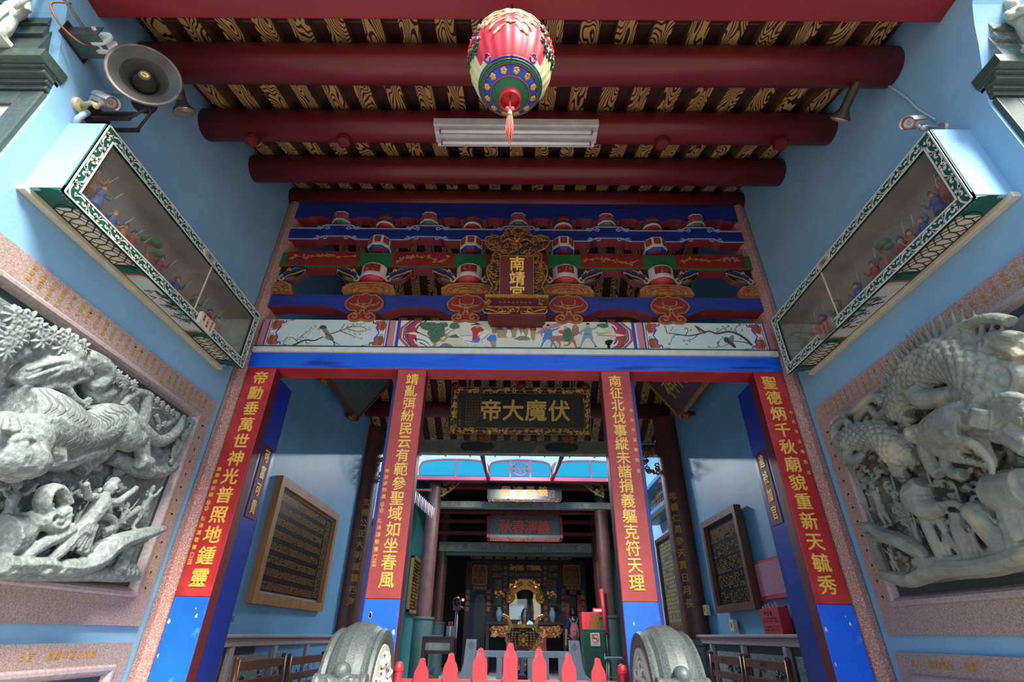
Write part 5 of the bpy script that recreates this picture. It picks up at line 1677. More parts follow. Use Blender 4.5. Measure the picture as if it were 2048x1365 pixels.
# fish-dragon at the lower left, with curling whiskers and pearls
R.cap([(330, 1120), (430, 1080), (560, 1060), (680, 1100), (760, 1190), (860, 1190)], [.06, .085, .09, .1, .1, .05], .16, seg=14)
R.scales(24, 6, .26)
R.cap([(310, 1130), (280, 1080), (290, 1000), (340, 965), (380, 1000), (385, 1080)], [.03, .035, .035, .03, .03, .03], .19)
R.cap([(350, 970), (350, 910), (420, 890), (500, 820), (560, 800), (610, 850)], [.03, .03, .03, .028, .028, .03], .17)
R.ball((350, 1125), .045, .23)
R.cap([(390, 1100), (370, 1200), (420, 1230), (480, 1180)], [.04, .045, .04, .02], .2)
for k in range(10):
    R.cap([(600+8*k, 1150+20*k), (640+14*k, 1170+18*k)], [.012, .03], .2)
for pts in ([(430, 960), (470, 900), (520, 880), (560, 930)], [(560, 830), (640, 770), (740, 690)], [(560, 960), (620, 900), (680, 870)], [(620, 1000), (660, 950), (720, 950)], [(480, 1000), (540, 980), (620, 1010), (630, 1080)], [(690, 1040), (760, 980), (740, 900)], [(790, 1080), (840, 1120), (880, 1190)]):
    R.cap(pts, [.028]*len(pts), .14)
for k in range(5): R.cap([(660+20*k, 720-8*k), (640+20*k, 690-10*k)], .016, .16)
R.cap([(900, 1120), (920, 1200), (950, 1280), (1000, 1330)], [.05, .045, .04, .04], .22)
R.cap([(1060, 1170), (1040, 1260), (1090, 1320), (1160, 1330)], .035, .2)
# figures below
R.man((530, 40, 0), .27, .16, lean=.03, armL=(-.2, -.15), armR=(.24, -.12), legL=(-.05, 0), legR=(.14, .0), skirt=False)
R.man((740, 150, 0), .22, .14, lean=.05)
R.man((970, 230, 0), .27, .19, lean=.05, armL=(-.25, .0), armR=(.25, -.2))
R.man((1090, 180, 0), .26, .12)
R.man((640, 470, 0), .15, .16, lean=.05)
R.man((480, 160, 0), .14, .12)
R.cap([(860, 20, 0), (840, 100, 0), (880, 180, 0), (960, 200, 0), (1000, 180, 0)], [.05, .09, .08, .05, .03], .22, seg=10)
R.cap([(1000, 170, 0), (1080, 160, 0), (1160, 210, 0)], .02, .2)
R.cap([(860, 220, 0), (930, 370, 0), (1000, 530, 0)], .028, .22)
R.cap([(880, 300, 0), (940, 430, 0), (985, 530, 0)], .022, .2)
R.cap([(430, 315, 0), (520, 320, 0), (620, 380, 0), (740, 420, 0), (860, 490, 0), (880, 520, 0)], [.02, .035, .045, .05, .045, .03], .2, flat=1.4)
R.cap([(500, 370, 0), (560, 400, 0), (640, 390, 0)], .03, .14)
R.cap([(1340, 60, 0), (1450, 90, 0), (1600, 60, 0)], [.09, .11, .1], .16, seg=14)
R.cap([(1180, 220, 0), (1260, 240, 0), (1340, 330, 0), (1420, 430, 0), (1480, 520, 0)], [.05, .075, .075, .07, .06], .18, seg=12)
R.cap([(1100, 220, 0), (1130, 330, 0), (1180, 450, 0), (1230, 560, 0)], [.04, .05, .05, .05], .18)
R.cap([(1500, 200, 0), (1560, 330, 0), (1620, 420, 0)], [.08, .09, .09], .16)
R.cap([(1230, 560, 0), (1330, 500, 0), (1400, 440, 0)], [.03, .03, .03], .18)
R.cap([(600, 640, 0), (700, 670, 0), (800, 680, 0), (900, 640, 0), (1000, 600, 0), (1150, 600, 0), (1350, 580, 0), (1560, 520, 0), (1750, 490, 0)], [.03, .04, .04, .045, .05, .05, .05, .05, .05], .2, flat=1.3)
R.cap([(820, 560, 0), (900, 570, 0), (1000, 570, 0), (1150, 560, 0)], [.03, .045, .05, .04], .2)
for i in range(16):
    R.cap([(580+22*i, 640-8*(i % 3), 0), (590+22*i, 670+7*(i % 2), 0)], .028, .18)
for i in range(10):
    R.cap([(510+10*i, 390+26*i, 0), (545+10*i, 400+26*i, 0)], .024, .13)
rr = random.Random(16)
for i in range(70):
    x, y = rr.uniform(380, 1600), rr.uniform(-60, 600)
    if y > 560+.0*x or x < 480+.28*y: continue
    a0 = rr.uniform(0, 6)
    R.cap([(x+42*math.cos(a0+k*.9)*(1-.12*k), y+42*math.sin(a0+k*.9)*(1-.12*k), 0) for k in range(5)], .024, rr.uniform(.05, .1))
for i in range(24):
    x, y = rr.uniform(700, 1560), rr.uniform(820, 1330)
    a0 = rr.uniform(0, 6)
    R.cap([(x+42*math.cos(a0+k*.9)*(1-.12*k), y+42*math.sin(a0+k*.9)*(1-.12*k)) for k in range(5)], .024, .08)
for i in range(110):
    x, y = rr.uniform(400, 1560), rr.uniform(-80, 600)
    if x < 500+.28*y: continue
    a0 = rr.uniform(0, 6)
    R.cap([(x+26*math.cos(a0+k*1.0)*(1-.12*k), y+26*math.sin(a0+k*1.0)*(1-.12*k), 0) for k in range(5)], [.013, .013, .011, .009, .006], rr.uniform(.10, .17))
for (x, y, h, d) in ((660, 60, .2, .14), (800, 300, .16, .17), (1180, 330, .16, .2), (1390, 250, .2, .22), (1500, 330, .18, .2), (560, 560, .1, .14), (900, 40, .2, .18)):
    R.man((x, y, 0), h, d)
for i in range(40):
    x, y = rr.uniform(330, 820), rr.uniform(900, 1330)
    a0 = rr.uniform(0, 6)
    R.cap([(x+26*math.cos(a0+k*1.0)*(1-.12*k), y+26*math.sin(a0+k*1.0)*(1-.12*k)) for k in range(5)], [.013, .013, .011, .009, .006], rr.uniform(.10, .16))
carve(R.mb, 'figures_and_rocks', 'stone_warm', .006, T_DRAGON, 0)
# ================================================================== lamps, lantern and fittings under the porch
def along(d, up=(0, 0, 1)):
    """matrix whose z axis points along d"""
    return Vector(d).to_track_quat('Z', 'Y').to_matrix().to_4x4()
# lantern
t = thing('paper_lantern', 'big red and yellow ribbed paper lantern hanging in the middle under the eave', 'lantern', (-.035, 1.5, 3.55))
def lantern_mat():
    m = mat('lantern_paper', '#d8cf9a', .5)
    n, l = m.node_tree.nodes, m.node_tree.links
    b = n['Principled BSDF']
    tc = n.new('ShaderNodeTexCoord'); sp = n.new('ShaderNodeSeparateXYZ')
    l.new(tc.outputs['Object'], sp.inputs[0])
    no = n.new('ShaderNodeTexNoise'); no.inputs['Scale'].default_value = 26; no.inputs['Detail'].default_value = 3
    mp = n.new('ShaderNodeMapping'); mp.inputs['Scale'].default_value = (.6, .6, 2.2)
    l.new(tc.outputs['Object'], mp.inputs[0]); l.new(mp.outputs[0], no.inputs['Vector'])
    # scuffing of the red paint grows towards the weathered top
    z = n.new('ShaderNodeMapRange'); z.inputs[1].default_value = -.06; z.inputs[2].default_value = .18; z.inputs[3].default_value = .28; z.inputs[4].default_value = .6
    l.new(sp.outputs[2], z.inputs[0])
    cmp_ = n.new('ShaderNodeMath'); cmp_.operation = 'LESS_THAN'
    l.new(no.outputs[0], cmp_.inputs[0]); l.new(z.outputs[0], cmp_.inputs[1])
    mx = n.new('ShaderNodeMix'); mx.data_type = 'RGBA'
    mx.inputs[6].default_value = lin('#cf2a35'); mx.inputs[7].default_value = lin('#e3d9b0')
    l.new(cmp_.outputs[0], mx.inputs[0]); l.new(mx.outputs[2], b.inputs['Base Color'])
lantern_mat()
mat('lantern_yellow', '#d9cf92', .5)
def lr(z):   # radius of the paper body
    u = max(-1, min(1, z/.318)); return .225*(1-abs(u)**2)**.5 if abs(u) < .97 else .225*(1-.97**2)**.5
NR_, NZ = 26, 32
zs = [-.308+.616*i/NZ for i in range(NZ+1)]
vs = []
SEG = NR_*4
for z in zs:
    for k in range(SEG):
        a = 2*PI*k/SEG
        r = lr(z)*(1-.018*(1-abs(math.cos(a*NR_/2)))**1.0*1.6)
        vs.append((r*math.cos(a), r*math.sin(a), z))
mb = MB()
bands = {}
for i in range(NZ):
    zm = (zs[i]+zs[i+1])/2
    for k in range(SEG):
        a = ((2*PI*(k+.5)/SEG)+PI/2+PI) % (2*PI)-PI      # 0 towards the viewer
        f = (i*SEG+k, i*SEG+(k+1) % SEG, (i+1)*SEG+(k+1) % SEG, (i+1)*SEG+k)
        if zm < -.287: m_ = 'beam_green'
        elif zm < -.252: m_ = 'p_blue'
        elif abs(abs(a)-PI/2) < .55: m_ = 'lantern_yellow'
        elif zm < -.19: m_ = 'lantern_yellow' if abs(a) > .6 and abs(a) < 2.5 else 'lantern_paper'
        else: m_ = 'lantern_paper'
        bands.setdefault(m_, []).append(f)
for m_, fs in bands.items():
    used = sorted({v for f in fs for v in f}); mp_ = {v: i for i, v in enumerate(used)}
    mb.add([vs[v] for v in used], [[mp_[v] for v in f] for f in fs], m_, True)
paper = mb.build('paper_body', t)
# painted rings, blossoms and dashes, following the paper
def onl(a, z, e=.003):
    r = lr(z)+e
    return (r*math.sin(a), -r*math.cos(a), z)
mb = MB()
for z, m_, r in ((-.252, 'p_orange', .004), (-.288, 'p_orange', .004), (-.245, 'beam_green', .009), (-.225, 'p_blue', .006), (-.236, 'beam_green', .008)):
    mb.tube([onl(2*PI*k/60, z) for k in range(61)], r, m_, 6, flat=.5)
for k in range(12):
    c = 2*PI*(k+.5)/12
    for j in range(5):
        an = 2*PI*j/5
        mb.ball(onl(c+.07*math.cos(an), -.271+.007*math.sin(an), .0015), (.010, .010, .006), 'gold', 7, 5)
for s in (-1, 1):
    for base in (PI/2,):
        for (da, z, kind) in ((.12, .06, 'f'), (-.1, 0, 'f'), (.15, -.03, 'f'), (-.2, .1, 'f'), (.0, -.08, 'l'), (.25, -.07, 'l'), (-.3, -.06, 'l'), (.3, .07, 'l'), (-.15, -.1, 'l'), (-.32, .03, 'l'), (.1, .14, 'l')):
            c = s*(PI/2-.38+da)
            n_ = 6 if kind == 'f' else 5
            for j in range(n_):
                an = 2*PI*j/n_
                mb.tube([onl(c, z), onl(c+.13*math.cos(an), z+.03*math.sin(an))], [.005, .011], 'lantern_red' if kind == 'f' else 'dgreen', 5, flat=.4)
    # red and blue knots at the lower shoulder
    for j in range(6):
        an = 2*PI*j/6
        mb.tube([onl(s*.7+.1*math.cos(an), -.2+.02*math.sin(an)), onl(s*.7+.1*math.cos(an+1), -.2+.02*math.sin(an+1))], .005, ('lantern_red', 'p_blue')[j % 2], 5)
    for z, w0 in ((.0, .32), (-.05, .22), (.045, .42)):
        mb.tube(smooth_path([onl(s*.1, z), onl(s*w0, z-.015), onl(s*(w0+.18), z-.05)], 4), [.004]*5+[.009]*4, 'lantern_yellow', 5, flat=.4)
mb.tube([onl(-.12, -.03), onl(.12, -.03)], .008, 'lantern_yellow', 5, flat=.4)
mb.tube([onl(-.6+.1*k, .06+.01*math.sin(k)) for k in range(13)], .006, 'lantern_yellow', 5, flat=.4)
mb.tube([onl(-.8+.1*k, .11+.012*math.sin(2*k)) for k in range(17)], .005, 'lantern_yellow', 5, flat=.4)
mb.build('painted_pattern', paper)
MB().lathe([(.056, -.295), (.056, -.345), (.052, -.348), (.048, -.345), (.048, -.305), (.0, -.303)], 'rim_red', 32).build('bottom_ring', t)
MB().lathe([(.06, .295), (.06, .33), (.0, .335)], 'rim_red', 28).build('top_ring', t)
MB().tube([(0, 0, .33), (0, 0, .617)], .006, 'metal_dark', 6).build('hanging_cord', t)
mb = MB().tube([(0, 0, -.288), (.0, 0, -.4)], .005, 'tassel', 6)
mb.ball((-.012, 0, -.405), .012, 'tassel', 8, 6).ball((.012, 0, -.405), .012, 'tassel', 8, 6)
cord = mb.build('tassel_cord', t)
MB().lathe([(.006, -.415), (.012, -.43), (.014, -.46)], 'alu', 12).build('tassel_cap', cord)
mb = MB()
rr = random.Random(2)
for i in range(26):
    a = rr.uniform(0, 6.28); r = rr.uniform(0, .012); r2 = r*rr.uniform(1, 2.0)
    mb.tube([(r*math.cos(a), r*math.sin(a), -.455), (r2*math.cos(a), r2*math.sin(a), -.54), (r2*math.cos(a)+rr.uniform(-.006, .0), r2*math.sin(a), -rr.uniform(.60, .66))], .0022, 'tassel', 4)
mb.build('tassel', cord)

# fluorescent lamp
t = thing('fluorescent_lamp', 'twin tube white fluorescent lamp fixed under the second red purlin', 'lamp', (-.005, 2.56, 4.36))
mb = MB().box(-.66, .66, -.07, .09, .045, .085, 'lamp_metal')
mb.prismx([(-.105, .09), (-.09, .03), (-.075, .03), (-.07, .085)], -.66, .66, 'lamp_metal')
mb.prismx([(.09, .085), (.095, .02), (.108, .02), (.112, .09)], -.62, .62, 'lamp_metal')
mb.prismx([(-.01, .045), (-.005, .02), (.025, .02), (.03, .045)], -.62, .62, 'lamp_metal')
mb.build('housing', t, bevel=.003)
for y in (-.045, .062):
    MB().tube([(-.6, y, .005), (.6, y, .005)], .014, 'tube_white', 14).build('tube', t)
    for s in (-1, 1):
        h = MB().box(s*.625-.012, s*.625+.012, y-.015, y+.015, -.016, .05, 'lamp_metal').tube([(s*.6, y, .005), (s*.614, y, .005)], .0155, 'p_red', 12)
        h.build('tube_holder', t)

# horn loudspeaker
HD = Vector((.6, -.75, -.28)).normalized()
t = thing('horn_loudspeaker', 'dark grey horn loudspeaker on the left blue wall by the top purlin', 'loudspeaker', (-2.21, 1.69, 3.73))
mh = along(HD)
mb = MB().lathe([(.045, -.2), (.05, -.17), (.06, -.13), (.085, -.08), (.125, -.03), (.175, .0), (.182, .004), (.172, .006), (.12, -.022), (.08, -.07), (.05, -.13), (.0, -.135)], 'horn', 40, M4=mh)
mb.build('horn_bell', t)
MB().lathe([(.172, -.006), (.186, -.004), (.19, .004), (.184, .01), (.172, .008)], 'horn_rim', 40, M4=mh, caps=False).build('rim', t)
MB().lathe([(.062, -.125), (.06, -.08), (.048, -.05), (.034, -.01), (.032, .0), (.028, .004), (.0, .004)], 'horn', 24, M4=mh).build('phase_plug', t); plug = t.children[-1]
o = MB().lathe([(.021, .004), (.021, .007), (.0, .007)], 'gold', 20, M4=mh, sx=1, sy=.75)
o.build('badge', plug)
mt_ = MB().text('OUL', -.008, 0, .013, 0, 'black', res=1, ext=.02, vert=False, step=.009, bold=.02)
mt_.tf(mh @ Matrix.Translation((0, 0, .0085)) @ Matrix.Rotation(PI/2, 4, 'Z') @ Matrix.Rotation(-PI/2, 4, 'X') if False else mh @ Matrix.Translation((0, 0, .0085)) @ Matrix.Rotation(-PI/2, 4, 'X'))
mt_.build('badge_lettering', plug)
MB().lathe([(.0, -.33), (.065, -.33), (.07, -.32), (.07, -.2), (.05, -.19)], 'metal_dark', 24, M4=mh).build('driver', t)
mb = MB()
mb.box(-.385, -.365, .13, .27, -.2, -.06, 'metal_dark').box(-.37, -.12, .15, .17, -.19, -.17, 'metal_dark').box(-.37, -.12, .23, .25, -.19, -.17, 'metal_dark').box(-.37, -.15, .19, .21, -.09, -.07, 'metal_dark')
mb.tube([(-.13, .16, -.18), (-.04, .14, -.12), (-.02, .12, -.05)], .009, 'metal_dark', 6).tube([(-.13, .24, -.18), (-.04, .18, -.1), (-.03, .13, -.04)], .009, 'metal_dark', 6)
mb.build('bracket', t)

# spotlights
for p0, p1, lab in (((-2.36, 1.95, 4.21), (-2.29, 2.09, 3.97), 'dark spotlight behind the horn loudspeaker on the left'), ((2.35, 1.99, 4.21), (2.30, 2.19, 4.085), 'dark spotlight under the top purlin at the right wall')):
    P0, P1 = Vector(p0), Vector(p1)
    t = thing('spotlight', lab, 'lamp', p0)
    d = (P1-P0).normalized(); Lx = (P1-P0).length
    m4 = along(d)
    MB().lathe([(.03, -.01), (.03, .02), (.012, .03), (.012, .05)], 'metal_dark', 14).build('mount', t)
    MB().lathe([(.0, .0), (.022, .0), (.03, .03), (.032, Lx-.07), (.042, Lx-.05), (.066, Lx-.01), (.068, Lx)], 'metal_dark', 24, M4=m4).build('holder', t)
    MB().lathe([(.066, Lx-.005), (.064, Lx+.006), (.04, Lx+.016), (.0, Lx+.02)], 'bulb', 24, M4=m4).build('bulb', t)

# cameras on brackets
def wall_camera(mount, body, d, lab, ivory):
    t = thing('security_camera', lab, 'camera', mount)
    s = 1 if mount[0] < 0 else -1
    B = Vector(body)-Vector(mount)
    mm = 'ivory' if ivory else 'alu'
    MB().lathe([(.042, 0), (.042, .012), (.034, .022), (.0, .024)], mm, 24, M4=Matrix.Rotation(s*PI/2, 4, 'Y')).build('wall_plate', t)
    mb = MB().tube([(s*.015, 0, 0), (B.x*.55, B.y*.5, B.z*.3), (B.x*.8, B.y*.8, B.z-.045)], .013, mm, 10)
    mb.ball((B.x*.8, B.y*.8, B.z-.045), .019, mm, 10, 8).tube([(B.x*.8, B.y*.8, B.z-.045), (B.x, B.y, B.z-.02)], .011, mm, 8)
    mb.build('arm', t)
    m4 = along(d)
    body_ = MB().lathe([(.0, -.085), (.03, -.085), (.034, -.078), (.034, .06)], 'alu', 24, M4=m4, c=B).build('body', t)
    # hood over the body
    hd = MB()
    vs = []
    D_ = Vector(d).normalized(); X_ = D_.cross(Vector((0, 0, 1))).normalized(); U_ = X_.cross(D_)
    N = 13
    for o_, rr_ in ((-.08, .041), (.085, .041), (.085, .037), (-.08, .037)):
        for i in range(N):
            a = PI*(-.12)+PI*1.24*i/(N-1)
            vs.append(B+D_*o_+X_*rr_*math.cos(a)+U_*rr_*math.sin(a))
    fs = []
    for a in range(4):
        b_ = (a+1) % 4
        for i in range(N-1): fs.append((a*N+i, a*N+i+1, b_*N+i+1, b_*N+i))
    hd.add(vs, fs, 'alu', True)
    hd.build('sun_hood', body_)
    MB().lathe([(.036, .052), (.036, .064), (.029, .066), (.028, .06)], 'copper', 24, M4=m4, c=B, caps=False).build('bezel', body_)
    f = MB().lathe([(.030, .056), (.0, .057)], 'lens', 24, M4=m4, c=B)
    f.lathe([(.011, .057), (.011, .061), (.007, .061), (.006, .058), (0, .058)], 'copper', 16, M4=m4, c=B)
    for k in range(8):
        a = 2*PI*k/8
        f.ball(B+m4.to_3x3() @ Vector((.02*math.cos(a), .02*math.sin(a), .058)), .0035, 'tube_white', 6, 4)
    f.build('lens', body_)
wall_camera((-WX, 1.775, 3.568), (-2.42, 1.75, 3.575), (.85, -.1, -.52), 'silver bullet camera on a cream arm under the horn loudspeaker', True)
wall_camera((WX, 1.9, 3.575), (2.40, 1.87, 3.59), (-.8, -.25, -.42), 'white bullet camera above the right glazed shrine box', False)

# pulley with its rod
t = thing('pulley', 'rusty steel pulley bracket with white wheel on the top left of the blue wall', 'pulley', (-WX, 1.58, 3.87))
mb = MB().box(0, .2, -.075, -.07, -.045, .03, 'metal_dark').box(0, .2, .06, .065, -.045, .03, 'metal_dark').box(0, .006, -.1, .09, -.06, .05, 'metal_dark').box(.0, .2, -.075, .065, -.047, -.043, 'stone_green')
mb.build('bracket', t)
MB().lathe([(.0, -.03), (.062, -.03), (.062, -.018), (.048, -.008), (.048, .008), (.062, .018), (.062, .03), (.0, .03)], 'white_paint', 28, M4=Matrix.Rotation(PI/2, 4, 'X'), c=(.165, 0, .0)).build('wheel', t)
MB().tube([(.165, -.09, 0), (.165, .08, 0)], .011, 'alu', 8).build('axle', t)
MB().tube([(.10, -.05, .01), (.06, -.45, .06), (.0, -1.1, .12)], .009, 'alu', 8).build('rod', t)
mb = MB()
mb.tube(smooth_path([(.06, -.17, .09), (.0, -.2, .02), (.04, -.12, -.06), (.1, -.02, -.06), (.12, .0, .06)], 5), .006, 'copper', 6)
mb.tube(smooth_path([(.1, -.06, .0), (.13, -.03, .02), (.16, .0, .06)], 4), .005, 'gold', 6)
mb.build('wire_loop', t)

# cables
t = tag(MB().tube(smooth_path([(-2.58, 1.93, 3.92), (-2.585, 1.84, 3.80), (-2.585, 1.80, 3.70), (-2.585, 1.81, 3.60), (-2.585, 1.80, 3.52)], 5), .008, 'grey_pvc', 8).build('cable'), 'grey cable running down the left wall to the cream camera arm', 'cable')
t = tag(MB().tube(smooth_path([(-2.57, 1.82, 3.56), (-2.56, 1.80, 3.50), (-2.57, 1.80, 3.46), (-2.585, 1.83, 3.428)], 5), .018, 'grey_pvc', 10).build('conduit_elbow'), 'pale blue conduit elbow above the near end of the left shrine', 'pipe')
t = tag(MB().tube(smooth_path([(2.585, 2.02, 4.22), (2.585, 1.97, 4.0), (2.585, 1.95, 3.85), (2.585, 1.90, 3.66)], 5), .007, 'grey_pvc', 8).build('cable'), 'grey cable running down the right wall to the white camera', 'cable')

# ================================================================== front of the piers
for sx, side in ((-1, 'left'), (1, 'right')):
    t = thing('stone_cornice', 'stepped dark stone cornice on the front of the %s pier' % side, 'cornice', (sx*2.59, 1.65, 3.47))
    def bb(mb, y0, z0, z1, m_, ins=0): return mb.box(min(0+sx*ins, sx*2.2), max(0+sx*ins, sx*2.2), y0, .0, z0, z1, m_)
    mb = MB()
    bb(mb, -.04, 0, .03, 'stone_green', .02); bb(mb, -.06, .03, .055, 'stone_green', .015); bb(mb, -.10, .055, .085, 'stone_green', .01); bb(mb, -.12, .085, .10, 'stone_green', .006); bb(mb, -.165, .10, .17, 'stone_green', .0)
    mb.build('steps', t, bevel=.004)
    t = thing('pier_relief', 'pale carved stone square framed in dark green on the front of the %s pier' % side, 'stone carving', (sx*2.6, 1.65, 2.2))
    def rbox(mb, a, b, y0, y1, z0, z1, m_): return mb.box(min(sx*a, sx*b), max(sx*a, sx*b), y0, y1, z0, z1, m_)
    mb = MB()
    rbox(mb, .02, .14, -.03, 0, .3, 1.26, 'stone_green'); rbox(mb, 1.2, 1.32, -.03, 0, .3, 1.26, 'stone_green'); rbox(mb, .14, 1.2, -.03, 0, 1.15, 1.26, 'stone_green'); rbox(mb, .14, 1.2, -.03, 0, .3, .4, 'stone_green')
    mb.build('frame', t, bevel=.006)
    mb = MB(); rbox(mb, .14, 1.2, -.012, 0, .4, 1.15, 'stone_pale'); mb.build('slab', t)
    mb = MB()
    rr = random.Random(8+sx)
    for i in range(16):
        x = sx*rr.uniform(.24, .8); z = rr.uniform(.55, 1.08); a = rr.uniform(0, 6)
        mb.tube([(x+.09*u*math.cos(a+.7*u), -.02-.02*math.sin(PI*u), z+.09*u*math.sin(a+.7*u)) for u in (0, .3, .6, 1)], [.012, .03, .026, .006], 'stone_pale', 7)
    carve(mb, 'leaf_relief', 'stone_pale', .007, t)
    # standing figure on the cornice
    t = thing('stone_figure', 'pale weathered stone figure standing on the %s cornice' % side, 'statue', (sx*(2.84 if sx < 0 else 2.80), 1.42, 3.64))
    mb = MB()
    g = 'stone_pale'
    mb.box(-.06, .06, -.05, .07, 0, .03, g)
    mb.lathe([(.065, .02), (.07, .08), (.058, .16), (.05, .2), (.062, .26), (.05, .3), (.02, .32)], g, 14, sy=.8)
    mb.ball((0, -.01, .355), (.033, .033, .042), g, 10, 8)
    mb.ball((0, 0, .395), (.03, .03, .022), g, 8, 6)
    mb.tube([(-.055, 0, .28), (-.085, -.02, .21), (-.03, -.06, .2)], [.024, .022, .016], g, 8)
    mb.tube([(.055, 0, .28), (.09, -.01, .24), (.07, -.04, .33)], [.024, .022, .016], g, 8)
    for k in range(5): mb.tube([(-.05+.025*k, -.045, .18), (-.06+.03*k, -.055, .03)], .009, g, 6)
    carve(mb, 'body', g, .006, t)
    if sx < 0:
        MB().tube([(.07, -.04, .2), (.1, -.04, .44)], [.01, .022], g, 8).build('staff', t)
    else:
        MB().ball((-.04, -.05, .22), (.04, .03, .03), g, 10, 8).build('held_bundle', t)

# ================================================================== drum stones and picket fence
for sx, side in ((-1, 'left'), (1, 'right')):
    t = thing('drum_stone', 'grey carved drum stone standing before the %s middle gate column' % side, 'drum stone', (sx*.935, 3.62, 0))
    Rr, cz_ = .36, .60
    prof = [(.0, -.135), (.255, -.135), (.27, -.15), (.30, -.155), (.325, -.15), (.335, -.13), (.325, -.11), (.345, -.09), (.365, -.05), (.372, 0), (.365, .05), (.345, .09), (.325, .11), (.335, .13), (.325, .15), (.30, .155), (.27, .15), (.255, .135), (.0, .135)]
    MB().lathe(prof, 'drum_stone', 56, M4=Matrix.Rotation(PI/2, 4, 'Y'), c=(0, 0, cz_)).build('drum', t)
    for s in (-1, 1):
        mb = MB()
        mb.lathe([(.25, .0), (.245, .014), (.0, .014)], 'stone_pale', 40, M4=Matrix.Rotation(s*PI/2, 4, 'Y'), c=(s*.134, 0, cz_))
        rr = random.Random(4+s)
        for i in range(44):
            a, r = rr.uniform(0, 6.28), rr.uniform(.02, .2)
            y, z = r*math.cos(a), cz_+r*math.sin(a); b = rr.uniform(0, 6)
            pts = [(s*(.15+.01*math.sin(u)), y+.035*(1-u/9)*math.cos(b+u), z+.035*(1-u/9)*math.sin(b+u)) for u in range(6)]
            mb.tube(pts, [.012, .012, .011, .01, .008, .006], 'stone_pale', 6)
        mb.build('carved_face', t)
    # knotted cloth scroll and bead on the front rim
    mb = MB()
    mb.ball((0, -.36, cz_+.12), .05, 'drum_stone', 16, 12)
    mb.tube([(-.12, -.36, cz_+.06), (.12, -.36, cz_+.06)], .05, 'drum_stone', 16)
    mb.tube([(-.145, -.36, cz_+.06), (-.12, -.36, cz_+.06)], .056, 'drum_stone', 16).tube([(.145, -.36, cz_+.06), (.12, -.36, cz_+.06)], .056, 'drum_stone', 16)
    for q in (.06, .085, .11):
        mb.tube([(q*math.sin(a)*1.1, -.40+.1*(q-.06), cz_+.11-q*math.cos(a)*1.0) for a in [-1.35+.225*k for k in range(13)]], [.008+.008*math.sin(PI*k/12) for k in range(13)], 'drum_stone', 8)
    mb.box(-.13, .13, -.40, -.3, cz_-.25, cz_+.05, 'drum_stone')
    carve(mb, 'cloth_scroll', 'drum_stone', .006, t, 3)
    mb = MB().box(-.2, .2, -.44, .36, 0, .18, 'drum_stone').box(-.17, .17, -.4, .34, .18, .26, 'drum_stone').box(-.14, .14, -.36, .3, .26, .34, 'drum_stone')
    mb.build('plinth', t, bevel=.012)
t = thing('picket_fence', 'low red picket barrier across the middle gateway', 'fence', (0, 4.02, 0))
for x, h in ((-.607, .765), (-.413, .796), (-.214, .827), (-.01, .861), (.185, .831), (.384, .804), (.582, .778)):
    w = .048
    pk = [(-w, .1), (w, .1), (w, h-.09), (w*.85, h-.07), (w*.55, h-.045), (w*.42, h-.02), (w*.36, h-.006), (0, h), (-w*.36, h-.006), (-w*.42, h-.02), (-w*.55, h-.045), (-w*.85, h-.07), (-w, h-.09)]
    MB().prism(pk, -.012, .012, 'picket_red').build('picket', t, bevel=.002, loc=(x, -.03, 0))
MB().box(-.79, .77, -.018, .02, .60, .645, 'picket_red').build('rail', t, bevel=.003)
MB().box(-.79, .77, -.018, .02, .18, .225, 'picket_red').build('rail', t, bevel=.003)
for x in (-.77, .75):
    MB().lathe([(.028, 0), (.028, .68), (.034, .69), (.034, .71), (.024, .735), (.0, .745)], 'picket_red', 16).build('end_post', t, loc=(x, 0, 0))
# ================================================================== the gate hall behind the columns
def wx(Y): return (Y-4.16)*.012
# wainscots
for side in ('left', 'right'):
    s = -1 if side == 'left' else 1
    fl = 1 if side == 'left' else -1
    zt = .885 if side == 'left' else .94
    t = wall_thing(side, 'wainscot', 'low carved stone wainscot with granite rail along the inner %s wall' % side, 'wainscot', yc=6.25)
    off_ = -.0 if fl > 0 else -.06
    MB().box(-1.95, 1.95, -.07+off_, .0, zt-.10, zt-.03, 'granite_pink').box(-1.95, 1.95, -.1+off_, .0, zt-.03, zt, 'granite_rail').build('rail', t, bevel=.008)
    MB().box(-1.95, 1.95, -.02+off_, .0, .12, zt-.1, 'stone_dark').build('slab', t)
    MB().box(-1.95, 1.95, -.08+off_, .0, 0, .12, 'granite_pink').build('plinth', t)
    for i in range(5):
        x = -1.93+.965*i
        MB().box(x-.035, x+.035, -.065+off_, .0, .12, zt-.1, 'granite_rail').build('stile', t, bevel=.008)
    for i in range(4):
        x = -1.93+.965*(i+.5)
        rr = random.Random(i+3*fl)
        mb = MB()
        mb.box(x-.38, x+.38, -.03+off_, -.015+off_, .22, zt-.17, 'stone_grey')
        for k in range(14):
            a, b = x+rr.uniform(-.32, .32), rr.uniform(.3, zt-.24)
            sp = spiral(a, b, .06, .012, rr.uniform(0, 6), rr.uniform(6, 10), 9)
            mb.tube([(p, -.032+off_, q) for p, q in sp], .013, 'stone_dark' if k % 2 else 'stone_grey', 6)
        mb.build('carved_relief', t)

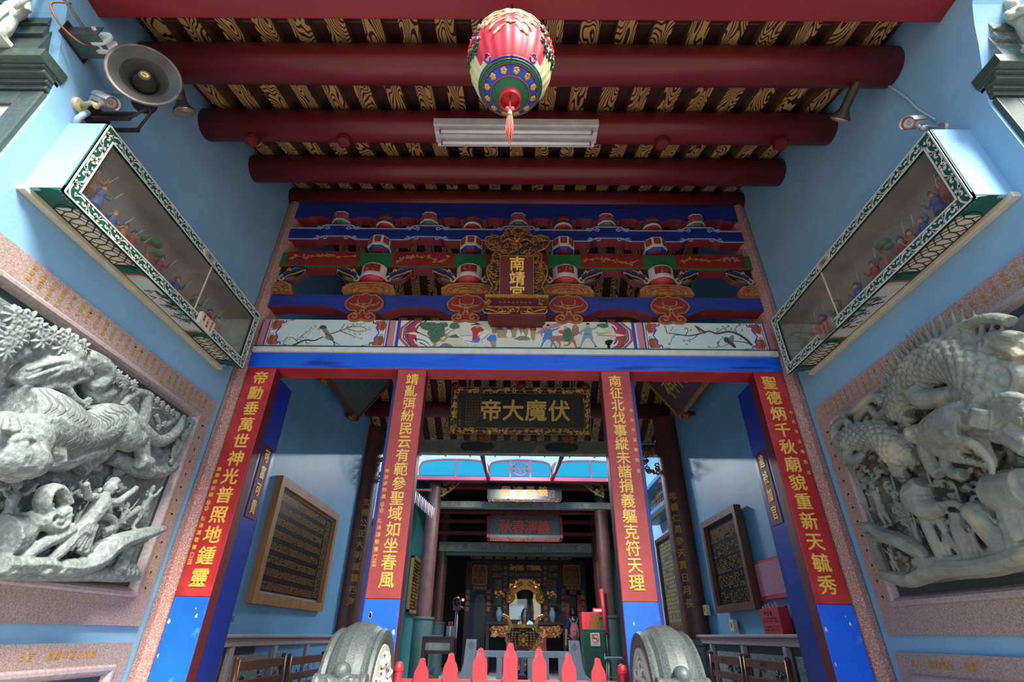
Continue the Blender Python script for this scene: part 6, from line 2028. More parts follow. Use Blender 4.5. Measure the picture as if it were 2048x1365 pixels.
def rows_of_marks(mb, x0, x1, z0, z1, nc, nr, y, mt, seed, gaps=(), fill=.85, w=.6, h=.62):
    rr = random.Random(seed)
    cw, rh = (x1-x0)/nc, (z1-z0)/nr
    for j in range(nr):
        if j in gaps: continue
        for i in range(nc):
            if rr.random() > fill: continue
            cx, c_z = x0+cw*(i+.5), z0+rh*(j+.5)
            a, b = cw*w/2, rh*h/2
            mb.box(cx-a, cx+a, y-.001, y, c_z+b*.5, c_z+b, mt)
            mb.box(cx-a*.3, cx+a*.3, y-.001, y, c_z-b, c_z+b, mt)
            if rr.random() < .6: mb.box(cx-a*.8, cx+a*.8, y-.001, y, c_z-b*.7, c_z-b*.35, mt)
# donor boards
t = wall_thing('left', 'donor_board', 'big black stone donor board in a tan frame on the inner left wall', 'inscription board', yc=6.385)
a, b, z0, z1, w = -1.02, 1.02, 1.145, 2.38, .095
fm = MB()
for poly in ([(a, z0), (b, z0), (b-w, z0+w), (a+w, z0+w)], [(a, z1), (b, z1), (b-w, z1-w), (a+w, z1-w)], [(a, z0), (a, z1), (a+w, z1-w), (a+w, z0+w)], [(b, z0), (b, z1), (b-w, z1-w), (b-w, z0+w)]):
    fm.prism(poly, -.09, 0, 'wood_frame')
fm.build('frame', t, bevel=.006)
MB().box(a+w, b-w, -.035, -.005, z0+w, z1-w, 'granite_pink').box(a+w+.03, b-w-.03, -.04, -.03, z0+w+.03, z1-w-.03, 'black_board').build('stone', t)
mb = MB()
for k in range(8):
    zz = z1-w-.05-.125*k
    rows_of_marks(mb, a+w+.06, b-w-.28, zz-.075, zz, 46, 4, -.041, 'gold', k, fill=.93)
rows_of_marks(mb, b-w-.24, b-w-.05, z0+w+.05, z1-w-.05, 5, 40, -.041, 'gold', 31)
mb.build('gold_inscription', t)
t = wall_thing('right', 'donor_board', 'black stone donor board in a brown frame on the inner right wall', 'inscription board', yc=6.32)
a, b, z0, z1, w = -.565, .565, 1.165, 2.215, .075
fm = MB()
for poly in ([(a, z0), (b, z0), (b-w, z0+w), (a+w, z0+w)], [(a, z1), (b, z1), (b-w, z1-w), (a+w, z1-w)], [(a, z0), (a, z1), (a+w, z1-w), (a+w, z0+w)], [(b, z0), (b, z1), (b-w, z1-w), (b-w, z0+w)]):
    fm.prism(poly, -.1, -.02, 'wood_dark')
fm.build('frame', t, bevel=.006)
MB().box(a+w, b-w, -.05, -.02, z0+w, z1-w, 'black_board').build('stone', t)
mb = MB()
for k, (f_, nr) in enumerate(((.8, 9), (.5, 7), (.6, 8), (.5, 7), (.4, 5))):
    zz = z1-w-.06-.175*k
    rows_of_marks(mb, a+w+.05, b-w-.05, zz-.15, zz, 22, 6, -.051, 'gold', 50+k, fill=f_)
mb.build('gold_inscription', t)
# paper notices
t = wall_thing('left', 'paper_notice', 'white paper notice of red writing beside the left donor board', 'notice', yc=7.7)
MB().box(-.29, .29, -.008, -.002, 1.72, 2.39, 'paper_white').build('sheet', t)
mb = MB(); rows_of_marks(mb, -.26, .26, 1.76, 2.36, 14, 26, -.0085, 'paper_red', 6, fill=.9); mb.build('red_writing', t)
t = wall_thing('left', 'paper_strip', 'narrow red paper strip with black writing under the white notice', 'notice', yc=7.55)
MB().box(-.13, .13, -.014, -.009, 1.375, 1.72, 'paper_red').build('sheet', t)
mb = MB(); rows_of_marks(mb, -.09, .09, 1.4, 1.7, 4, 14, -.0145, 'ink', 7, fill=.7); mb.build('black_writing', t)
t = wall_thing('right', 'paper_notice', 'pinkish notice with a dark red border on the inner right wall', 'notice', yc=5.42)
MB().box(-.31, .31, -.03, -.002, 1.24, 1.60, 'paper_red').build('border', t)
MB().box(-.285, .285, -.033, -.028, 1.275, 1.575, 'paper_pink').build('sheet', t)
t = wall_thing('right', 'leaflet_box', 'red cardboard box of pink leaflets standing on the right wainscot', 'box', yc=5.36, z=.94)
mb = MB().box(-.19, .19, -.15, -.145, 0, .215, 'paper_red').box(-.19, -.185, -.145, -.05, 0, .215, 'paper_red').box(.185, .19, -.145, -.05, 0, .215, 'paper_red').box(-.185, .185, -.055, -.05, 0, .23, 'paper_red').box(-.185, .185, -.145, -.05, 0, .005, 'paper_red')
mb.build('carton', t)
mb = MB()
mb.text('平安米', -.09, .17, .04, -.151, 'ink', res=1, bold=.02, vert=False, step=.06)
rows_of_marks(mb, -.16, .16, .09, .14, 14, 2, -.151, 'ink', 3)
rows_of_marks(mb, -.15, .15, .02, .07, 12, 2, -.151, 'ink', 4)
mb.build('lettering', t)
mb = MB()
for i in range(7):
    x = -.16+.05*i
    mb.box(x, x+.042, -.135+.006*(i % 3), -.07, .01, .235+.012*(i % 3), 'paper_pink')
mb.build('leaflets', t)
# switch and outlet plates
for side, y, z, lab in (('left', 7.2, .965, 'ivory socket plate low on the inner left wall under the donor board'), ('left', 7.98, 1.27, 'ivory switch plate on the left wall beside the brown column'), ('left', 5.22, 1.0, 'ivory socket plate on the left wall by the blue door leaf'),
                        ('right', 6.6, 1.03, 'ivory socket plate under the right donor board'), ('right', 7.42, 1.22, 'ivory switch plate beside the right brown column')):
    t = wall_thing(side, 'wall_plate', lab, 'electrical plate', yc=y, z=z)
    sh = -.0 if side == 'left' else -.04
    MB().box(-.055, .055, -.012+sh, .0, -.06, .06, 'ivory').build('plate', t, bevel=.003)
    MB().box(-.02, -.008, -.014+sh, -.011+sh, -.02, .03, 'ink').box(.008, .02, -.014+sh, -.011+sh, -.02, .03, 'ink').build('slots', t)

# chairs against the inner walls
def chair(side, yc, w, top, lab):
    t = wall_thing(side, 'wooden_chair', lab, 'chair', yc=yc, group='wooden chairs along the inner walls')
    fr = 'wood_chair'
    y0 = -.27
    for s in (-1, 1):
        x = s*w/2
        MB().tube([(x, y0, 0), (x, y0, .4), (x, y0+.02, top)], .026, fr, 10).lathe([(.026, 0), (.02, .02), (.0, .028)], fr, 10, c=(x, y0+.02, top)).build('post', t)
        MB().tube([(x, y0-.42, 0), (x, y0-.42, .4)], .024, fr, 10).build('leg', t)
    MB().box(-w/2+.02, w/2-.02, y0+.0, y0+.035, top-.085, top-.01, fr).build('top_rail', t, bevel=.006)
    MB().box(-w/2+.02, w/2-.02, y0-.0, y0+.03, top-.22, top-.155, fr).build('back_rail', t, bevel=.006)
    MB().box(-w/2-.02, w/2+.02, y0-.45, y0+.03, .40, .435, fr).build('seat', t, bevel=.008)
    return t
chair('left', 5.52, 1.0, .70, 'brown wooden chair at the left wainscot, nearer the blue door leaf')
chair('left', 6.72, 1.08, .69, 'brown wooden chair at the left wainscot, nearer the drum stone')
for yc, w, d in ((6.42, .90, 'nearer the drum stone'), (5.44, .88, 'nearer the dark blue door leaf')):
    t = chair('right', yc, w, .745, 'brown wooden chair at the right wainscot, %s' % d)
    mb = MB(); mb.text('南靖宮', -.06, .70, .03, -.272, 'wood_dark', res=1, vert=False, step=.045, bold=.02); mb.build('burnt_lettering', t)

# brown half-round columns with gold writing at the back of the gate hall
for side in ('left', 'right'):
    s = -1 if side == 'left' else 1
    X = -2.52 if s < 0 else 2.54
    Y = 8.42 if s < 0 else 7.78
    t = thing('brown_column', 'round brown column with gold writing on the inner %s wall' % side, 'column', (X, Y, 0))
    MB().lathe([(.2, .88), (.205, 4.05)], 'column_brown', 28).build('shaft', t)
    MB().lathe([(.26, 0), (.26, .8), (.28, .82), (.28, .87), (.2, .885)], 'stone_green', 28).build('base', t)
    mb = MB()
    tx = '玄德公正大明威鎮四海' if s < 0 else '忠義仁勇參天貫日月長'
    q = MB()
    for i, c in enumerate(tx):
        q.text(c, 0, 2.75-.16*i, .12, -.206, 'gold_ink', bold=.01, res=1)
    ang = math.atan2(-X*.9, Y)*0 + (.62 if s < 0 else -.62)
    q.tf(Matrix.Rotation(ang, 4, 'Z'))
    q.build('gold_writing', t)
    # gilded spandrel
    t = thing('gilt_spandrel', 'openwork gilt spandrel at the top of the %s brown column' % side, 'carved bracket', (X-s*.2, Y+.1, 3.15))
    mb = MB()
    rr = random.Random(9)
    for i in range(60):
        u, v = rr.random(), rr.random()
        if u > .25+.75*v: continue
        x = -s*u*.62; z = .5*v
        sp = spiral(x, z, .045, .01, rr.uniform(0, 6), rr.uniform(6, 10), 8)
        mb.tube([(p, rr.uniform(-.02, .02), q) for p, q in sp], .012, 'gold_old', 5)
    mb.ribbon([(0, .52), (-s*.62, .52)], .03, -.02, .02, 'gold_old')
    mb.ribbon(smooth_path([(0, 0), (-s*.2, .08), (-s*.42, .22), (-s*.62, .5)], 4), .02, -.02, .02, 'gold_old')
    mb.build('openwork', t)

# black and gold signboard
t = thing('signboard', 'black signboard with four large gold characters in a gilt openwork frame', 'signboard', (.10, 7.12, 3.52))
TLb = .30
tl = Euler((TLb, 0, 0))
W_, H_, B_ = 1.07, .72, .10
def bt(o): o.rotation_euler = tl; return o
fm = MB().box(-W_, W_, .0, .05, -.0, H_, 'black')
for (x0, x1, z0, z1) in ((-W_, W_, 0, .012), (-W_, W_, H_-.012, H_), (-W_, -W_+.012, 0, H_), (W_-.012, W_, 0, H_), (-W_+B_, W_-B_, B_-.01, B_), (-W_+B_, W_-B_, H_-B_, H_-B_+.01), (-W_+B_-.01, -W_+B_, B_, H_-B_), (W_-B_, W_-B_+.01, B_, H_-B_)):
    fm.box(x0, x1, -.012, 0, z0, z1, 'gold_old')
bt(fm.build('panel', t))
fg = MB()
filigree(fg, -W_+.03, W_-.03, .03, B_-.025, -.002, 'gilt_bright', 70, 1, r=.009, size=(.02, .035))
filigree(fg, -W_+.03, W_-.03, H_-B_+.025, H_-.03, -.002, 'gilt_bright', 70, 2, r=.009, size=(.02, .035))
for k, s in enumerate((-1, 1)):
    filigree(fg, min(s*(W_-.03), s*(W_-B_+.02)), max(s*(W_-.03), s*(W_-B_+.02)), B_, H_-B_, -.002, 'gilt_bright', 26, 5+k, r=.009, size=(.02, .035))
fg.box(-W_+.02, W_-.02, -.004, -.001, B_*.4, B_*.6, 'gold_old').box(-W_+.02, W_-.02, -.004, -.001, H_-B_*.6, H_-B_*.4, 'gold_old').box(-W_+B_*.4, -W_+B_*.6, -.004, -.001, B_*.4, H_-B_*.4, 'gold_old').box(W_-B_*.6, W_-B_*.4, -.004, -.001, B_*.4, H_-B_*.4, 'gold_old')
bt(fg.build('gilt_frame', t))
for x in (-.8, .8):
    MB().tube([(x, -.19, H_*.93), (x, -.13, .95)], .012, 'metal_dark', 8).build('hanger', t)
lt = MB()
for ch, x in (('帝', -.455), ('大', -.115), ('魔', .235), ('伏', .59)):
    lt.text(ch, x, .365, .34, -.006, 'gilt_bright', bold=.004, ext=.03, res=2, fat=.016)
bt(lt.build('large_lettering', t))
sm_ = MB()
for k in range(6):
    sm_.text('神恩廣被四海安瀾'[k:]+'威靈顯赫'[:k+2], -.83+.043*k+.0, .545, .035, -.003, 'gold_old', res=1, ext=.01, step=.045)
sm_.text('陳泳源敬書', -.93, .46, .035, -.003, 'gold_old', res=1, ext=.01, step=.05)
for k in range(2): sm_.box(-.948, -.912, -.004, 0, .13+.05*k, .165+.05*k, 'gold_old')
sm_.text('中華民國七十年歲次辛酉', .80, .56, .033, -.003, 'gold_old', res=1, ext=.01, step=.04)
bt(sm_.build('small_lettering', t))
for x in (-.55, .72):
    mb = MB()
    filigree(mb, x-.08, x+.08, -.10, -.01, .0, 'gold_old', 14, 3, r=.012, size=(.02, .04))
    mb.box(x-.06, x+.06, .0, .05, -.12, .0, 'dark_red')
    bt(mb.build('gilt_support', t))
for x in (-1.0, 0, 1.0):
    bt(MB().ball((x, -.01, H_+.02), (.07, .04, .05), 'deco_red', 10, 7).build('cloth_rosette', t))

# slanting boards high on the side walls
for side, txt, bm, tm, X0 in (('left', '天聖', 'stone_green', 'teal', 0), ('right', '神行雲', 'maroon', 'gold_ink', 0)):
    fl = 1 if side == 'left' else -1
    yc = 6.35 if fl > 0 else 6.0
    t = wall_thing(side, 'hanging_board', {'left': 'dark green board leaning out high on the left wall behind the gate', 'right': 'dark red board with brushed gold writing leaning out high on the right wall'}[side], 'signboard', yc=yc, z=3.74 if fl > 0 else 3.66)
    pe = Euler((.60, 0, 0)) if fl > 0 else Euler((.62, 0, 0))
    hw = .85 if fl > 0 else .8
    m_ = MB().box(-hw, hw, 0, .05, 0, .82, bm)
    e = 'dark_red' if fl > 0 else 'gold_old'
    o = m_.build('board', t); o.rotation_euler = pe; o.location = (0, -.14, 0)
    fr = MB()
    for (x0, x1, z0, z1) in ((-hw, hw, 0, .06), (-hw, hw, .76, .82), (-hw, -hw+.06, 0, .82), (hw-.06, hw, 0, .82)):
        fr.box(x0, x1, -.015, .0, z0, z1, e)
    o = fr.build('border', t); o.rotation_euler = pe; o.location = (0, -.14, 0)
    lt = MB()
    n = len(txt)
    for i, c in enumerate(txt):
        lt.text(c, (-.35+.7*i/(n-1))*(1) if n > 2 else -.25+.5*i, .41, .4, -.004, tm, bold=-.005, ext=.01, res=1)
    o = lt.build('lettering', t); o.rotation_euler = pe; o.location = (0, -.14, 0)
    for x in (-hw*.75, hw*.75):
        MB().box(x-.02, x+.02, -.16, .0, -.01, .04, 'metal_dark').build('wall_hook', t)
        mb = MB()
        mb.ball((x, -.13, -.02), (.06, .06, .06), 'gold_old', 10, 7)
        rr = random.Random(3)
        for k in range(8):
            a = k*PI/4
            mb.ball((x+.05*math.cos(a), -.17, -.02+.05*math.sin(a)), .022, 'gold_old', 7, 5)
        mb.build('gilt_boss', t)

# painted tie beam at the courtyard side
t = thing('tie_beam', 'dim painted tie beam under the black and gold signboard', 'beam', (.05, 8.45, 3.66))
MB().box(-2.55, 2.6, 0, .16, .0, .24, 'stone_warm').build('beam', t, bevel=.01)
mb = MB()
for i in range(7):
    x = -2.2+.75*i
    mb.prism(lob(x, .12, .3, .085, lobes=8), -.003, 0, 'p_grey' if i % 2 else 'stone_green')
    for k in range(5): mb.ribbon(spiral(x-.2+.1*k, .12, .035, .01, k, k+5, 9), .008, -.005, 0, 'deco_red' if k % 2 else 'teal')
mb.build('painted_pattern', t)
t = thing('rib_beam', 'curved dark pink eave rib behind the signboard', 'beam', (.05, 8.7, 3.98))
mb = MB()
mb.prism(smooth_path([(-2.5, .0), (-1.2, .09), (0, .13), (1.3, .09), (2.55, .0)], 5)+smooth_path([(2.55, -.07), (1.3, .02), (0, .06), (-1.2, .02), (-2.5, -.07)], 5), 0, .08, 'violet')
mb.build('beam', t)
# ================================================================== the courtyard with its translucent roof, and the main hall
def AX(Y): return .022*(Y-4)-.01
for sx, side in ((-1, 'left'), (1, 'right')):
    # courtyard and main hall side walls
    a = sx*2.72
    mb = MB()
    x0, x1 = min(a, a+sx*.25), max(a, a+sx*.25)
    mb.box(x0, x1, 8.75, 12.2, 0, 4.3, 'blue_wall')
    for i, v in enumerate(mb.v): mb.v[i] = (v[0]+AX(v[1]), v[1], v[2])
    struct(mb.build('wall_courtyard_'+side))
    mb = MB()
    mb.prismx([(12.2, 0), (12.2, 4.22), (16.5, 4.9), (19.4, 4.7), (19.4, 0)], x0, x1, 'teal_wall')
    for i, v in enumerate(mb.v): mb.v[i] = (v[0]+AX(v[1]), v[1], v[2])
    struct(mb.build('wall_hall_'+side))
struct(MB().box(-2.9, 3.6, 19.3, 19.5, 0, 4.72, 'dark_brown').build('wall_back'))
struct(MB().prismx([(12.25, 4.22), (16.5, 4.90), (19.5, 4.7), (19.5, 4.8), (16.5, 5.0), (12.25, 4.32)], -2.9, 3.6, 'dark_brown').build('ceiling_hall'))

# translucent courtyard roof
t = thing('courtyard_skylight', 'translucent blue courtyard roof with pink red steel frame', 'skylight', (AX(12), 12.15, 4.2))
c12 = AX(12)
zr = [(-3.2, -.22), (-2.4, .06), (-1.2, .38), (-.3, .56), (0, .6)]
for i in range(8):
    x0 = -2.5+5.0*i/8; x1 = x0+5.0/8-.02
    mb = MB()
    vs = []
    for (y, z) in smooth_path(zr, 3): vs += [(x0, y, z), (x1, y, z)]
    mb.add(vs, [(2*k, 2*k+1, 2*k+3, 2*k+2) for k in range(len(vs)//2-1)], 'skylight_blue')
    mb.build('roof_pane', t)
    rb = MB().tube([(x0-.01, y, z-.02) for y, z in smooth_path(zr, 3)], .018, 'pink_frame', 6)
    rb.build('roof_bar', t)
for x0, x1 in ((-2.5, -.80), (-.76, 1.06-.3), (1.10-.3, 2.5)):
    MB().prism([(x0, .06), (x1, .06), (x1, .36), (x1-.18, .46), ((x0+x1)/2, .50), (x0+.18, .46), (x0, .36)], .01, .02, 'skylight_teal').build('end_pane', t)
    MB().ribbon(smooth_path([(x0, .06), (x0, .34), (x0+.18, .46), ((x0+x1)/2, .50), (x1-.18, .46), (x1, .34), (x1, .06)], 3), .035, -.015, .02, 'pink_frame').build('arched_bar', t)
MB().box(-2.55, 2.55, -.04, .04, -.03, .06, 'pink_frame').build('bottom_rail', t, bevel=.006)
for x in (-1.6, -.25, .25, 1.75):
    MB().box(x-.02, x+.02, -.02, .0, .06, .48, 'pink_frame').build('mullion', t)
mb = MB()
for dx, r in ((-.115, .075), (0, .075), (.115, .075)):
    mb.ribbon([(dx+r*math.cos(2*PI*k/24), .27+r*math.sin(2*PI*k/24)) for k in range(24)], .016, -.03, -.02, 'pink_frame', closed=True)
mb.ribbon([(.17*math.cos(2*PI*k/32), .27+.17*math.sin(2*PI*k/32)) for k in range(32)], .02, -.03, -.01, 'pink_frame', closed=True)
for s in (-1, 1):
    mb.ribbon([(s*(.172+.06*math.cos(2*PI*k/20)), .27+.06*math.sin(2*PI*k/20)) for k in range(20)], .014, -.03, -.02, 'pink_frame', closed=True)
mb.build('coin_emblem', t)
for x in (-.78, .78):
    MB().tube([(x, -3.0, -.3), (x, -.04, -.0)], .05, 'column_brown', 4).build('strut', t)

# signboards and beams of the main hall
def hall_beam(name, lab, Y, y0, y1, m1, m2=None, x0=-2.4, x1=2.4, dep=.2):
    zc1 = onY(1045, y0, Y).z; zc0 = onY(1045, y1, Y).z
    t = thing(name, lab, 'beam', (AX(Y), Y, zc0))
    MB().box(x0, x1, 0, dep, 0, zc1-zc0, m1).build('beam', t, bevel=.01)
    if m2:
        mb = MB()
        h = zc1-zc0
        for i in range(9):
            x = x0+.25+(x1-x0-.5)*i/8
            mb.prism(lob(x, h/2, .22, h*.36, lobes=8), -.004, 0, m2)
            mb.ribbon(spiral(x, h/2, h*.3, h*.05, i, i+6, 12), h*.08, -.008, 0, 'deco_red' if i % 2 else 'gold_old')
        mb.build('painted_pattern', t)
    return t
hall_beam('hall_eave_beam', 'painted gold and green eave beam right under the skylight', 12.5, 957, 964, 'stone_green', 'gold_old')
hall_beam('painted_hall_beam', 'dim painted beam between the two inner signboards', 13.2, 1004, 1017, 'p_grey', 'stone_warm')
hall_beam('grey_hall_beam', 'broad grey painted beam below the second inner signboard', 15.4, 1086, 1105, 'p_grey', 'stone_warm')
hall_beam('dark_hall_beam', 'dark blue lower beam under the broad grey beam', 15.5, 1106, 1113, 'stone_green')
hall_beam('valance_beam', 'narrow gilt valance beam above the altar screen', 16.6, 1114, 1120, 'dark_brown', 'gold_old', x0=-1.6, x1=1.6)
for i, (Y, y0, y1) in enumerate(((12.9, 968, 978), (13.8, 1020, 1027), (14.6, 1040, 1046), (14.9, 1064, 1070))):
    hall_beam('cross_beam', 'dark red cross beam high in the main hall, %s from the courtyard' % ORD[i], Y, y0, y1, 'dark_red')
def hall_sign(Y, px0, px1, y0, y1, txt, bm, tm, lab, fb):
    a = onY(px0, y1, Y); b = onY(px1, y0, Y)
    t = thing('hall_signboard', lab, 'signboard', ((a.x+b.x)/2, Y, a.z))
    w, h = (b.x-a.x)/2, b.z-a.z
    MB().box(-w, w, 0, .05, 0, h, bm).build('panel', t)
    fr = MB()
    e = h*.12
    for (x0, x1, z0, z1) in ((-w, w, 0, e), (-w, w, h-e, h), (-w, -w+e, 0, h), (w-e, w, 0, h)):
        fr.box(x0, x1, -.02, .0, z0, z1, fb)
    filigree(fr, -w+.03, w-.03, .02, e-.01, -.02, 'gold_old', 30, 1, r=.01, size=(.02, .04))
    filigree(fr, -w+.03, w-.03, h-e+.01, h-.02, -.02, 'gold_old', 30, 2, r=.01, size=(.02, .04))
    fr.build('border', t)
    lt = MB()
    n = len(txt)
    for i, c in enumerate(txt):
        lt.text(c, -w*.5+w*1.0*i/(n-1), h*.52, h*.52, -.004, tm, bold=.004, ext=.02, res=1, fat=.014)
    lt.build('lettering', t)
    sm_ = MB()
    for s in (-1, 1): rows_of_marks(sm_, s*w*.74-w*.08, s*w*.74+w*.08, h*.2, h*.82, 4, 9, -.003, 'gold_ink', 3)
    sm_.build('small_lettering', t)
hall_sign(12.6, 974, 1122, 964, 1004, '雲凌勇義', 'black_board', 'orange_text', 'dark signboard with four orange gold characters below the skylight', 'dark_brown')
hall_sign(14.0, 973, 1124, 1028, 1083, '秋春演義', 'stone_green', 'red_text', 'green grey signboard with four red characters in the main hall', 'deco_red')

# pillars of the courtyard and hall
def pillar(name, x, Y, r, zb, lab, m='column_brown', h=4.2):
    t = thing(name, lab, 'column', (x, Y, 0))
    MB().lathe([(r, zb), (r, h)], m, 24).build('shaft', t)
    MB().lathe([(r*1.3, 0), (r*1.3, zb-.06), (r*1.45, zb-.05), (r*1.45, zb-.01), (r, zb)], 'stone_green', 24).build('base', t)
for px, py, Y, r, lab in ((847, 1234, 12.6, .17, 'brown pillar at the courtyard corner, left side'), (875, 1244, 15.6, .15, 'brown pillar in the main hall, left side'), (1218, 1232, 13.4, .17, 'brown pillar by the hall entrance, right side'), (1203, 1218, 15.4, .15, 'brown pillar deeper in the main hall, right side')):
    p = onY(px, py, Y)
    pillar('hall_pillar', p.x, Y, r, p.z, lab)
# scroll spandrels under the hall eave
for s, px in ((-1, 878), (1, 1205)):
    p = onY(px, 962, 12.55)
    t = thing('scroll_spandrel', 'gold green scroll spandrel under the hall eave at the %s' % ('left' if s < 0 else 'right'), 'carved bracket', (p.x, 12.55, p.z-.42))
    mb = MB()
    rr = random.Random(5)
    for i in range(60):
        u, v = rr.random(), rr.random()
        if u > .2+.8*v: continue
        sp = spiral(-s*u*.55, .42*v, .045, .01, rr.uniform(0, 6), rr.uniform(6, 10), 8)
        mb.tube([(a, rr.uniform(-.02, .02), b) for a, b in sp], .014, 'gold_old' if i % 3 else 'beam_green', 5)
    mb.ribbon(smooth_path([(0, 0), (-s*.2, .1), (-s*.4, .25), (-s*.56, .42)], 4), .025, -.02, .02, 'gold_old')
    mb.build('openwork', t)

# side windows and boards of the courtyard
def wall_frame(side, yc, w, z0, z1, fmat, imat, name, lab, cat, bw=.07, dep=.08, X=None):
    s = -1 if side == 'left' else 1
    X = (s*2.72+AX(yc)) if X is None else X
    t = thing(name, lab, cat, (X, yc, 0), -s*PI/2)
    a, b = -w/2, w/2
    fm = MB()
    for (x0, x1, q0, q1) in ((a, b, z0, z0+bw), (a, b, z1-bw, z1), (a, a+bw, z0, z1), (b-bw, b, z0, z1)):
        fm.box(x0, x1, -dep, 0, q0, q1, fmat)
    fm.build('frame', t, bevel=.006)
    MB().box(a+bw, b-bw, -.03, -.01, z0+bw, z1-bw, imat).build('panel', t)
    return t
t = wall_frame('right', 9.62, 1.15, 1.02, 2.52, 'wood_dark', 'stone_green', 'inscribed_board', 'dark green board of gold writing in a brown frame, right side of courtyard', 'inscription board')
mb = MB(); rows_of_marks(mb, -.46, .46, 1.12, 2.42, 9, 20, -.031, 'gold_ink', 12, fill=.8); mb.build('gold_writing', t)
t = wall_frame('right', 8.85, .34, .93, 2.62, 'wood_dark', 'violet', 'narrow_window', 'narrow brown framed window beside the right brown column', 'window')
MB().box(-.02, .02, -.05, -.02, 1.0, 2.55, 'wood_dark').build('mullion', t)
t = wall_frame('left', 9.35, .55, 1.04, 2.7, 'wood_dark', 'violet', 'narrow_window', 'narrow brown framed window beside the left brown column', 'window')
MB().box(-.02, .02, -.05, -.02, 1.1, 2.64, 'wood_dark').build('mullion', t)
t = wall_frame('left', 13.9, 1.4, 1.35, 2.6, 'wood_frame', 'black_board', 'inscribed_board', 'black inscription board on the left wall of the main hall', 'inscription board')
mb = MB(); rows_of_marks(mb, -.6, .6, 1.45, 2.5, 14, 14, -.031, 'gold_ink', 13, fill=.7); mb.build('gold_writing', t)
for side, yc, z0, lab in (('right', 9.2, 2.78, 'small glazed figure case high on the right courtyard wall'), ('left', 10.6, 2.75, 'small glazed figure case high on the left courtyard wall')):
    s = -1 if side == 'left' else 1
    t = thing('figure_case', lab, 'display case', (s*2.72+AX(yc), yc, z0), -s*PI/2)
    fm = MB()
    for (x0, x1, q0, q1) in ((-.75, .75, 0.1, .17), (-.75, .75, .58, .65), (-.75, -.68, .1, .65), (.68, .75, .1, .65)): fm.box(x0, x1, -.22, 0, q0, q1, 'p_lblue')
    fm.build('frame', t, bevel=.004)
    MB().box(-.8, .8, -.26, 0, -.02, .09, 'stone_green').build('ledge', t, bevel=.02)
    MB().box(-.68, .68, -.03, 0, .17, .58, 'scene_back').build('back_panel', t)
    MB().box(-.68, .68, -.20, -.195, .17, .58, 'clear_glass').build('glass_pane', t)
    fg_ = MB()
    rr = random.Random(4)
    for k in range(9):
        x = -.6+.15*k
        fg_.lathe([(.05, .17), (.03, .3), (.045, .33), (.02, .36)], rr.choice(('fig_red', 'fig_blue', 'fig_green', 'fig_orange')), 8, c=(x, -.11, 0)).ball((x, -.11, .38), .025, 'fig_skin', 8, 6)
    fg_.build('figure_row', t)
# fringe banner hanging on the left
t = thing('fringed_banner', 'pale fringed banner hanging high on the left of the courtyard', 'banner', (onY(842, 990, 11.2).x, 11.2, onY(842, 1012, 11.2).z))
mb = MB()
for k in range(12):
    mb.tube([(-.12+.03*k, -.35*0+.06*k, .32-.02*k), (-.12+.03*k, .06*k, .05-.02*k)], .014, 'p_pink' if k % 2 else 'white_trim', 5)
mb.box(-1.3, .23, -.02, .0, .32, .36, 'deco_red')
mb.build('fringe', t)

# wainscot strips of the courtyard walls
for side, s in (('left', -1), ('right', 1)):
    t = thing('courtyard_wainscot', 'grey green panelled wainscot of the courtyard, %s side' % side, 'wainscot', (s*2.72+AX(10.5), 8.9, 0), 0)
    def b2(mb, d0, d1, *r): return mb.box(min(-s*d0, -s*d1), max(-s*d0, -s*d1), *r)
    mb = MB(); b2(mb, 0, .1, 0, 3.2, 0, .85, 'stone_green'); mb.build('slab', t)
    mb = MB(); b2(mb, 0, .16, 0, 3.2, .85, .92, 'stone_grey'); mb.build('rail', t)
    for k in range(5):
        mb = MB(); b2(mb, .1, .13, .05+.75*k, .12+.75*k, 0, .85, 'stone_grey'); mb.build('stile', t)

# stone balustrade
t = thing('stone_balustrade', 'light grey stone balustrade with scrolled end posts behind the red pickets', 'balustrade', (.13, 7.0, 0))
MB().box(-.56, .56, -.05, .05, .68, .745, 'rail_grey').build('top_rail', t, bevel=.006)
MB().box(-.56, .56, -.05, .05, .10, .17, 'rail_grey').build('bottom_rail', t, bevel=.006)
for k in range(6):
    x = -.46+.184*k*1.0
    MB().box(x-.035, x+.035, -.035, .035, .17, .68, 'rail_grey').build('baluster', t, bevel=.005)
for s in (-1, 1):
    pts = [(.56, .86), (.68, .86), (.69, .74), (.70, .62), (.73, .52), (.80, .47), (.80, .40), (.74, .36), (.66, .38), (.60, .44), (.575, .55), (.565, .7)]
    MB().prism([(s*a, b) for a, b in pts], -.06, .06, 'rail_grey').build('end_post', t, bevel=.01)
    for (cx, cz2, r) in ((.62, .79, .05), (.735, .42, .05)):
        MB().prism([(s*cx, cz2+r), (s*cx+r*.8, cz2), (s*cx, cz2-r), (s*cx-r*.8, cz2)], -.072, -.058, 'stone_pale').build('diamond', t, bevel=.003)

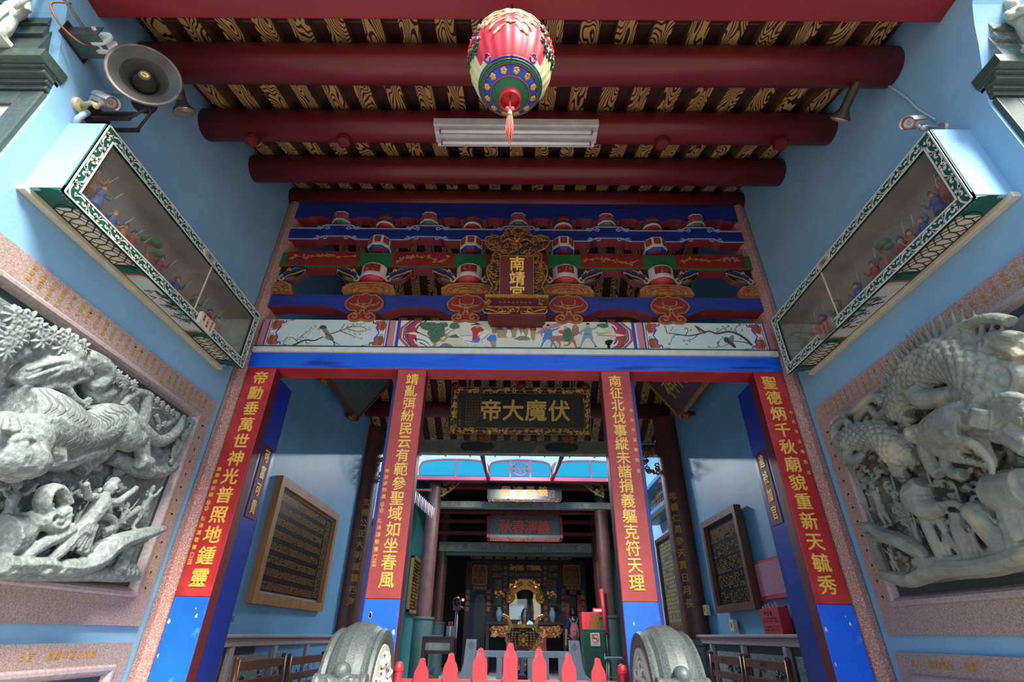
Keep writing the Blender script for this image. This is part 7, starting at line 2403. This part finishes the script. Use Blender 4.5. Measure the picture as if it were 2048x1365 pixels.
# incense burner
p = onY(1046, 1272, 9.6)
bz = onY(1046, 1250, 9.6).z
t = thing('incense_burner', 'round maroon and gold incense burner with two dragon handles', 'incense burner', (p.x, 9.6, 0))
s_ = .92
MB().lathe([(.0, bz-.40), (.08, bz-.40), (.16, bz-.36), (.21, bz-.27), (.225, bz-.2), (.21, bz-.13), (.165, bz-.07), (.16, bz-.05)], 'burner', 40).build('bowl', t)
MB().lathe([(.155, bz-.055), (.2, bz-.05), (.205, bz), (.175, bz), (.165, bz-.03), (.0, bz-.03)], 'gold', 40).build('rim', t)
mb = MB()
for k in range(7):
    a = -PI/2-.9+.3*k
    if k in (3,): continue
    for j in range(6):
        zz = bz-.12-.035*j
        r = [.213, .222, .228, .226, .22, .205][j]
        mb.ball((r*math.cos(a), r*math.sin(a), zz), (.018, .018, .012), 'gold', 7, 5)
for j in range(8):
    an = 2*PI*j/8
    mb.ball((.06*math.cos(an), -.218+.01*math.cos(an)**2, bz-.22+.075*math.sin(an)), .022, 'gold', 8, 6)
for k in range(4):
    a = -PI/2-.3+.2*k
    mb.ball((.175*math.cos(a), .175*math.sin(a), bz-.085), (.02, .02, .014), 'gold', 7, 5)
mb.ball((0, -.222, bz-.22), (.04, .016, .045), 'gold', 14, 10)
mb.build('gilt_characters', t)
for s in (-1, 1):
    mb = MB()
    path = smooth_path([(s*.19, 0, bz-.27), (s*.27, 0, bz-.24), (s*.25, 0, bz-.14), (s*.21, 0, bz-.06), (s*.23, 0, bz+.03), (s*.26, 0, bz+.10), (s*.32, 0, bz+.13)], 4)
    mb.tube(path, [.02+.012*math.sin(PI*i/(len(path)-1)) for i in range(len(path))], 'gold', 8)
    for i, q in enumerate(path[2::2]):
        mb.ball((q[0]+s*.028, q[1], q[2]+.01), .015, 'teal' if i % 2 else 'p_red', 7, 5)
        mb.ball((q[0]-s*.022, q[1]-.02, q[2]), .011, 'p_red', 6, 4)
    for k in range(4): mb.tube([(s*.25, -.03, bz-.15), (s*.25+.04*math.cos(k*1.6+.4), -.035, bz-.15+.04*math.sin(k*1.6+.4))], [.012, .006], 'p_blue', 5)
    mb.ball((s*.33, 0, bz+.135), (.035, .025, .022), 'gold', 8, 6)
    mb.build('dragon_handle', t)
for k in range(3):
    a = -PI/2+2*PI*k/3+.5
    MB().tube([(.13*math.cos(a), .13*math.sin(a), bz-.36), (.17*math.cos(a), .17*math.sin(a), bz-.5), (.13*math.cos(a), .13*math.sin(a), 0.35)], [.035, .03, .025], 'burner', 10).build('foot', t)
MB().lathe([(.22, 0), (.22, .3), (.24, .32), (.24, .36), (.0, .36)], 'burner', 24).build('stand', t)
mb = MB()
rr = random.Random(1)
for k in range(7):
    x, y = rr.uniform(-.06, .06), rr.uniform(-.05, .05)
    mb.tube([(x, y, bz-.035), (x*1.3, y*1.3, bz+.13)], .003, 'wood_frame', 4)
mb.build('incense_sticks', t)

# altar screen
YA = 17.0
def fa(px, py, Y=YA): q = onY(px, py, Y); return (q.x, q.z)
t = thing('altar_screen', 'dark carved altar screen with gilt panels at the back of the main hall', 'altar', (0, YA, 0))
x0, zt = fa(934, 1121); x1, _ = fa(1168, 1121)
op = (fa(1018, 1250)[0], fa(1083, 1250)[0], fa(1018, 1240)[1], fa(1050, 1166)[1])
mb = MB()
dl = (fa(941, 1180)[0], fa(974, 1180)[0], fa(941, 1180)[1])
dr = (fa(1131, 1180)[0], fa(1159, 1180)[0], fa(1131, 1182)[1])
xs = [x0, dl[0], dl[1], op[0], op[1], dr[0], dr[1], x1]
mb.box(x0, dl[0], 0, .1, 0, zt, 'dark_brown').box(dl[1], op[0], 0, .1, 0, zt, 'dark_brown').box(op[1], dr[0], 0, .1, 0, zt, 'dark_brown').box(dr[1], x1, 0, .1, 0, zt, 'dark_brown')
mb.box(dl[0], dl[1], 0, .1, dl[2], zt, 'dark_brown').box(dr[0], dr[1], 0, .1, dr[2], zt, 'dark_brown').box(op[0], op[1], 0, .1, op[3]+.1, zt, 'dark_brown').box(op[0], op[1], 0, .1, 0, op[2], 'dark_brown')
mb.build('screen_wall', t)
for (a, b) in (((944, 1131), (975, 1171)), ((1127, 1131), (1159, 1172))):
    q0, q1 = fa(a[0], b[1]), fa(b[0], a[1])
    fm = MB().box(q0[0], q1[0], -.02, 0, q0[1], q1[1], 'deco_red')
    for (u0, u1, v0, v1) in ((q0[0], q1[0], q0[1], q0[1]+.03), (q0[0], q1[0], q1[1]-.03, q1[1]), (q0[0], q0[0]+.03, q0[1], q1[1]), (q1[0]-.03, q1[0], q0[1], q1[1])): fm.box(u0, u1, -.04, 0, v0, v1, 'gold_old')
    filigree(fm, q0[0]+.07, q1[0]-.07, q0[1]+.07, q1[1]-.07, -.03, 'gold_old', 45, 3, r=.014, size=(.03, .08))
    fm.build('gilt_panel', t)
for (a, b, m_, n_) in (((1018, 1131), (1049, 1142), 'gold', 40), ((1053, 1131), (1083, 1142), 'gold', 40), ((985, 1131), (1006, 1142), 'gold_old', 20), ((1096, 1131), (1116, 1142), 'gold_old', 20), ((985, 1147), (1006, 1156), 'gold_old', 18), ((1096, 1147), (1116, 1156), 'gold_old', 18), ((1018, 1147), (1083, 1153), 'gold_old', 40), ((1034, 1158), (1067, 1167), 'gold', 34), ((988, 1160), (1004, 1215), 'gold_old', 40), ((1096, 1160), (1112, 1215), 'gold_old', 40), ((1018, 1158), (1031, 1168), 'gold_old', 14), ((1070, 1158), (1083, 1168), 'gold_old', 14)):
    q0, q1 = fa(a[0], b[1]), fa(b[0], a[1])
    fm = MB().box(q0[0], q1[0], -.015, 0, q0[1], q1[1], 'black')
    filigree(fm, q0[0]+.02, q1[0]-.02, q0[1]+.02, q1[1]-.02, -.02, m_, n_, a[0], r=.012, size=(.025, .05))
    fm.build('gilt_lattice', t)
for px, tx in ((1011, '忠昭日月義薄雲天千古'), (1090, '志在春秋功在漢室英靈'), (936, '浩氣長存'), (978, '威震華夏'), (1126, '正氣參天'), (1165, '赤膽忠心')):
    y_ = 1136 if px in (1011, 1090) else 1184
    q = fa(px, y_)
    MB().text(tx, q[0], q[1], .13, -.012, 'fig_orange', bold=.01, res=1, step=.16).build('couplet_lettering', t)
for px, tx in ((958, '神威顯赫'), (1145, '聖德昭彰')):
    q = fa(px-9, 1176.5)
    MB().text(tx, q[0], q[1], .11, -.012, 'fig_orange', bold=.01, res=1, vert=False, step=.11).build('lintel_lettering', t)
# left: dark arched passage; right: red framed doorway
q0, q1 = fa(945, 1300), fa(972, 1196)
dm = MB()
arch = [(q0[0]+.0, 0), (q1[0]-.0, 0)]+[((q0[0]+q1[0])/2+(q1[0]-q0[0])/2*math.cos(PI*k/12), q1[1]-.15+.25*math.sin(PI*k/12)) for k in range(13)]
dm.box(dl[0], dl[1], .0, .06, 0, dl[2], 'navy')
dm.build('door_surround', t)
MB().prism(arch, -.012, .0, 'black').build('arched_door', t)
fm = MB()
fm.box(dr[0]-.02, dr[0]+.1, -.04, .02, 0, dr[2], 'deco_red').box(dr[1]-.1, dr[1]+.02, -.04, .02, 0, dr[2], 'deco_red').box(dr[0], dr[1], -.04, .02, dr[2]-.12, dr[2], 'deco_red')
fm.build('red_doorframe', t)
MB().box(dr[0]+.1, dr[1]-.1, .2, .22, 0, dr[2], 'black').build('door_curtain', t)
# niche with golden dragon hood, deity and glass
t = thing('altar_niche', 'glazed altar niche under a golden dragon hood with red eyes', 'shrine', (0, YA, 0))
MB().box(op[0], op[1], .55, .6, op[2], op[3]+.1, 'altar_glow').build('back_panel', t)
cx = (op[0]+op[1])/2
hd = MB()
hood = [(cx+a*1.0, op[3]+b) for a, b in ((-.2, .09), (.2, .09), (.28, -.05), (.42, -.14), (.56, -.30), (.54, -.52), (.4, -.4), (.25, -.28), (.12, -.2), (-.12, -.2), (-.25, -.28), (-.4, -.4), (-.54, -.52), (-.56, -.30), (-.42, -.14), (-.28, -.05))]
hd.prism(hood, -.05, .03, 'gold')
for s in (-1, 1):
    hd.tube(smooth_path([(cx+s*.1, -.08, op[3]-.02), (cx+s*.3, -.12, op[3]-.13), (cx+s*.45, -.12, op[3]-.25), (cx+s*.36, -.12, op[3]-.42), (cx+s*.5, -.1, op[3]-.55), (cx+s*.58, -.1, op[3]-.42)], 4), .05, 'gold', 8)
    hd.ball((cx+s*.36, -.12, op[3]-.15), (.11, .08, .07), 'gold', 10, 8)
    for k in range(6): hd.tube([(cx+s*(.3+.05*k), -.1, op[3]-.1-.06*k), (cx+s*(.42+.05*k), -.12, op[3]-.02-.06*k)], [.025, .006], 'fig_orange', 6)
hd.build('dragon_hood', t)
ey = MB()
for s in (-1, 1): ey.ball((cx+s*.32, -.2, op[3]-.13), .022, 'lamp_red', 8, 6)
ey.build('red_eyes', t)
dt = MB()
dt.lathe([(.26, op[2]-.1), (.3, op[2]+.2), (.24, op[2]+.55), (.28, op[2]+.75), (.12, op[2]+.9), (.06, op[2]+.95)], 'dark_brown', 16, c=(cx, .3, 0), sy=.6)
dt.ball((cx, .28, op[2]+1.05), (.12, .11, .15), 'dark_brown', 12, 9)
dt.lathe([(.15, op[2]+1.12), (.17, op[2]+1.2), (.08, op[2]+1.3), (.0, op[2]+1.36)], 'gold_old', 12, c=(cx, .28, 0))
dt.build('deity', t)
MB().box(op[0], op[1], .09, .095, op[2], op[3]-.45, 'clear_glass').build('glass_pane', t)
MB().box(op[0]+.03, op[0]+.45, .12, .13, op[2], op[2]+.42, 'tube_white').build('pale_card', t)
# altar tables
t = thing('altar_table', 'long dark altar table with gilt carved ends before the screen', 'table', (cx, 16.2, 0))
za = fa(1046, 1245, 16.2)[1]
MB().box(-1.15, 1.15, -.3, .3, za-.08, za, 'dark_brown').build('top', t, bevel=.01)
for s in (-1, 1):
    mb = MB().prism([(s*.35, za-.10), (s*.92, za-.10), (s*1.04, za-.18), (s*.94, za-.32), (s*.7, za-.38), (s*.35, za-.36)], -.34, -.28, 'deco_red')
    filigree(mb, min(s*.4, s*.95), max(s*.4, s*.95), za-.34, za-.13, -.34, 'gold', 40, 4, r=.014, size=(.03, .06))
    mb.build('gilt_apron', t)
    MB().box(min(s*1.03, s*1.12), max(s*1.03, s*1.12), -.28, .28, 0, za-.08, 'dark_brown').build('leg', t)
mb = MB().box(-.55, .55, -.36, -.3, .1, za-.38, 'deco_red')
filigree(mb, -.5, .5, .15, za-.42, -.36, 'gold', 60, 9, r=.014, size=(.03, .06))
mb.build('gilt_front', t)
for s in (-1, 1):
    px = 998 if s < 0 else 1105
    q = fa(px, 1240, 16.2)
    t = thing('flower_vase', 'blue and white vase of yellow flowers on the altar table, %s end' % ('left' if s < 0 else 'right'), 'vase', (q[0], 16.2, za))
    MB().lathe([(.05, 0), (.06, .03), (.1, .16), (.085, .26), (.05, .32), (.07, .37)], 'p_steel', 20).build('vase', t)
    mb = MB()
    rr = random.Random(3)
    for k in range(12):
        a = rr.uniform(0, 6.28); r = rr.uniform(.03, .14)
        zz = rr.uniform(.6, .78)
        mb.tube([(0, 0, .36), (r*math.cos(a), r*math.sin(a), zz)], .006, 'beam_green', 4)
        mb.ball((r*math.cos(a), r*math.sin(a), zz), (.045, .045, .03), 'gold' if zz > .68 else 'pink', 8, 6)
    mb.build('flowers', t)
# ================================================================== people and furnishings of the hall
def figure(x, y, h, name, label, shirt, trousers, hair_len, backpack=False, yaw=0, arm_l=None, arm_r=None):
    """standing person seen from behind; local +y is where the person faces"""
    t = thing(name, label, 'person', (x, y, 0), yaw)
    k = h/1.65
    def V(a, b, c): return (a*k, b*k, c*k)
    sk = MB()
    T = lambda pts, r, seg=12, m='skin': sk.tube([V(*p) for p in pts], [q*k for q in r], m, seg)
    T([(0, 0, 1.30), (0, .01, 1.38), (0, .02, 1.46)], [.06, .052, .055])
    sk.ball(V(0, .03, 1.535), (.075*k, .095*k, .115*k), 'skin', 16, 12)
    sk.ball(V(0, .10, 1.48), (.045*k, .04*k, .05*k), 'skin', 10, 8)
    sk.ball(V(0, .128, 1.53), (.014*k, .02*k, .022*k), 'skin', 8, 6)
    for s in (-1, 1): sk.ball(V(s*.076, .02, 1.53), (.012*k, .022*k, .03*k), 'skin', 8, 6)
    T([(0, 0, .86), (0, 0, .98), (0, .01, 1.12), (0, .01, 1.24), (0, 0, 1.32)], [.15, .14, .13, .145, .09], 18)
    for s in (-1, 1):
        T([(s*.06, 0, 1.31), (s*.155, 0, 1.285)], [.06, .055])
        arm = (arm_l if s < 0 else arm_r) or [(s*.165, 0, 1.28), (s*.215, -.01, 1.04), (s*.225, .05, .80)]
        T(arm, [.05, .039, .027])
        w = Vector(arm[-1])
        d = (w-Vector(arm[-2])).normalized()
        sd = Vector((0, 1, 0)); sd = (sd-d*sd.dot(d)).normalized()
        T([tuple(w), tuple(w+d*.045), tuple(w+d*.085)], [.026, .036, .032], 10)
        for f_, (o_, l_) in enumerate(((.03, .075), (.011, .085), (-.009, .08), (-.028, .062))):
            b = w+d*.08+sd*o_
            T([tuple(b), tuple(b+d*l_*.55), tuple(b+d*l_*.85+Vector((-s*.015, 0, 0)))], [.0095, .0088, .007], 6)
        b = w+d*.03+sd*.03
        T([tuple(b), tuple(b+d*.03+sd*.028), tuple(b+d*.062+sd*.036)], [.012, .0105, .008], 6)
        T([(s*.085, 0, .9), (s*.095, .01, .5), (s*.095, -.01, .09)], [.095, .06, .04], 14)
        T([(s*.095, -.03, .045), (s*.10, .06, .035), (s*.105, .15, .025)], [.045, .042, .03], 10)
    carve(sk, 'body', 'skin', .007, t, 1)
    sh = MB()
    sh.tube([V(0, 0, .90), V(0, 0, .98), V(0, .01, 1.12), V(0, .01, 1.24), V(0, 0, 1.33)], [q*k for q in (.165, .158, .15, .162, .09)], shirt, 18)
    for s in (-1, 1):
        arm = (arm_l if s < 0 else arm_r) or [(s*.165, 0, 1.28), (s*.215, -.01, 1.04), (s*.225, .05, .80)]
        a, b = Vector(arm[0]), Vector(arm[1])
        sh.tube([V(s*.05, 0, 1.315), V(*a), V(*(a.lerp(b, .7)))], [.075*k, .066*k, .062*k], shirt, 12)
    carve(sh, 'shirt', shirt, .009, t, 2)
    tr = MB()
    tr.tube([V(0, 0, .96), V(0, 0, .86), V(0, 0, .80)], [.155*k, .17*k, .15*k], trousers, 18)
    for s in (-1, 1): tr.tube([V(s*.08, 0, .86), V(s*.095, .01, .5), V(s*.095, -.01, .09)], [.108*k, .078*k, .062*k], trousers, 14)
    carve(tr, 'trousers', trousers, .01, t, 2)
    hr = MB()
    hr.ball(V(0, -.005, 1.56), (.092*k, .102*k, .108*k), 'hair', 18, 14)
    if hair_len > .05:
        hr.tube([V(0, -.06, 1.56), V(0, -.085, 1.45), V(0, -.10, 1.56-hair_len)], [.085*k, .085*k, .06*k], 'hair', 14)
        for s in (-1, 1): hr.tube([V(s*.07, -.01, 1.56), V(s*.085, -.02, 1.45), V(s*.07, -.05, 1.58-hair_len)], [.04*k, .04*k, .025*k], 'hair', 10)
    carve(hr, 'hair', 'hair', .009, t, 2)
    sh_ = MB()
    for s in (-1, 1): sh_.tube([V(s*.095, -.04, .03), V(s*.10, .06, .03), V(s*.105, .17, .022)], [.05*k, .048*k, .034*k], 'white_trim', 12)
    sh_.build('shoes', t)
    if backpack:
        bp = thing('backpack', 'dusty pink backpack worn by the person near the red doorway', 'backpack', (x, y, 0), yaw)
        b_ = MB().tube([V(0, -.20, .86), V(0, -.215, .92), V(0, -.215, 1.1), V(0, -.2, 1.22), V(0, -.18, 1.26)], [q*k for q in (.08, .13, .125, .10, .04)], 'backpack', 16, flat=.7)
        b_.tube([V(0, -.29, .93), V(0, -.30, 1.02), V(0, -.28, 1.08)], [q*k for q in (.06, .07, .04)], 'backpack', 12)
        carve(b_, 'bag', 'backpack', .009, bp, 2)
        for s in (-1, 1):
            MB().tube(smooth_path([V(s*.05, -.16, 1.24), V(s*.1, -.14, 1.33), V(s*.11, .0, 1.375), V(s*.12, .15, 1.27), V(s*.14, .14, 1.05), V(s*.13, -.12, .95)], 3), .014*k, 'p_steel', 8).build('strap', bp)
        MB().ball(V(-.03, -.355, 1.05), .012, 'ink', 8, 6).ball(V(.03, -.355, 1.05), .012, 'ink', 8, 6).tube([V(-.03, -.37, .98), V(0, -.375, .965), V(.03, -.37, .98)], .005, 'ink', 6).build('face_print', bp)
    return t
q = onY(1146.5, 1239, 15.6)
figure(q.x, 15.6, (q.z-.0)*1.65/1.36, 'person', 'person in navy shirt with pink backpack walking away towards the red doorway', 'navy', 'denim', .1, backpack=True)
PX, PZ = q.x, q.z
q = onY(1050.5, 1217, 14.4)
figure(q.x, 14.4, q.z*1.65/1.665, 'person', 'person with long black hair in a blue top standing before the altar', 'p_steel', 'denim', .36, yaw=-.3,
       arm_l=[(-.165, 0, 1.28), (-.22, .04, 1.05), (-.10, .26, 1.12)], arm_r=[(.165, 0, 1.28), (.22, .06, 1.05), (.09, .27, 1.13)])
t = thing('carrier_bag', 'bright green carrier bag held by the person with the backpack', 'bag', (PX+.235, 15.66, .26))
mb = MB()
mb.lathe([(.02, .0), (.11, .01), (.12, .12), (.09, .26), (.045, .36), (.03, .42)], 'green_bag', 16, sy=.45)
mb.build('bag', t)
MB().tube([(-.02, 0, .4), (-.015, 0, .46), (.015, 0, .46), (.02, 0, .4)], .006, 'green_bag', 6).build('handle', t)

# left of the courtyard: cabinet, tin, papers, paper bag, pole stand
t = thing('side_cabinet', 'dark purple brown glazed side cabinet at the left of the courtyard', 'cabinet', (-1.10, 8.75, 0))
MB().box(-.24, .24, -.2, .25, .85, .88, 'maroon').build('top', t, bevel=.006)
for sx in (-1, 1):
    for sy in (-.17, .22): MB().box(sx*.21-.025, sx*.21+.025, sy-.025, sy+.025, 0, .85, 'maroon').build('leg', t)
MB().box(-.21, .21, -.15, .22, .66, .70, 'maroon').box(-.21, .21, -.15, .22, .28, .31, 'maroon').box(-.21, .21, -.19, -.16, .80, .85, 'maroon').build('shelves', t)
MB().box(-.185, .185, -.176, -.172, .70, .80, 'clear_glass').build('glass_pane', t)
for k in range(5): MB().box(.205, .215, -.13+.075*k, -.10+.075*k, .70, .85, 'maroon').build('side_slat', t)
t = thing('paper_stack', 'small stack of papers on the dark side cabinet', 'papers', (-1.17, 8.68, .88))
for k in range(3): MB().box(-.1+.01*k, .1+.008*k, -.07, .07, .006*k, .006*k+.005, 'paper_white').build('sheet', t)
t = thing('tin', 'grey metal tin holding sticks on the dark side cabinet', 'tin', (-.955, 8.8, .88))
MB().lathe([(.0, 0), (.055, 0), (.055, .14), (.05, .14), (.05, .01), (0, .01)], 'alu', 20).build('can', t)
mb = MB()
for k in range(7): mb.tube([(.02*math.cos(k), .02*math.sin(k), .01), (.035*math.cos(k), .035*math.sin(k), .2)], .003, 'p_red', 4)
mb.build('sticks', t)
t = thing('paper_bag', 'tan paper bag with blue lining on the floor by the side cabinet', 'bag', (-1.12, 8.35, 0))
MB().prism([(-.085, 0), (.085, 0), (.09, .42), (-.09, .42)], -.05, .05, 'p_tan').build('bag', t)
MB().tube([(-.02, 0, .40), (.0, 0, .46), (.03, .01, .5)], [.03, .025, .01], 'p_lblue', 6).build('blue_lining', t)
t = thing('pole_stand', 'chrome pole stand with a black head beside the side cabinet', 'stand', (onY(909, 1300, 9.4).x, 9.4, 0))
zt = onY(909, 1205, 9.4).z
MB().tube([(0, 0, .02), (0, 0, zt-.1)], .025, 'alu', 14).build('pole', t)
for k in range(3):
    a = 2*PI*k/3
    MB().tube([(0, 0, .3), (.3*math.cos(a), .3*math.sin(a), .01)], .012, 'metal_dark', 8).build('leg', t)
mb = MB().box(-.06, .06, -.08, .06, zt-.12, zt+.06, 'black').ball((0, -.05, zt), (.07, .06, .08), 'black', 12, 9).tube([(-.06, 0, zt-.05), (.15, -.05, zt-.1)], .014, 'black', 8)
mb.build('head', t)
MB().ball((.1, -.08, zt+.03), .02, 'lamp_red', 8, 6).build('red_light', t)

# right: red cabinet with a brass box, green cabinet with a notice, stool, extinguisher
a = onY(1166, 1260, 13.5); b = onY(1201, 1225, 13.5)
t = thing('red_cabinet', 'red cabinet with a slanted brass front behind the green cabinet', 'cabinet', ((a.x+b.x)/2, 13.6, 0))
w = (b.x-a.x)/2
MB().box(-w, w, 0, .5, 0, b.z, 'box_red').build('body', t, bevel=.01)
MB().prism([(-w*.3, b.z-.62), (w, b.z-.62), (w, b.z-.05), (w*.1, b.z-.05), (-w*.3, b.z-.3)], -.12, .0, 'gold_old').build('brass_front', t, bevel=.008)
MB().box(-w, -w+.07, -.02, .0, .1, b.z-.05, 'lantern_red').build('red_edge', t)
t = thing('red_box', 'small bright red box on top of the red cabinet', 'box', ((a.x+b.x)/2+.2, 13.8, b.z))
MB().box(-.12, .12, -.08, .08, 0, .09, 'lantern_red').build('box', t, bevel=.005)
MB().box(-.1, .1, -.085, -.08, .02, .07, 'lamp_red').build('red_display', t)
a = onY(1170, 1340, 11.4); b = onY(1211, 1259, 11.4)
t = thing('green_cabinet', 'dark green cabinet with a no smoking notice, right of the courtyard', 'cabinet', ((a.x+b.x)/2, 11.4, 0))
w = (b.x-a.x)/2
MB().box(-w, w, 0, .45, .03, b.z, 'green_box').build('body', t, bevel=.012)
MB().box(-w*.9, w*.9, -.012, 0, .08, b.z-.06, 'green_box').build('door', t, bevel=.006)
MB().box(w*.72, w*.8, -.03, -.01, b.z*.5, b.z*.6, 'alu').build('handle', t)
n0 = onY(1182, 1293, 11.38); n1 = onY(1199, 1267, 11.38)
x0, x1, z0, z1 = n0.x-(a.x+b.x)/2, n1.x-(a.x+b.x)/2, n0.z, n1.z
notice = MB().box(x0, x1, -.018, -.012, z0, z1, 'cream').build('notice', t)
cx, cz_, r = (x0+x1)/2, (z0+z1)/2+.02, (x1-x0)*.36
mb = MB()
mb.ribbon([(cx+r*math.cos(2*PI*k/28), cz_+r*math.sin(2*PI*k/28)) for k in range(28)], r*.2, -.021, -.018, 'lantern_red', closed=True)
mb.ribbon([(cx-r*.7, cz_+r*.7), (cx+r*.7, cz_-r*.7)], r*.2, -.021, -.018, 'lantern_red')
mb.box(cx-r*.7, cx+r*.35, -.020, -.018, cz_-r*.12, cz_+r*.12, 'ink').box(cx+r*.4, cx+r*.65, -.020, -.018, cz_-r*.12, cz_+r*.12, 'ink')
mb.text('禁止吸菸', cx-r*.85, z1-.028, .03, -.019, 'lantern_red', res=1, vert=False, step=r*.56, ext=.01)
mb.text('NO SMOKING', cx-r*.9, z0+.03, .024, -.019, 'ink', res=1, vert=False, step=r*.2, ext=.01)
mb.build('notice_print', notice)
q = onY(1227, 1315, 10.6)
t = thing('stool', 'weathered grey wooden stool beside the green cabinet', 'stool', (q.x, 10.6, 0))
MB().box(-.15, .15, -.13, .13, q.z-.035, q.z, 'p_grey').build('seat', t, bevel=.006)
for sx in (-1, 1):
    for sy in (-1, 1):
        MB().tube([(sx*.1, sy*.09, q.z-.03), (sx*.15, sy*.13, 0)], .018, 'p_grey', 6).build('leg', t)
    MB().tube([(sx*.13, -.11, q.z*.35), (sx*.13, .11, q.z*.35)], .012, 'p_grey', 6).build('stretcher', t)
MB().tube([(-.125, -.11, q.z*.5), (.125, -.11, q.z*.5)], .012, 'p_grey', 6).build('stretcher', t)
q = onY(1207, 1222, 13.2)
t = thing('red_tube', 'bright red tube leaning by the right pillar', 'tube', (q.x, 13.15, 0))
MB().tube([(.02, 0, q.z-.45), (-.02, 0, q.z+.45)], .045, 'lantern_red', 14).build('tube', t)
MB().tube([(.03, 0, 0), (.02, 0, q.z-.45)], .02, 'metal_dark', 8).build('pole', t)
t = thing('notice_sheet', 'yellow paper notice on the right hall wall', 'notice', (2.72+AX(12.9)-.0, 12.9, 1.55), -PI/2)
MB().box(-.2, .2, -.012, -.002, -.25, .25, 'lantern_yellow').build('sheet', t)
# strip lamp under the courtyard roof
def tube_lamp(x, y, z, lab, energy, ln=1.2):
    t = thing('fluorescent_lamp', lab, 'lamp', (x, y, z))
    MB().box(-ln/2, ln/2, -.06, .06, .03, .08, 'lamp_metal').build('housing', t)
    MB().tube([(-ln/2+.03, 0, .012), (ln/2-.03, 0, .012)], .014, 'lamp_warm', 12).build('tube', t)
    for xx in (-ln*.4, ln*.4): MB().tube([(xx, 0, .08), (xx, 0, .2)], .006, 'metal_dark', 6).build('hanger', t)
    ld = bpy.data.lights.new('tube_glow', 'AREA'); ld.shape = 'RECTANGLE'; ld.size = ln; ld.size_y = .1; ld.energy = energy; ld.color = (.92, .97, 1)
    lo = bpy.data.objects.new('tube_glow', ld); COL.objects.link(lo); lo.parent = t; lo.location = (0, 0, -.01)
tube_lamp(AX(10.9)+.02, 10.9, 4.42, 'lit strip lamp hanging under the blue courtyard roof', 42, 1.1)
